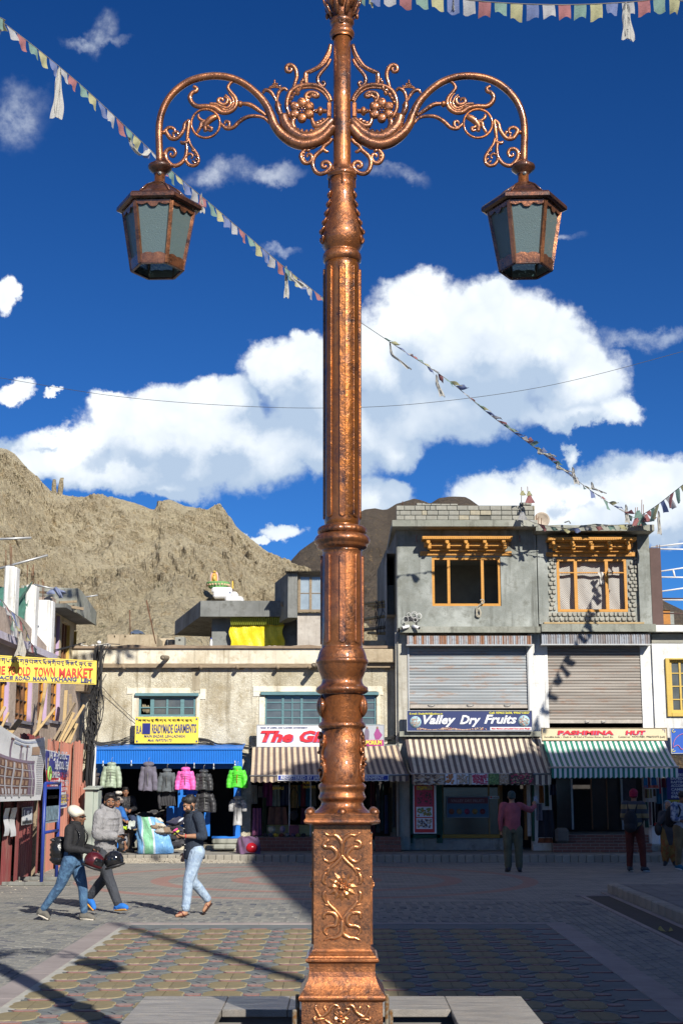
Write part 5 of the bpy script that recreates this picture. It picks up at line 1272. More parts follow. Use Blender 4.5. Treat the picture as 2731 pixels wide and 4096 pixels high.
def stones(root, u0, v0, u1, v1, su=20, sv=17):
 r = 0; v = v0
 while v < v1-4:
  u = u0+(r % 2)*su*.4; hh = sv*rnd(.8, 1.15)
  while u < u1-4:
   w = min(su*rnd(.7, 1.25), u1-u)
   if w > 7 and random.random() > .06:
    a = W(u, v, YG); b = W(u+w, v+hh, YG)
    inst(random.choice(smesh), 'rubble_stone', root, Matrix.Translation(((a.x+b.x)/2, YG+.075, (a.z+b.z)/2)) @ Matrix.Rotation(rnd(-.15, .15), 4, 'Y') @ Matrix.Diagonal(((b.x-a.x)*.9, rnd(.05, .09), (a.z-b.z)*.9, 1)))
   u += w
  v += hh; r += 1
stones(sb2, 2191, 2228, 2225, 2444); stones(sb2, 2512, 2196, 2550, 2444); stones(sb2, 2191, 2446, 2550, 2486, 20, 20)
cornice(sb2, 2186, 2545, 2148, YG+.03)
ww = mullion_window(sb2, *wo2, YG+.08, [(.27, .085), (.715, .085)], [[.735], [.735], [.735]], m_carve, None, .07, .10, panes=False)
m, t = newmat('checked_curtain'); s = t.sep(); ch = t.n('ShaderNodeTexChecker'); ch.inputs['Scale'].default_value = 36; t.l(t.tc.outputs['Object'], ch.inputs[0])
ch.inputs['Color1'].default_value = (.46, .44, .41, 1); ch.inputs['Color2'].default_value = (.25, .24, .225, 1); t.set(col=ch.outputs[0], rough=.95); m_chk = m
cu = thing('curtain', 'grey checked curtain hanging inside the carved window of the rough building', 'curtain', (wo2[0], YG+.3, wo2[2]))
mb = MB(); mb.grid(lambda a, b: (wo2[0]+.03+(wo2[1]-wo2[0]-.06)*a, YG+.27+.012*sin(a*30+b*4+3*sin(b*3))+.02*sin(a*9-b*5), wo2[2]+(wo2[3]-wo2[2])*b), 90, 30); mb.build('cloth', m_chk, cu)
sc1 = MB(); sc1.grid(lambda a, b: (W(2405, 2400, YG).x+(a-.5)*.11*(1+.5*sin(b*9)), YG+.02+.03*sin(a*9+b*5), W(PX, 2338, YG).z+(W(PX, 2288, YG).z-W(PX, 2338, YG).z)*b), 8, 12)
tag(sc1.build('tied_cloth', cloth('pale_rag', (.50, .48, .44))), 'pale rag knotted round the mullion of the curtained window', 'cloth')
rustbox(sb2, 2164, 2536, 2597, 2576, YLo-.34, (.20, .17, .16), (.32, .35, .39))
xl2, xr2 = W(2190, 2700, YLo).x, W(2560, 2700, YLo).x
zb2, zt2 = W(PX, 2878, YLo).z, W(PX, 2572, YLo).z
sB = slats(MB(), xl2, xr2, zb2, zt2, YLo).build('roller_shutter', m_shB, sb2)
mb = MB(); mb.bbox(xl2, xr2, YLo-.02, YLo+.02, zb2-.10, zb2-.004, .006); mb.build('bottom_rail', MATS['rail_worn'], sB)
for u in (2348, 2413): mb = MB(); mb.tube(crom([W(u-9, 2882, YLo-.03), W(u-6, 2886, YLo-.06), W(u+6, 2886, YLo-.06), W(u+9, 2882, YLo-.03)], 3), .008, 6); mb.build('pull_handle', m_galv, sB)
recess(sb2, xl2, xr2, zb2-.6, zb2-.1, YLo+.06, 1.0)
MB().box(W(2176, 2700, YLo).x+.003, xl2-.003, YLo-.04, YLo+.4, 0, z1p).build('narrow_pier', m_white, sb2)
MB().box(xr2+.003, W(2606, 2700, YLo).x, YLo-.04, YLo+.4, 0, z1p).build('white_pier', m_white, sb2)
ds = thing('satellite_dish', 'faded round satellite dish behind the block parapet', 'satellite dish', W(2165, 2080, YG+.5)); c = W(2165, 2080, YG+.6)
mb = MB(); mb.lathe([(.001, -.06), (.1, -.055), (.17, -.035), (.215, 0), (.22, .004), (.215, .01), (.17, -.02), (.001, -.045)], (0, 0), 28, caps=False)
R_ = Matrix.Rotation(radians(98), 3, 'X'); mb.v = [tuple(R_ @ Vector((p[0], p[1], p[2]))+c) for p in mb.v]; mb.build('bowl', M('dish_faded', (.46, .38, .30), .7, .25, 6), ds)
mb = MB(); mb.tube([c+Vector((0, .1, -.1)), (c.x, c.y+.15, W(PX, 2110, YG).z)], .02, 6); mb.build('mast', m_rebar, ds)
rebars(ds, [(2145, 2100, 2058), (2152, 2100, 2066), (2163, 2100, 2072)], YG-.1, 0)
rebars(sb2, [(2563, 2100, 1998), (2571, 2100, 2018), (2538, 2100, 2030), (2546, 2104, 2029), (2146, 2108, 2072)], YG-.1, 0)
bp = thing('bent_pipe', 'short bent dark pipe lying on the rough roof edge', 'pipe', W(2270, 2090, YG)); mb = MB(); mb.tube([W(2256, 2090, YG-.1), W(2274, 2084, YG-.1), W(2280, 2094, YG-.1)], .018, 7); mb.build('pipe', m_cement2, bp)
tg = thing('pole_scaffold', 'pale poplar poles and hanging black cables sticking out beside the grey building', 'scaffold', W(1500, 2560, YG+2))
for (a, b, r) in (((1452, 2415), (1556, 2405), .038), ((1470, 2424), (1540, 2418), .03), ((1490, 2430), (1548, 2428), .028), ((1452, 2478), (1560, 2462), .045), ((1450, 2520), (1560, 2506), .05), ((1470, 2532), (1545, 2534), .04)):
 mb = MB(); mb.tube([W(*a, YG+2.2), W(*b, YG+2.0)], r, 8); mb.build('pole', m_newwood if r < .046 else m_oldwood, tg)
for k in range(12):
 u = rnd(1505, 1556); mb = MB(); mb.tube(crom([W(u+rnd(-8, 8), 2400+rnd(-5, 10)+q*26, YG+1.9+rnd(-.1, .1)) for q in range(6)], 3), .009, 5); mb.build('cable', m_cable, tg)
mb = MB(); PB(mb, 1545, 2340, 1580, 2650, YG+1.0, 2); mb.build('dark_wall', m_cement2, tg); mb = MB(); PB(mb, 1450, 2562, 1540, 2600, YG+1.6, .5); mb.build('mud_wall', m_mud, tg)
mb = MB(); PB(mb, 1440, 2596, 1580, 2650, YG+.2, .5, .02); mb.build('mud_parapet', m_mud, tg)
# ======================= white building at the right edge =======================
wb = thing('white_building', 'whitewashed building with a yellow framed window at the right edge', 'building', (8.8, YG, 0))
xw0, xw1 = W(2610, 2700, YG).x, W(3300, 2700, YG).x; zw = W(PX, 2536, YG).z
yw = (W(2678, 2750, YG).x, W(2678, 2750, YG).x+1.15, W(PX, 2850, YG).z, W(PX, 2640, YG).z)
mb = MB(); wall_open(mb, xw0, xw1, 0, zw, YG, .35, [yw, (W(2680, 3100, YG).x, xw1-.4, .3, W(PX, 3020, YG).z)]); mb.build('wall', m_white, wb)
mb = MB(); PB(mb, 2620, 2500, 3300, 2526, YG-.30, 5.0); mb.build('ledge', m_white, wb)
mb = MB(); mb.box(xw0, xw1, YG-.02, YG+.3, W(PX, 2572, YG).z, zw-.0); mb.build('grey_band', M('band_grey', (.34, .33, .28), .9), wb)
fo = MB(); x0, x1, z0, z1 = yw; o = .11
for (a, b, c_, d) in ((x0-o, x0, z0-o, z1+o*.4), (x1, x1+o, z0-o, z1+o*.4), (x0, x1, z1, z1+o*.4), (x0, x1, z0-o, z0)): fo.bbox(a, b, YG-.07, YG+.02, c_, d, .012)
fo.build('window_surround', m_yelwood, wb)
mullion_window(wb, *yw, YG+.04, [(.25, .05), (.5, .06), (.75, .05)], [.25, .5, .75], m_yelwood, m_glassd, .07, .08)
MB().box(x0, x1, YG+.2, YG+.21, z0, z1).build('curtain', M('net_curtain', (.36, .35, .33), .9, .3, 5), wb)
bpil = thing('brown_column', 'tall square brown painted column rising from the white roof beside the grey building', 'column', (W(2620, 2500, YG).x, YG, W(PX, 2500, YG).z))
mb = MB(); x0, x1 = W(2603, 2350, YG+.3).x, W(2646, 2350, YG+.3).x; mb.box(x0, x1, YG+.3, YG+2.0, W(PX, 2500, YG).z, W(PX, 2192, YG+.3).z); mb.build('shaft', M('brown_render', (.105, .065, .058), .85, .15, 4), bpil)
rebars(bpil, [(2622, 2194, 2180), (2628, 2194, 2179), (2636, 2194, 2178)], YG+.6, 0)
rl = thing('roof_railing', 'white tubular steel roof frame behind the brown column', 'railing', W(2700, 2500, YG+1))
for (a, b) in (((2600, 2189), (2860, 2158)), ((2600, 2195), (2860, 2200)), ((2596, 2292), (2860, 2252)), ((2596, 2308), (2860, 2311)), ((2598, 2372), (2860, 2334)), ((2598, 2399), (2860, 2401)), ((2690, 2280), (2697, 2308))):
 mb = MB(); mb.tube([W(*a, YG+2.3), W(*b, YG+2.3)], .022 if a[0] < 2690 else .026, 8); mb.build('tube', m_whitepaint, rl)
for (a, b) in (((2648, 2394), (2860, 2396)), ((2650, 2453), (2860, 2457))):
 mb = MB(); mb.tube([W(*a, YG+2.2), W(*b, YG+2.2)], .022, 8); mb.build('brown_tube', MATS['brown_render'], rl)
od = thing('orange_door', 'orange wooden door leaf and grey block pier behind the brown column', 'door', W(2665, 2500, YG+2.6))
mb = MB(); PB(mb, 2650, 2440, 2679, 2500, YG+2.6, .05); mb.build('door_leaf', wood('orange_wood', (.48, .19, .02)), od); mb = MB(); PB(mb, 2679, 2448, 2694, 2502, YG+2.6, .3); mb.build('block_pier', m_cement, od)
# ======================= left side: old town building, hoarding, banners =======================
def WX(u, v, x):           # the point seen at (u,v) on the vertical plane at this x
 r = ray(u, v); t = x/r.x; return Vector((x, r.y*t, CAMZ+r.z*t))
def YX(u, x, v=2750): return WX(u, v, x).y
XB, XU = -6.95, -7.2
ob = thing('old_town_building', 'weathered old building along the left side with lavender window reveals and unfinished white pillars', 'building', (XB, 32, 0))
zled = 4.72
def xwall(mb, x, th, y0, y1, z0, z1, ops):
 """wall in the plane x facing right, openings (y0,y1,z0,z1)"""
 t_ = MB(); wall_open(t_, y0, y1, z0, z1, 0, th, ops)
 k = [(x-p[1], p[0], p[2]) for p in t_.v]; mb.add(k, [f for f in t_.f], None, False); return mb
low = [(YX(u0, XB), YX(u1, XB), 3.05, 4.1) for u0, u1 in ((-40, 40), (66, 132), (155, 193), (206, 244))]
low = [(a, b, WX(u, 2885, XB).z, 4.45) for (a, b, _, _), u in zip(low, (0, 100, 170, 225))]
mb = MB(); xwall(mb, XB, .35, 20, 37.0, 0, zled, low); mb.build('lower_wall', m_pinkst, ob)
for (a, b, z0, z1) in low:
 f = bpy.data.objects.new('window', None); link(f); f.location = (XB, a, z0); adopt(f, ob)
 MB().box(XB-.30, XB-.01, b-.03, b+.001, z0, z1).build('lavender_reveal', m_lav, f)
 mb = MB(); mb.box(XB-.26, XB-.14, a, b-.03, z0, z1); mb.build('wooden_light', m_brownwood, f)
 n = max(2, int((b-a)/.35))
 for i in range(n+1): y = a+.03+(b-a-.12)*i/n; MB().box(XB-.138, XB-.09, y-.025, y+.025, z0, z1).build('frame_bar', m_carve if i == n else m_brownwood, f)
 for k in range(4): z = z0+.15+(z1-z0-.3)*k/3; MB().box(XB-.138, XB-.10, a+.05, b-.1, z-.012, z+.012).build('iron_bar', m_black, f)
 mb = MB(); mb.box(XB-.3, XB+.06, a-.05, b+.05, z0-.07, z0-.002); mb.build('sill', M('sill_slate', (.20, .19, .22), .8), f)
mb = MB(); mb.box(XB, XB+.24, 18, 32.6, zled+.002, zled+.15); mb.build('ledge', mat_plaster('ledge_lilac', (.50, .46, .56), (.60, .57, .64), (.38, .34, .36), 0, 2), ob)
mb = MB(); vs = [(XB-.02, 18, zled+.152), (XB-.02, 33.2, zled+.152), (XB-.02, 33.2, 5.0), (XB-.02, 30, 5.45), (XB-.02, 18, 5.6)]
mb.prism(vs[::-1], (-.25, 0, 0)); mb.build('stucco_upstand', m_pinkst, ob)
for (u0, u1, vt, vb, x) in ((13, 61, 2263, 2570, XB-.1), (98, 141, 2338, 2600, XB-.1), (141, 207, 2399, 2640, XB-.15)):
 Y0 = YX((u0+u1)/2, x, 2400); w = (u1-u0)*Y0/5480; zt_ = W(u0, vt, Y0).z; xc = W((u0+u1)/2, (vt+vb)/2, Y0).x
 mb = MB(); mb.bbox(xc-w/2, xc+w/2*.72, Y0, Y0+.35, zled+.16, zt_, .03); mb.bbox(xc+w/2*.72, xc+w/2, Y0+.02, Y0+.35, zled+.16, zt_-.02, .02); mb.build('white_pillar', m_white, ob)
 rebars(ob, [(u0+q, vt, vt-rnd(60, 90)) for q in (12, 30, 36)], Y0+.1, 0)
mb = MB(); p0 = WX(208, 2440, XU); mb.box(XU-.4, XU, p0.y, p0.y+.55, zled, 6.45); mb.build('stucco_pier', m_pinkst, ob)
Yu0 = p0.y+.55; upw = [(Yu0+.05, Yu0+.55, zled+.35, 6.1), (YX(247, XU, 2560), YX(281, XU, 2560), zled-.1, 6.0), (YX(296, XU, 2560), YX(309, XU, 2560), zled-.1, 5.95)]
mb = MB(); xwall(mb, XU, .3, Yu0+.001, 37.3, zled-.001, 6.12, upw); mb.build('upper_wall', mat_plaster('ochre_wall', (.44, .36, .22), (.54, .45, .28), (.34, .27, .17), 0, 2), ob)
for i, (a, b, z0, z1) in enumerate(upw):
 f = bpy.data.objects.new('window', None); link(f); f.location = (XU, a, z0); adopt(f, ob)
 MB().box(XU-.28, XU-.01, b-.03, b+.001, z0, z1).build('reveal', m_lav if i == 0 else m_yelwood, f)
 MB().box(XU-.24, XU-.12, a, b-.03, z0, z1).build('wooden_light', m_brownwood, f)
 for k in range(4): y = a+.04+(b-a-.12)*k/3; MB().box(XU-.118, XU-.08, y-.02, y+.02, z0, z1).build('frame_bar', m_brownwood, f)
so_ = [(XU+.45, 33.6), (XU+.45, 37.4), (XU-1.5, 37.4), (XU-1.5, 33.6)]
mb = MB(); zr = 6.13; mb.prism([(x, y, zr) for x, y in so_], (0, 0, .10)); mb.build('roof_soffit', m_cement2, ob)
mb = MB(); mb.prism([(XU+.46, 34.6, zr+.0), (XU+.46, 37.42, zr-.02), (XU+.46, 37.42, zr+.34), (XU+.46, 35.2, zr+.62), (XU+.46, 34.6, zr+.62)], (.06, 0, 0)); mb.prism([(XU-.9, 34.55, zr+.1), (XU+.52, 34.55, zr+.1), (XU+.52, 34.55, zr+.6), (XU-.9, 34.55, zr+.68)], (0, .05, 0)); mb.build('roof_fascia', m_slab, ob)
for (a, b, r) in (((155, 2368), (205, 2372), .03), ((238, 2410), (307, 2406), .035), ((240, 2420), (335, 2436), .04)): mb = MB(); mb.obox(W(*a, 34.2), W(*b, 34.4), .08, r*1.6); mb.build('roof_board', m_oldwood, ob)
mb = MB(); mb.box(XB-.3, XB+.35, 36.2, 36.95, 4.25, 4.55); mb.build('eave', m_oldwood, ob)
tubes = [((-60, 2290), (192, 2221), 30.5, .026), ((-80, 2160), (126, 2151), 34, .03), ((136, 2338), (215, 2355), 31.5, .022), ((320, 2391), (392, 2381), 36, .02)]
for i, (a, b, Y, r) in enumerate(tubes):
 mb = MB(); mb.tube([W(*a, Y), W(*b, Y)], r, 8); tag(mb.build('steel_tube', m_galv), ('long grey tube slanting over the tallest white pillar', 'high grey tube at the left edge above the bare rebars', 'grey tube running between the white pillars and the blue cloth', 'short grey tube sticking out right of the concrete roof edge')[i], 'pipe')
gn = thing('green_net', 'torn dark green construction net strung behind the white pillars', 'net', W(60, 2500, 31.5))
gm = cloth('net_green', (.055, .17, .13), .8);
for (q, k) in ((((-40, 2330), (130, 2342), (90, 2560), (-40, 2500)), 1), (((100, 2340), (131, 2322), (66, 2425), (60, 2440)), 2)):
 P4 = [W(*p, 31.2-.2*k) for p in q]; mb = MB(); mb.grid(lambda a, b: (P4[0].lerp(P4[1], a)).lerp(P4[3].lerp(P4[2], a), b)+Vector((0, .08*sin(a*9+b*6), -.1*sin(pi*a)*(1-b))), 14, 14); mb.build('mesh', gm, gn)
bc = thing('blue_cloth', 'crumpled grey-blue jacket drying over a pole on the old building roof', 'jacket', W(225, 2370, 33.8))
for q in (((186, 2370), (215, 2350), (222, 2375), (190, 2378)), ((212, 2352), (228, 2346), (245, 2392), (240, 2394)), ((236, 2356), (262, 2365), (268, 2374), (240, 2380)), ((226, 2348), (242, 2358), (254, 2392), (243, 2390))):
 P4 = [W(*p, 33.8+rnd(-.1, .1)) for p in q]; mb = MB(); mb.grid(lambda a, b: (P4[0].lerp(P4[1], a)).lerp(P4[3].lerp(P4[2], a), b)+Vector((0, -.08*sin(pi*a)*sin(pi*b), 0)), 6, 6); mb.build('fold', cloth('denim_rag', (.16, .19, .30)), bc)
planks = [((10, 3010), (-30, 2700), 9), ((0, 2925), (36, 2852), 9), ((-8, 2878), (20, 2828), 12), ((40, 2934), (82, 2880), 20), ((146, 2962), (192, 2702), 12), ((190, 2734), (200, 2698), 10), ((130, 2950), (222, 2832), 10), ((258, 2900), (266, 2762), 13), ((288, 2960), (282, 2776), 12), ((215, 2962), (262, 2882), 10), ((225, 2965), (300, 2812), 13), ((236, 2968), (296, 2850), 14), ((250, 2968), (338, 2820), 10), ((262, 2972), (300, 2880), 16), ((276, 2972), (308, 2895), 14), ((18, 2936), (30, 2920), 10)]
desc = ['broken plank at the far left edge', 'narrow plank leaning left of the first window', 'two-inch plank crossing the left frame edge', 'wide pale board leaning left of the maroon sheets', 'tall knotty pole reaching up over the yellow banner', 'short splice nailed at the top of the tall pole', 'long square batten slanting right towards the windows', 'upright pole with knots in front of the ochre wall', 'upright grey plank beside the knotty pole', 'dark board lowest of the timber fan', 'long dark plank in the timber fan', 'broad pale plank in the middle of the timber fan', 'thin pole reaching furthest right over the cream wall', 'short wide plank at the foot of the timber fan', 'short plank at the right of the timber fan', 'stub of wood behind the maroon sheets']
for i, ((a, b, w), dsc) in enumerate(zip(planks, desc)):
 xx = -6.72+rnd(-.05, .05); pa = WX(*a, xx+.12) if a[0] < 1300 else None; pb = WX(*b, xx)
 pb = W(b[0], b[1], min(pa.y+.35, 36.6)); mb = MB(); mb.obox(pa, pb, w*pa.y/5500, .035, up=(0, 1, 0)); tag(mb.build('leaning_plank', m_newwood if i not in (9, 10, 8) else m_oldwood), dsc, 'timber', 'timber leaning against the old building')
m, t = newmat('maroon_sheet'); n = t.noise(1.3, 7, .65, sc3=(1, 2, .5)); s = t.sep()
t.set(col=t.mix(t.mr(n, .5, .7, 0, .6), (.20, .045, .045), (.30, .20, .16)), rough=.7); t.bump(t.noise(30), .2, .003); m_mar = m
m, t = newmat('salmon_sheet'); n = t.noise(1.5, 7, .65, sc3=(1, 2, .6)); t.set(col=t.mix(t.mr(n, .52, .7, 0, .55), (.50, .20, .14), (.42, .30, .24)), rough=.7); t.bump(t.noise(30), .2, .003); m_sal = m
fc = thing('corrugated_hoarding', 'hoarding of battered maroon and salmon corrugated sheets in front of the old building', 'hoarding', (-6.55, 30, 0))
m_band = M('sheet_torn_edge', (.36, .33, .30), .8, .2, 9)
def sheet(u0, u1, vt, x, mt, n, tear=.05, z0=0, jag=0):
 y0, y1 = YX(u0, x, 3200), YX(u1, x, 3200); zt = WX((u0+u1)/2, vt, x).z; sd = rnd(0, 99)
 mb = MB(); corrug(mb, lambda s_, t_: (x+.03*sin(s_*5+sd), y0+(y1-y0)*s_+.05*(t_-.5)*sin(sd), z0+((zt+tear*mn.noise(Vector((s_*4, sd, 0)))+tear*.5*mn.noise(Vector((s_*17, sd, 2)))))*t_), n, 10, .016, (1, 0, 0)); mb.build('corrugated_sheet', mt, fc)
sheet(-60, 12, 2945, -6.52, m_mar, 12); sheet(14, 62, 2938, -6.55, m_mar, 9); sheet(66, 122, 2935, -6.50, m_mar, 9); sheet(118, 172, 2948, -6.56, m_mar, 9, .1); sheet(172, 182, 3000, -6.6, m_mar, 3)
sheet(180, 232, 2955, -6.50, m_sal, 8, .12); sheet(228, 268, 2968, -6.47, m_sal, 7, .12); sheet(262, 286, 2972, -6.52, m_sal, 4, .12); sheet(288, 322, 2966, -6.46, m_sal, 6, .1); sheet(322, 346, 3140, -6.42, m_sal, 5, .3)
for u, vt, vb in ((72, 3210, 3500), (2, 3300, 3560)): y0 = YX(u, -6.6, 3300); MB().box(-6.62, -6.60, y0, y0+.35, .2, 2.4).build('green_strip', M('strip_green', (.03, .15, .10), .6), fc)
for u in (140, 178): y0 = YX(u, -6.44, 3200); mb = MB(); mb.box(-6.45, -6.38, y0, y0+.07, .0, 2.45); mb.build('post', m_oldwood, fc)
bn = thing('white_banner', 'large sagging white banner with a brown drawing of a domed building tied to the hoarding', 'banner', (-6.25, 28, 2))
bx = -6.22; by0, by1 = YX(-30, bx, 3050), YX(176, bx, 3050)
zt0, zt1 = WX(0, 2893, bx).z+.05, WX(178, 2950, bx).z; zb0, zb1 = WX(0, 3205, bx).z, WX(176, 3200, bx).z
def bf(s, t, o=0):
 sag = .20*sin(pi*min(1, s*1.02))**1.1*(1-0)*(t**2.2); z = (zb0+(zb1-zb0)*s)+((zt0+(zt1-zt0)*s)-(zb0+(zb1-zb0)*s))*t-sag*.9
 return Vector((bx+o+.02*sin(s*11+t*4)+.012*sin(t*13+s*5), by0+(by1-by0)*s, z))
m_ban = cloth('banner_white', (.58, .59, .60), .6, .05, .4)
mb = MB(); mb.grid(lambda s, t: bf(s, t), 60, 30); mb.build('sheet', m_ban, bn)
def onban(name, s0, s1, t0, t1, mt, par, nu=6, nv=4, o=.006): mb = MB(); mb.grid(lambda a, b: bf(s0+(s1-s0)*a, t0+(t1-t0)*b, o), nu, nv); return mb.build(name, mt, par)
m_brn = flat('print_brown', (.17, .085, .06)); m_brn2 = flat('print_tan', (.38, .25, .16)); m_prp = flat('print_mauve', (.22, .16, .22)); m_pale = flat('print_pale', (.46, .44, .45))
dr = onban('printed_hall', .12, .66, .07, .60, m_brn, bn, 14, 10);
onban('printed_side', .66, .82, .07, .56, m_prp, bn, 6, 8, .008); onban('printed_roof', .12, .82, .575, .62, m_prp, bn, 14, 2, .010)
for r in range(4):
 onban('printed_storey_line', .12, .80, .075+.125*r, .088+.125*r, m_pale, bn, 12, 1, .012)
 for k in range(7): s0 = .15+.073*k; onban('printed_arch', s0, s0+.045, .10+.125*r, .17+.125*r, m_brn2 if r else m_pale, bn, 2, 2, .013)
for s0 in (.22, .36, .50, .72): onban('printed_drape', s0, s0+.030, .05, .56, m_pale, bn, 3, 8, .016)
for (s0, t1) in ((.30, .90), (.48, .84), (.62, .86)):
 mt_ = onban('printed_minaret', s0, s0+.025, .60, t1, m_prp, bn, 2, 6, .010); onban('printed_minaret_cap', s0-.012, s0+.04, t1, t1+.03, m_brn, mt_, 2, 2, .012)
onban('printed_dome', .47, .56, .62, .74, m_pale, bn, 4, 4, .010); onban('printed_tower', .74, .88, .72, .86, m_brn2, bn, 4, 4, .009)
for k in range(26): z = .10+.030*k; onban('printed_text_line', .86, .985, z, z+.010, m_pale, bn, 3, 1, .008)
for k, w in ((0, .55), (1, .35)): onban('printed_heading', .35, .35+w, .93-.07*k, .965-.07*k, M('print_blue', (.34, .38, .48), .6), bn, 8, 1, .008)
ad = thing('school_banner', 'blue, red and yellow school admission banner hanging on the salmon sheets', 'banner', (-6.3, 32, 2))
ax = -6.38; ay0, ay1 = YX(183, ax, 3100), YX(272, ax, 3100); az1, az0 = WX(200, 2998, ax).z, WX(230, 3232, ax).z
def af(s, t, o=0): return Vector((ax+o+.03*sin(s*9+t*5), ay0+(ay1-ay0)*s, az0+(az1-az0)*t-.02*sin(pi*s)-.13*s*t*.6))
def onad(name, s0, s1, t0, t1, mt, o=.004): mb = MB(); mb.grid(lambda a, b: af(s0+(s1-s0)*a, t0+(t1-t0)*b, o), 8, 4); return mb.build(name, mt, ad)
mb = MB(); mb.grid(lambda s, t: af(s, t), 24, 24); mb.build('sheet', m_ban, ad)
onad('blue_field', .02, .98, .66, .985, flat('print_indigo', (.045, .05, .24))); onad('red_field', .02, .98, .30, .655, m_red); onad('yellow_field', .02, .98, .10, .25, m_yel); onad('foot_line', .02, .98, .02, .06, MATS['print_indigo'])
Bx = Matrix(((0, 0, 1, 0), (1, 0, 0, 0), (0, 1, 0, 0), (0, 0, 0, 1)))
def bt_(s, s0, t0, h, w, mt, o=.05, par=ad, f=af, off=.02):
 p = f(s0, t0, o); return text(s, 'lettering', mt, par, p, h, w, basis=Bx, off=off)
LA = ay1-ay0; bt_('JAMIA PUBLIC', .08, .86, .17, LA*.82, m_signw); bt_('SCHOOL LEH', .30, .70, .17, LA*.62, m_signw); bt_('ADMISSION OPEN', .10, .54, .16, LA*.86, MATS['print_indigo'])
bt_('NURSERY TO 9TH', .10, .39, .13, LA*.86, m_signw); bt_('FREE EDUCATION', .14, .31, .07, LA*.74, m_signw); bt_('2018 ADMISSION', .12, .18, .08, LA*.80, MATS['print_indigo']); bt_('ISSUE OF ADMISSION FORM', .12, .115, .05, LA*.8, MATS['print_indigo'])
for i, (u0, u1, v0, v1) in enumerate(((18, 38, 3233, 3345), (42, 64, 3232, 3347))):
 y0, y1 = YX(u0, -6.46, 3290), YX(u1, -6.46, 3290); z1, z0 = WX(u0, v0, -6.46).z, WX(u0, v1, -6.46).z
 mb = MB(); mb.grid(lambda a, b: (-6.46+.02*sin(b*7+i), y0+(y1-y0)*a, z0+(z1-z0)*b), 4, 10); o_ = mb.build('paper_notice', m_signw); tag(o_, ('long white paper strip nearer the left edge' if i == 0 else 'long white paper strip with a folded corner, right of its twin'), 'notice', 'white paper notices')
po = thing('small_poster', 'small poster of a white building under glass on the maroon sheets', 'poster', WX(110, 3260, -6.44))
y0, y1 = YX(89, -6.44, 3260), YX(132, -6.44, 3260); z1, z0 = WX(110, 3228, -6.44).z, WX(110, 3298, -6.44).z
def pp(nm, a, b, c, d, mt, o=0): MB().box(-6.445+o, -6.44+o, y0+(y1-y0)*a, y0+(y1-y0)*b, z0+(z1-z0)*c, z0+(z1-z0)*d).build(nm, mt, po)
pp('backing', 0, 1, 0, 1, M('poster_grey', (.36, .37, .38), .5)); pp('night_sky', .12, .88, .55, .95, m_navy, .006); pp('white_hall', .08, .92, .25, .55, m_signw, .006); pp('dome', .38, .62, .55, .78, m_signw, .012); pp('tower', .14, .22, .5, .85, m_signw, .012); pp('tower', .78, .86, .5, .85, m_signw, .012); pp('lower_band', .08, .92, .06, .2, m_blk, .006)
fs = thing('sign_frame', 'tall blue tube frame with a narrow blue and white notice panel standing on grey feet', 'sign', G(190, 3540))
m_bt = M('blue_tube', (.02, .045, .26), .4, .15); fy0, fy1 = 27.1, 28.5; fx = -5.72; ft = WX(182, 3133, fx).z;
for y in (fy0, fy1): mb = MB(); mb.tube([(fx, y, .02), (fx, y, ft)], .036, 10); mb.build('post', m_bt, fs); MB().bbox(fx-.75, fx+.55, y-.04, y+.04, 0, .07, .01).build('foot', m_cement2, fs)
for z in (ft, .98): mb = MB(); mb.tube([(fx, fy0, z), (fx, fy1, z)], .03, 8); mb.build('crossbar', m_bt, fs)
def fp(nm, z0, z1, mt, o=0, a=.06, b=.94): MB().box(fx-.01+o, fx+.002+o, fy0+(fy1-fy0)*a, fy0+(fy1-fy0)*b, z0, z1).build(nm, mt, fs)
fp('panel', 1.15, ft-.10, M('panel_clear', (.30, .37, .40), .35)); fp('panel_head', ft-.42, ft-.12, M('panel_grey', (.42, .43, .42), .4), .014); fp('panel_field', 1.85, ft-.44, flat('panel_blue', (.03, .07, .24)), .014); fp('panel_picture', 1.2, 1.80, M('panel_photo', (.20, .30, .36), .5, .6, 9), .014)
text('SMILE', 'lettering', m_signw, fs, (fx+.02, fy0+.55, 2.02), .12, .62, basis=Bx, off=.02); text('NOTICE BOARD', 'lettering', m_blk, fs, (fx+.02, fy0+.2, ft-.3), .06, .95, basis=Bx)
mb = MB(); mb.tube([(fx+.014, fy0+.30+.13*cos(a), 2.1+.13*sin(a)) for a in [i*.52 for i in range(13)]], .02, 6); mb.build('emblem', flat('emblem_green', (.25, .45, .12)), fs)
eb = thing('electrical_cabinet', 'tall pale grey-green electrical cabinet beside the cable-laden pole', 'cabinet', G(365, 3440))
x0, x1 = W(338, 3250, 34.2).x, W(388, 3250, 34.2).x; zc = W(360, 3158, 34.2).z
m_cab = M('cabinet_paint', (.36, .41, .36), .5, .12, 2)
MB().bbox(x0, x1-.10, 34.2, 34.7, 0.05, zc, .01).build('body', m_cab, eb); MB().bbox(x1-.098, x1+.02, 34.22, 34.7, .05, zc-.03, .01).build('door', m_cab, eb)
mb = MB(); mb.prism([(x0-.03, 34.12, zc+.003), (x1+.05, 34.12, zc+.003), (x1+.05, 34.8, zc+.06), (x0-.03, 34.8, zc+.06)], (0, 0, .025)); mb.build('lid', m_cab, eb); mb = MB(); mb.tube([(x1-.03, 34.25, zc+.05), (x1-.03, 34.25, zc+.12), (x1-.02, 34.25, zc+.05)], .008, 6); mb.build('lifting_eye', m_galv, eb)
m_ybn = M('banner_yellow', (.80, .60, .07), .5, .05, 1.5)
yb = thing('market_sign', 'long yellow board welcoming to the old town market hung across the lane', 'sign board', W(200, 2740, 33))
Yy = 26.4
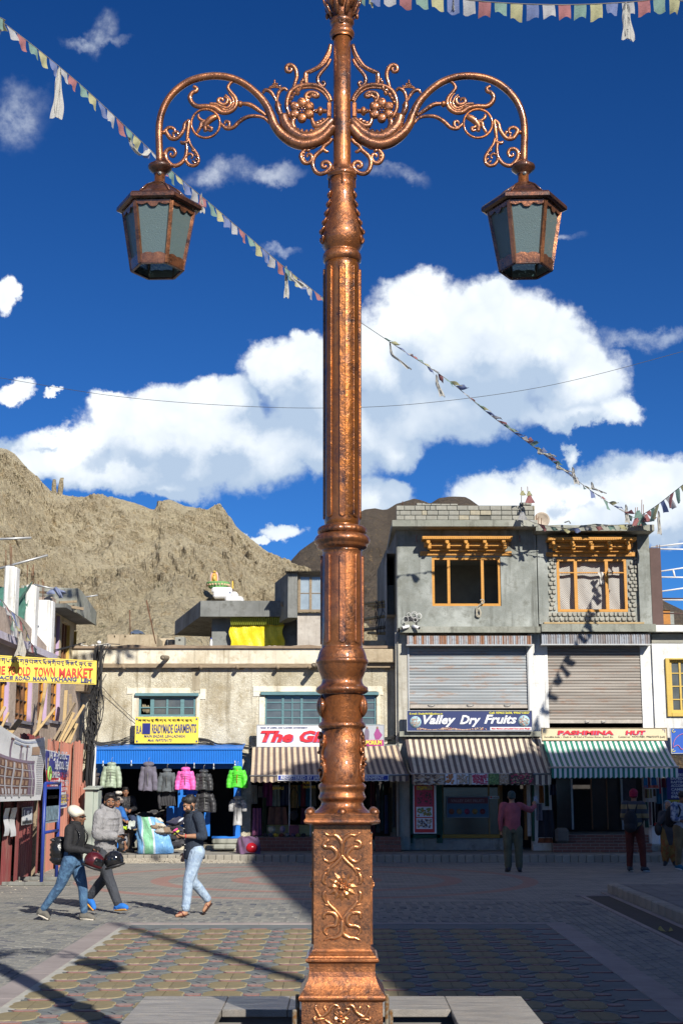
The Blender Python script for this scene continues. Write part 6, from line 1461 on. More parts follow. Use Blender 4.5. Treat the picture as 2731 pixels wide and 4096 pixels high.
A0, A1 = W(-55, 2618, Yy), W(388, 2643, Yy+.8); B0, B1 = W(-55, 2724, Yy), W(386, 2738, Yy+.8)
def yf(s, t, o=0): p = B0.lerp(B1, s).lerp(A0.lerp(A1, s), t); return p+Vector((0, -o, 0))
mb = MB(); q = [yf(0, 0), yf(1, 0), yf(1, 1), yf(0, 1)]; mb.slab(*q, .04); mb.build('board', m_ybn, yb)
for t0 in (.955, .045):
 mb = MB(); q = [yf(.0, t0-.008, .008), yf(.985, t0-.008, .008), yf(.985, t0+.004, .008), yf(0, t0+.004, .008)]; mb.slab(*q, .004); mb.build('border_line', m_navy, yb)
def yrow(v0, v1, u0, u1, txt, mt, off=.0, nm='lettering'):
 a = W(u0, v1, Yy+.8*(u0+55)/443); b = W(u1, v1, Yy+.8*(u1+55)/443); h = (v1-v0)*Yy/5520
 ex = (b-a).normalized(); ey = (W(u0, v0, a.y)-a).normalized(); ey = Vector((0, 0, 1)); ex2 = ex; ez = ex.cross(ey).normalized()
 bm = Matrix(((ex2.x, ey.x, ez.x, 0), (ex2.y, ey.y, ez.y, 0), (ex2.z, ey.z, ez.z, 0), (0, 0, 0, 1)))
 return text(txt, nm, mt, yb, a+Vector((0, -.02, 0)), h, (b-a).length, basis=bm, off=off)
m_ynavy = flat('banner_navy', (.05, .065, .20)); m_yred = flat('banner_red', (.60, .03, .02))
yrow(2665, 2697, -18, 23, 'ME', m_yred, .02); yrow(2666, 2700, 33, 64, 'TO', m_yred, .02); yrow(2668, 2702, 73, 124, 'OLD', m_yred, .02); yrow(2670, 2706, 138, 222, 'TOWN', m_yred, .02); yrow(2673, 2711, 238, 373, 'MARKET', m_yred, .02)
yrow(2704, 2717, -50, 55, 'PALACE', m_ynavy, .03); yrow(2705, 2720, 64, 123, 'ROAD', m_ynavy, .03); yrow(2707, 2722, 134, 192, 'MANA', m_ynavy, .03); yrow(2709, 2725, 203, 309, 'YKHANG', m_ynavy, .03); yrow(2719, 2721, 315, 320, '-', m_ynavy); yrow(2714, 2729, 326, 368, 'LEH', m_ynavy, .03)
glyph = {
 'ba': [[(0,1),(.9,1)],[(.15,1),(.15,.25),(.75,.2)],[(.8,1),(.8,0)],[(.15,.55),(.5,.6)]],
 'pa': [[(0,1),(.25,1)],[(.1,1),(.15,.3),(.7,.2)],[(.75,1),(.75,0)]],
 'la': [[(0,1),(.9,1)],[(.05,.85),(.2,.3),(.4,.55),(.45,.25),(.6,.3)],[(.85,1),(.85,0)]],
 'ga': [[(0,1),(.9,1)],[(.15,1),(.1,.35),(.4,.4),(.4,1)],[(.8,1),(.8,-.35)]],
 'sa': [[(0,1),(.9,1)],[(.2,1),(.1,.2)],[(.15,.55),(.5,.6),(.75,.1)],[(.8,1),(.8,.3)]],
 'ra': [[(0,1),(.8,1)],[(.45,1),(.2,.7),(.55,.45),(.75,0)]],
 'kha': [[(0,1),(.95,1)],[(.1,1),(.1,.3),(.45,.3),(.45,1)],[(.45,.7),(.8,.7)],[(.85,1),(.85,0)]],
 'ya': [[(0,1),(.25,1)],[(.1,1),(.2,.3),(.45,.5),(.45,1)],[(.45,.4),(.7,.2)],[(.8,1),(.8,0)]],
 'ka': [[(0,1),(.95,1)],[(.2,1),(.05,.4)],[(.4,1),(.4,.35),(.15,.3)],[(.8,1),(.8,-.3)],[(.45,.6),(.8,.55)]],
 'ma': [[(0,1),(.9,1)],[(.15,1),(.15,.4),(.45,.2),(.2,.1)],[(.15,.6),(.8,.6)],[(.8,1),(.8,.1)]],
 'nga': [[(0,1),(.6,1)],[(.25,1),(.1,.6),(.6,.25),(.7,0)]],
 'a': [[(0,1),(.8,1)],[(.35,1),(.1,.65),(.6,.4),(.2,.05),(.75,-.2)]]}
def tib(f, seq, n, mt, par, h, s0, s1, tbase, r, nm='script'):
 mb = MB(); m_ = len(seq)
 for i, g in enumerate(seq):
  base = s0+(s1-s0)*i/m_; wd = (s1-s0)/m_*.80
  st_, vw = (g[:-1], g[-1]) if g[-1] in '^~v' else (g, '')
  st = [list(x) for x in glyph[st_]]
  if vw == '^': st.append([(.1, 1.15), (.45, 1.45), (.6, 1.2)])
  if vw == '~': st.append([(.0, 1.2), (.3, 1.5), (.45, 1.25), (.7, 1.55)])
  if vw == 'v': st.append([(.2, -.1), (.5, -.45), (.7, -.15)])
  st.append([(1.08, 1.0), (1.12, .88)])
  for q in st: mb.tube([f(base+wd*x, tbase+h*y) for x, y in q], r, 5)
 return mb.build(nm, mt, par)
tib(lambda s, t: yf(s, t, .012), ['sa','ga','pa','ba','la^','ga','sav','la','kha','ra','ya~','ka','ga^','la','a','kha~','ma','nga^','sav','nga','ba'], 0, m_ynavy, yb, .145, .10, .965, .745, .0075)
# ======================= pole, cables =======================
up = thing('utility_pole', 'cable-laden black utility pole at the left corner of the cream building', 'utility pole', W(352, 3380, 36.2))
YP = 35.9
mb = MB(); mb.tube([W(338, 3380, YP), W(362, 3010, YP), W(385, 2600, YP)], [.085, .08, .06], 12); mb.build('pole', M('pole_black', (.05, .05, .055), .6, .3), up)
mb = MB(); mb.tube([W(366, 3400, YP-.15), W(376, 3100, YP-.15), W(380, 2990, YP-.15), W(372, 2976, YP-.2)], .045, 10); mb.build('conduit', m_pvc, up)
mb = MB(); mb.tube([W(352, 3380, YP-.12), W(368, 3080, YP-.12)], .014, 6); mb.build('blue_wire', flat('wire_blue', (.03, .16, .45)), up)
mb = MB(); mb.sph(W(397, 2570, YP), (.06, .06, .05)); mb.build('insulator', m_whitepaint, up)
for k in range(30):
 u0 = rnd(378, 412); ue = rnd(340, 372); dv = rnd(-12, 12); s_ = rnd(-1, 1)
 pts = [(u0+rnd(0, 40)*(k % 3 == 0), 2578+rnd(0, 12)), (u0+rnd(-6, 6), 2640), (u0-8+s_*10, 2740+dv), (u0-18+s_*26*(k % 2)*1.2, 2840+dv), (u0-24+s_*16, 2920), (ue+8, 2990+rnd(-15, 10)), (ue, 3100), (ue-6, 3230)]
 mb = MB(); mb.tube([W(u, v, YP-.10-.008*k) for u, v in crom([(a, b, 0) for a, b in pts], 6) for (u, v) in [(u, v)]] if False else [W(p.x, p.y, YP-.10-.008*k) for p in crom([(a, b, 0) for a, b in pts], 5)], rnd(.009, .014), 5, cap=False); mb.build('cable', m_cable, up)
for k in range(9):
 r = rnd(16, 34); c = (rnd(330, 392), rnd(2780, 2960)); pts = [(c[0]+r*cos(a), c[1]+r*2.2*sin(a), 0) for a in [i*.7+k for i in range(8)]]
 mb = MB(); mb.tube([W(p.x, p.y, YP-.35) for p in crom(pts, 4)], .008, 5, cap=False); mb.build('loose_loop', m_cable, up)
wl = thing('wall_cables', 'bunch of sagging black cables running along the cream wall above the shop fronts', 'cables', W(700, 2990, 36.8))
def cable(par, pts, r, mt=None, n=6, nm='cable'):
 mb = MB(); mb.tube(crom(pts, n), r, 5, cap=False); return mb.build(nm, mt or m_cable, par)
for k in range(10):
 d = rnd(-7, 7); Yc = 36.75-.012*k
 cable(wl, [W(u, v+d+rnd(-4, 4), Yc) for u, v in ((352, 2950), (400, 2972+k), (470, 2968+2*k), (540, 2958+d), (800, 2962+d), (870, 2978+k), (940, 2976+2*k), (1010, 2992), (1150, 2996), (1520, 2960), (1580, 2946), (1640, 2950))], rnd(.008, .014))
for k in range(7):
 cable(wl, [W(330+rnd(0, 40), 2900+rnd(0, 50), 36.5), W(rnd(345, 370), 2960+rnd(0, 20), 36.4), W(rnd(390, 430), rnd(2970, 3000), 36.45), W(rnd(440, 500), rnd(2965, 2990), 36.6)], .009)
cable(wl, [W(402, 2740, 36.8), W(470, 2815, 36.9), W(550, 2890, 36.9)], .008)
ov = thing('overhead_cables', 'thin black cables crossing from the left edge to the top of the utility pole', 'cables', W(100, 2620, 34))
for (a, b, c, d) in (((-40, 2628), (120, 2606), (240, 2598), (336, 2570)), ((-40, 2665), (80, 2640), (180, 2618), (330, 2572)), ((-30, 2612), (150, 2612), (260, 2590), (345, 2568)), ((388, 2585), (420, 2578), (450, 2576), (480, 2578))):
 cable(ov, [W(*a, 30), W(*b, 32), W(*c, 34), W(*d, 36)], .011)
cable(ov, [W(0, 2740, 30), W(70, 2800, 31.5), W(150, 2870, 33), W(240, 2905, 35), W(300, 2895, 36)], .007)
sk = thing('sky_wire', 'single thin wire sagging across the whole sky behind the lamp post', 'wire', W(1300, 1630, 34))
cable(sk, [W(-60, 1500, 34), W(0, 1511, 34), W(450, 1583, 34), W(880, 1620, 34), W(1300, 1632, 34), W(1700, 1612, 34), W(2200, 1541, 34), W(2731, 1405, 34), W(2900, 1352, 34)], .0065, M('wire_dark', (.05, .05, .05), .6), 14, 'strand')
for i, (u, v0, v1, Y, n_) in enumerate(((520, 2540, 2440, 44, 'bare rusty rod standing on the flat roof left of the parked car'), (610, 2575, 2400, 40, 'long thin leaning rod standing on the parapet right of the parked car'))):
 mb = MB(); mb.tube([W(u+(2 if i == 0 else 14), v0, Y), W(u if i == 0 else u-24, v1, Y)], .016, 6); tag(mb.build('steel_rod', m_rebar), n_, 'rod')
# ======================= signs on the façades =======================
YSG = 36.6
def board(name, label, u0, v0, u1, v1, Y, mat, frame=None, th=.05, cat='sign'):
 x0, z1 = xz(u0, v0, Y); x1 = W(u1, (v0+v1)/2, Y).x; z0 = W(PX, v1, Y).z; x0 = W(u0, (v0+v1)/2, Y).x
 o = thing(name, label, cat, ((x0+x1)/2, Y, z0)); MB().box(x0, x1, Y, Y+th, z0, z1).build('board', mat, o)
 if frame:
  f = .018
  for i, b in enumerate(((x0-f, x1+f, z1, z1+f), (x0-f, x1+f, z0-f, z0), (x0-f, x0, z0, z1), (x1, x1+f, z0, z1))): MB().box(b[0], b[1], Y-.012, Y+th+.01, b[2], b[3]).build('frame', frame, o)
 return o
def TX(s_, o, u0, u1, vb, vt, Y, mt, off=.0, shear=0, nm='lettering', ext=0):
 vm = (vb+vt)/2; a = W(u0, vb, Y); b = W(u1, vb, Y); t_ = W(u0, vt, Y)
 return text(s_, nm, mt, o, (a.x, Y-.012-ext, a.z), (t_.z-a.z), b.x-a.x, off=off, shear=shear)
def rectP(o, nm, u0, v0, u1, v1, Y, mt, d=.006):
 x0 = W(u0, (v0+v1)/2, Y).x; x1 = W(u1, (v0+v1)/2, Y).x; return MB().box(x0, x1, Y-d, Y-.001, W(PX, v1, Y).z, W(PX, v0, Y).z).build(nm, mt, o)
Y = 36.62
g = board('garments_sign', 'hand-painted yellow readymade garments sign with a painted-out blue patch under the teal window', 541, 2868, 794, 2973, Y, m_ybn, None, .06)
sg = lambda s, t: Vector((W(541+253*s, 2920, Y).x, Y-.012, W(PX, 2973-105*t, Y).z))
tib(sg, ['sa', 'ka', 'ya', 'a', 'ka~', 'ga', 'nga', 'ra', 'la', 'sa^', 'ra', 'ba', 'nga'], 0, m_blk, g, .07, .05, .93, .83, .007)
TX('B.A', g, 547, 568, 2934, 2903, Y, m_ynavy, .02); TX('READYMADE', g, 609, 692, 2932, 2898, Y, m_ynavy, .02); TX('GARMENTS', g, 698, 786, 2930, 2897, Y, m_ynavy, .02)
rectP(g, 'painted_patch', 571, 2893, 602, 2936, Y, flat('patch_blue', (.012, .02, .17)), .016)
TX('MAIN BAZAR, LEH-LADAKH.', g, 577, 742, 2950, 2939, Y, m_ynavy, .01, .25); TX('Mob. 9697076173', g, 592, 688, 2966, 2956, Y, m_ynavy, .01, .2)
for (u, v) in ((546, 2873), (784, 2873), (546, 2962), (784, 2962)): rectP(g, 'corner_mark', u, v, u+6, v+7, Y, m_ynavy, .01)
Y = 36.55
g = board('emporium_sign', 'white shop sign with big red lettering behind the lamp post above the tan striped awning', 1029, 2901, 1534, 2986, Y, m_signw, m_galv)
TX('REGD. BY JAMMU AND KASHMIR GOVERNMENT', g, 1043, 1231, 2914, 2908, Y, m_ynavy, .02)
for (o_, mt, dd) in (((3, 2), m_lilac, 0), ((0, 0), m_red, .012)):
 TX('The', g, 1042+o_[0], 1172+o_[0], 2966+o_[1], 2925+o_[1], Y-dd, mt, .05, .28); TX('Gift', g, 1198+o_[0], 1330+o_[0], 2966+o_[1], 2925+o_[1], Y-dd, mt, .05, .28)
rectP(g, 'magenta_strip', 1380, 2959, 1533, 2984, Y, m_mag); TX('EMPORIUM', g, 1442, 1526, 2978, 2962, Y-.006, m_yeltx, .04); rectP(g, 'photo_field', 1380, 2903, 1533, 2957, Y, flat('pale_grey', (.40, .42, .46)))
for (u, c1) in ((1467, (.18, .14, .20)), (1509, (.32, .06, .22))):
 mb = MB(); p = W(u, 2930, Y-.01); k = 36.5/5550
 mb.prism([(p.x+x*k, p.y-.006, p.z+z*k) for x, z in ((-5, 14), (5, 14), (9, 4), (20 if u > 1500 else 9, -10), (8, -26), (-8, -26), (-14 if u > 1500 else -9, -6), (-8, 6))][::-1], (0, .005, 0)); mb.build('draped_figure', flat('figure'+str(u), c1), g)
 mb = MB(); mb.sph((p.x, p.y-.004, p.z+19*k), (.028, .006, .034)); mb.build('figure_head', flat('skin_print', (.30, .16, .11)), g)
Y = 36.2
g = board('dry_fruits_sign', 'navy blue dry fruits shop sign with white italic lettering and two round nut pictures', 1629, 2844, 2126, 2923, Y, m_navy, m_galv)
TX('Valley', g, 1692, 1822, 2895, 2862, Y, m_signw, .035, .32); TX('Dry', g, 1838, 1922, 2895, 2862, Y, m_signw, .035, .32); TX('Fruits', g, 1935, 2066, 2893, 2860, Y, m_signw, .035, .32)
TX('E-mail: Shafat969@yahoo.in', g, 1637, 1769, 2858, 2851, Y, m_yeltx, .02); TX('Cell: 9596512638, 9906713557', g, 1955, 2116, 2855, 2847, Y, m_yeltx, .03)
rectP(g, 'address_strip', 1959, 2908, 2124, 2921, Y, m_signw); TX('Main Market Leh-Ladakh Near Jamia Masjid', g, 1965, 2119, 2917, 2911, Y-.006, m_red, .03)
m_nuts = piece('nut_print', (.42, .24, .16), (.62, .52, .42), .6, 30, .1, c3=(.40, .04, .05))
def disc(o, u, v, ru, Y, mt, nm, d=.01, n=24):
 c = W(u, v, Y); r = ru*Y/5560; mb = MB(); mb.tube([(c.x, Y-d, c.z), (c.x, Y-.001, c.z)], r, n); return mb.build(nm, mt, o)
for u, v in ((1661, 2888), (2094, 2884)):
 d_ = disc(g, u, v, 23, Y, flat('plate_rim', (.34, .52, .58)), 'plate'); mb = MB(); c = W(u, v, Y-.012)
 for k in range(60): a, r = rnd(0, 6.28), .12*sqrt(random.random()); mb.sph((c.x+r*cos(a), c.y, c.z+r*sin(a)), (.016, .004, .013), 6, 4)
 mb.build('nut_picture', m_nuts, d_, kind='stuff')
mb = MB()
for k in range(190): u = rnd(1668, 1946); p = W(u, 2919-rnd(0, 9)*(.5+.5*sin(u*.05)), Y-.008); mb.sph(p, (rnd(.014, .026), .004, .013), 6, 4)
mb.build('nut_border', m_nuts, g, kind='stuff')
Y = 35.95
g = board('pashmina_sign', 'cream shop sign with red capitals above the green striped awning', 2167, 2914, 2664, 2960, Y, flat('sign_cream', (.66, .56, .36)), m_oldwood)
for (dx, dz, mt, d) in ((1.5, 1.5, m_lilac, 0), (0, 0, m_red, .01)): TX('PASHMINA', g, 2228+dx, 2452+dx, 2938+dz, 2923+dz, Y-d, mt, .05, .1); TX('HUT', g, 2500+dx, 2580+dx, 2938+dz, 2923+dz, Y-d, mt, .05, .1)
TX('Incredible India :-  Deals in : All Kind of Precious Stones, Shawls Etc.', g, 2176, 2452, 2951, 2944, Y, m_blk, .005, .1); TX('Contact no : 9419219481, 9906931073 (Leh)', g, 2471, 2658, 2951, 2943, Y, m_blk, .005, .1)
for u in (2171, 2646): rectP(g, 'corner_mark', u, 2918, u+12, 2920, Y, m_ynavy, .01); rectP(g, 'corner_mark', u+(0 if u < 2300 else 10), 2920, u+(2 if u < 2300 else 12), 2930, Y, m_ynavy, .01)
Y = 36.1
g = board('blue_umbrella_sign', 'bright blue sign with a red and white umbrella outline cut off by the right edge', 2683, 2914, 2980, 3012, Y, flat('bright_blue', (.012, .09, .45)), m_galv)
mb = MB(); c = W(2740, 2990, Y-.012); R_ = 50*Y/5560
mb.tube([(c.x-R_*cos(a), c.y, c.z+R_*1.1*sin(a)) for a in [i*pi/12 for i in range(13)]], .008, 5); mb.tube([(c.x, c.y, c.z+R_*1.1), (c.x-.02, c.y, c.z-.2)], .008, 5)
mb.tube(crom([(c.x-R_, c.y, c.z), (c.x-R_*.6, c.y, c.z+.06), (c.x-R_*.3, c.y, c.z-.05), (c.x, c.y, c.z+.04), (c.x+R_*.5, c.y, c.z-.03)], 4), .008, 5); mb.build('umbrella_outline', flat('pale_red', (.65, .20, .28)), g)
for (u, v) in ((2686, 2918), (2686, 2996)): mb = MB(); mb.tube([W(u+6+6*cos(a), v+6+5*sin(a), Y-.01) for a in [i*.6 for i in range(9)]], .01, 5); mb.build('corner_scroll', m_yeltx, g)
Y = 35.9
g = board('travel_board', 'purple-blue travel services board listing treks and safaris at the right edge', 2664, 3075, 2980, 3197, Y, flat('board_violet', (.055, .05, .22)), m_black)
for i, (s_, u) in enumerate((('TREKKING', 2690), ('EXPEDITION', 2680), ('RAFTING', 2681), ('ACCOMMODATION', 2681), ('CAMEL SAFARI', 2682), ('CULTURAL TOUR', 2683), ('INNERLINE PERMIT', 2683))):
 TX(s_, g, u, u+len(s_)*9.2, 3104+i*14.6, 3094+i*14.6, Y, m_signw, .03)
rectP(g, 'yellow_strip', 2664, 3199, 2980, 3230, Y, flat('strip_yellow', (.50, .42, .03)), .01); TX('MONEY CHANGE', g, 2682, 2800, 3221, 3206, Y-.01, m_blk, .03); rectP(g, 'orange_strip', 2664, 3231, 2980, 3262, Y, flat('strip_orange', (.60, .25, .02)), .01)
# ======================= awnings =======================
def awning(label, T0, T1, B0, B1, Yt, Yb, vval, ns, ca, cb_, nval, skew=None, rail=True, phase=0):
 a, b = W(*T0, Yt), W(*T1, Yt); c, d = W(*B0, Yb), W(*B1, Yb); o = thing('striped_awning', label, 'awning', (a+b)/2)
 mb = MB(); mb.grid(lambda s, t: (c.lerp(d, s)).lerp(a.lerp(b, s), t)+Vector((0, 0, -.05*sin(pi*t)+.006*sin(s*60))), ns*2, 8, mi=lambda i, j: (i+phase) % 2)
 mb.build('canopy', [ca, cb_], o)
 zv = W(PX, vval, Yb).z; h = c.z-zv-.045; n = nval
 def vf(s, t): p = c.lerp(d, s); return p+Vector((0, -.02+.012*sin(s*n*6.28)*(1-t), -.035-h*(1-t)-(1-t)*.035*abs(sin(s*n*pi*.5))))
 mb = MB(); mb.grid(vf, n*2, 3, mi=lambda i, j: ((i//2)+phase) % 2); mb.build('valance', [ca, cb_], o)
 if rail: mb = MB(); mb.tube([c+Vector((-.03, -.015, -.01)), d+Vector((.03, -.015, -.01))], .022, 8); mb.build('front_bar', m_galv, o)
 mb = MB(); mb.tube([a+Vector((-.03, .03, .0)), b+Vector((.03, .03, .0))], .03, 8); mb.build('roller', m_cement2, o)
 for q, w in ((a, c), (b, d)):
  mid = (q+w)/2+Vector((0, 0, -.35)); mb = MB(); mb.tube([q+Vector((0, .03, -.5)), mid, w+Vector((0, .02, -.02))], .018, 6); mb.build('folding_arm', m_galv, o)
 return o
st_t, st_b = cloth('stripe_tan', (.56, .44, .30), .85, .1, .2), cloth('stripe_brown', (.115, .085, .08), .85, .1, .2)
st_c = cloth('stripe_cream', (.62, .54, .41), .85, .1, .2); st_g, st_w = cloth('stripe_green', (.02, .20, .13), .8, .1, .2), cloth('stripe_white', (.70, .71, .71), .8, .05, .2)
aw1 = awning('tan and brown striped awning of the shawl shop partly hidden by the lamp post', (1010, 2990), (1592, 2982), (1004, 3102), (1632, 3098), 36.55, 35.2, 3127, 25, st_t, st_b, 50)
Y = 35.15
o_ = bpy.data.objects.new('valance_sign', None); link(o_); adopt(o_, aw1)
x0, x1 = W(1110, 3110, Y).x, W(1554, 3110, Y).x; z0, z1 = W(PX, 3123, Y).z, W(PX, 3099, Y).z; MB().box(x0, x1, Y-.02, Y, z0, z1).build('sign_border', m_signw, o_); MB().box(x0+.02, x1-.02, Y-.026, Y-.019, z0+.02, z1-.02).build('sign_field', m_blue, o_)
TX('REGISTERED BY JAMMU & KASHMIR GOVERNMENT', o_, 1124, 1535, 3117.5, 3104, Y-.026, m_signw, .02)
aw2 = awning('cream and dark brown striped awning under the dry fruits sign', (1620, 2955), (2158, 2949), (1645, 3094), (2200, 3094), 36.45, 35.0, 3137, 22, st_c, st_b, 46, phase=1)
Y = 34.95
pb = thing('picture_strip', 'strip of nut and dried fruit photographs pinned along the valance of the brown awning', 'picture strip', W(1900, 3120, Y))
def fruitpic(u0, u1, v0, v1, bg, cs, size, asp, n, nm='fruit_picture'):
 f = rectP(pb, nm, u0, v0, u1, v1, Y, bg, .01); f.name = nm; mats = cs; mb = MB()
 for k in range(n): u, v = rnd(u0+4, u1-4), rnd(v0+3, v1-3); p = W(u, v, Y-.016); mb.sph(p, (size*asp, .008, size), 6, 4, mi=k % len(mats), rot=Matrix.Rotation(rnd(-.6, .6), 3, 'Y'))
 mb.build('printed_fruit', mats, f, kind='stuff')
cA = [flat('nut_dark', (.12, .08, .06)), flat('nut_tan', (.42, .30, .19)), flat('nut_pale', (.52, .45, .36))]; cR = [flat('fruit_red', (.50, .05, .11)), flat('fruit_pink', (.58, .17, .22))]; cG = [flat('fruit_green', (.20, .33, .11)), flat('fruit_green2', (.12, .22, .08))]
fruitpic(1652, 1776, 3098, 3140, cA[1], cA, .030, 2.4, 90); fruitpic(1780, 1825, 3096, 3138, m_signw, [flat('nut_orange', (.45, .20, .08))], .03, 1, 22); fruitpic(1828, 1872, 3096, 3136, m_signw, cA[1:], .022, 1.1, 60)
fruitpic(1886, 1950, 3096, 3138, m_signw, cR, .022, 1.1, 90); fruitpic(1952, 1994, 3094, 3138, cG[1], cG, .024, 1.1, 60); fruitpic(1996, 2034, 3094, 3136, cA[1], cA[1:], .018, 1.1, 60); fruitpic(2040, 2132, 3092, 3136, cA[0], [cA[0], cR[0], cA[1]], .022, 1.4, 90)
aw3 = awning('green and white striped awning under the cream shop sign', (2170, 2962), (2652, 2960), (2203, 3068), (2708, 3066), 36.0, 34.75, 3110, 23, st_g, st_w, 50)
# ======================= shop rooms =======================
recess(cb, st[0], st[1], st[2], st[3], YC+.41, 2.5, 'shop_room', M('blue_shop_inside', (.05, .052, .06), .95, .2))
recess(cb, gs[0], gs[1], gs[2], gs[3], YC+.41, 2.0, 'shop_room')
me_br = MB().bbox(-.5, .5, -.5, .5, -.5, .5, .05).mesh('brick', m_brick)
def bricks(root, x0, x1, Y, z0, z1, dep=.3, bw=.235, bh=.078):
 MB().box(x0+.004, x1-.004, Y+.008, Y+dep, z0, z1-.004).build('brick_core', m_brk_joint, root); n = int((z1-z0)/bh+.5); hh = (z1-z0)/n
 for r in range(n):
  x = x0-(r % 2)*bw/2
  while x < x1-.01:
   a, b = max(x, x0), min(x+bw, x1)
   if b-a > .03: inst(me_br, 'brick', root, Matrix.Translation(((a+b)/2, Y+.03+rnd(-.002, .002), z0+hh*(r+.5))) @ Matrix.Diagonal((b-a-.011, .06, hh-.011, 1)))
   x += bw
pl1 = thing('brick_plinth', 'low red brick plinth below the shawl shop window, left of the lamp post', 'plinth', W(1150, 3390, 36.3))
bricks(pl1, W(1012, 3370, 36.3).x, W(1420, 3370, 36.3).x, 36.3, .18, W(PX, 3349, 36.3).z, .7)
sp1 = thing('brick_steps', 'two red brick steps right of the lamp post in deep shade', 'steps', W(1530, 3390, 36));
xa, xb = W(1500, 3370, 36).x, W(1604, 3370, 36).x; bricks(sp1, xa, xb, 35.9, .18, .36, .3); bricks(sp1, xa, xb, 36.2, .362, .54, .5)
sp2 = thing('brick_steps', 'two wide red brick steps before the dark doors under the green awning', 'steps', W(2400, 3390, 36))
bricks(sp2, W(2210, 3370, 35.6).x, W(2606, 3370, 35.6).x, 35.6, .18, .40, .32); bricks(sp2, W(2268, 3370, 35.92).x, W(2594, 3370, 35.92).x, 35.92, .402, .60, .6)
# ---- blue garment shop
bs = thing('blue_stall', 'bright blue garment stall front with corrugated fascia, posts and shelves', 'stall', W(670, 3390, 36.4))
m_bl = M('stall_blue', (.015, .17, .62), .45, .08, 3); YB_ = 35.9
xa, za = xz(367, 2999, YB_); xb = W(970, 3002, YB_).x; zb_ = W(PX, 3050, YB_).z
mb = MB(); corrug(mb, lambda s, t: (xa+(xb-xa)*s, YB_-.05*t, zb_+(za-zb_)*t), 64, 1, .010, (0, -1, 0)); mb.build('fascia_sheet', m_bl, bs)
mb = MB(); mb.box(xa-.02, xb+.02, YB_-.075, YB_+.05, za, za+.03); mb.build('fascia_cap', m_bl, bs); mb = MB(); mb.box(xa, xb, YB_-.02, YB_+.06, zb_-.03, zb_-.001); mb.build('fascia_lip', m_bl, bs)
mb = MB(); mb.add([(xa, YB_, za), (xb, YB_, za), (xb, YC-.02, za+.18), (xa, YC-.02, za+.18)], [(0, 1, 2, 3)]); mb.build('roof_sheet', m_bl, bs)
def bpost(u0, u1, v0, v1, Y, nm='post', dep=.12, mt=None): mb = MB(); PB(mb, u0, v0, u1, v1, Y, dep, .004, vm=3200); return mb.build(nm, mt or m_bl, bs)
bpost(385, 408, 3052, 3384, 36.6); bpost(935, 962, 3052, 3352, 36.6, dep=.3); bpost(712, 732, 3150, 3330, 36.8); bpost(380, 968, 3052, 3075, 36.75, 'lintel_board', .06)
bpost(376, 384, 3075, 3384, 36.4, 'white_downpipe', .05, m_pvc)
sh_ = bpost(730, 790, 3150, 3330, 37.1, 'shelf_back', .03)
for v in (3182, 3212, 3268, 3300): bpost(733, 788, v, v+5, 36.85, 'shelf', .25)
bpost(668, 712, 3225, 3330, 37.05, 'shelf_side', .1); bpost(818, 842, 3235, 3345, 36.9, 'post', .1)
bpost(395, 640, 3335, 3356, 36.55, 'plinth_board', .1); bpost(850, 952, 3345, 3354, 36.5, 'threshold', .15)
mb = MB(); PB(mb, 848, 3356, 955, 3376, 36.2, .5, .03); mb.build('step', m_slab, bs); mb = MB(); PB(mb, 852, 3378, 942, 3398, 35.9, .4, .03); mb.build('step', m_slab, bs)
mb = MB(); PB(mb, 330, 3358, 640, 3392, 36.4, .6, .02); mb.build('stone_base', m_slab, bs)
tb_ = thing('wooden_bench_top', 'plain wooden plank table with papers in front of the blue stall', 'table', W(510, 3390, 35.8))
mb = MB(); PB(mb, 464, 3318, 557, 3324, 35.6, .7, .004); mb.build('table_top', m_newwood, tb_)
for u in (470, 550): mb = MB(); PB(mb, u, 3325, u+5, 3392, 35.9, .05); mb.build('leg', m_bl, tb_)
stack = [('papers', 'stack of papers and newsprint on the plank table', (470, 510, 3302, 3316), (.55, .55, .50)), ('green_packet', 'bright lime green packet on the plank table', (486, 508, 3305, 3317), (.40, .62, .02)), ('newspaper', 'folded grey newspaper leaning on the plank table', (512, 540, 3284, 3316), (.38, .42, .38))]
for i, (n_, l_, q, c_) in enumerate(stack):
 mb = MB(); a = W(q[0], q[3], 35.62-.12*i); b = W(q[1], q[2], 35.62-.12*i)
 mb.grid(lambda s, t: (a.x+(b.x-a.x)*s, a.y+.12*t, a.z+(b.z-a.z)*t+.015*sin(s*12+t*5)), 8, 5); tag(mb.build(n_, cloth('c_'+n_, c_, .7)), l_, n_.replace('_', ' '))
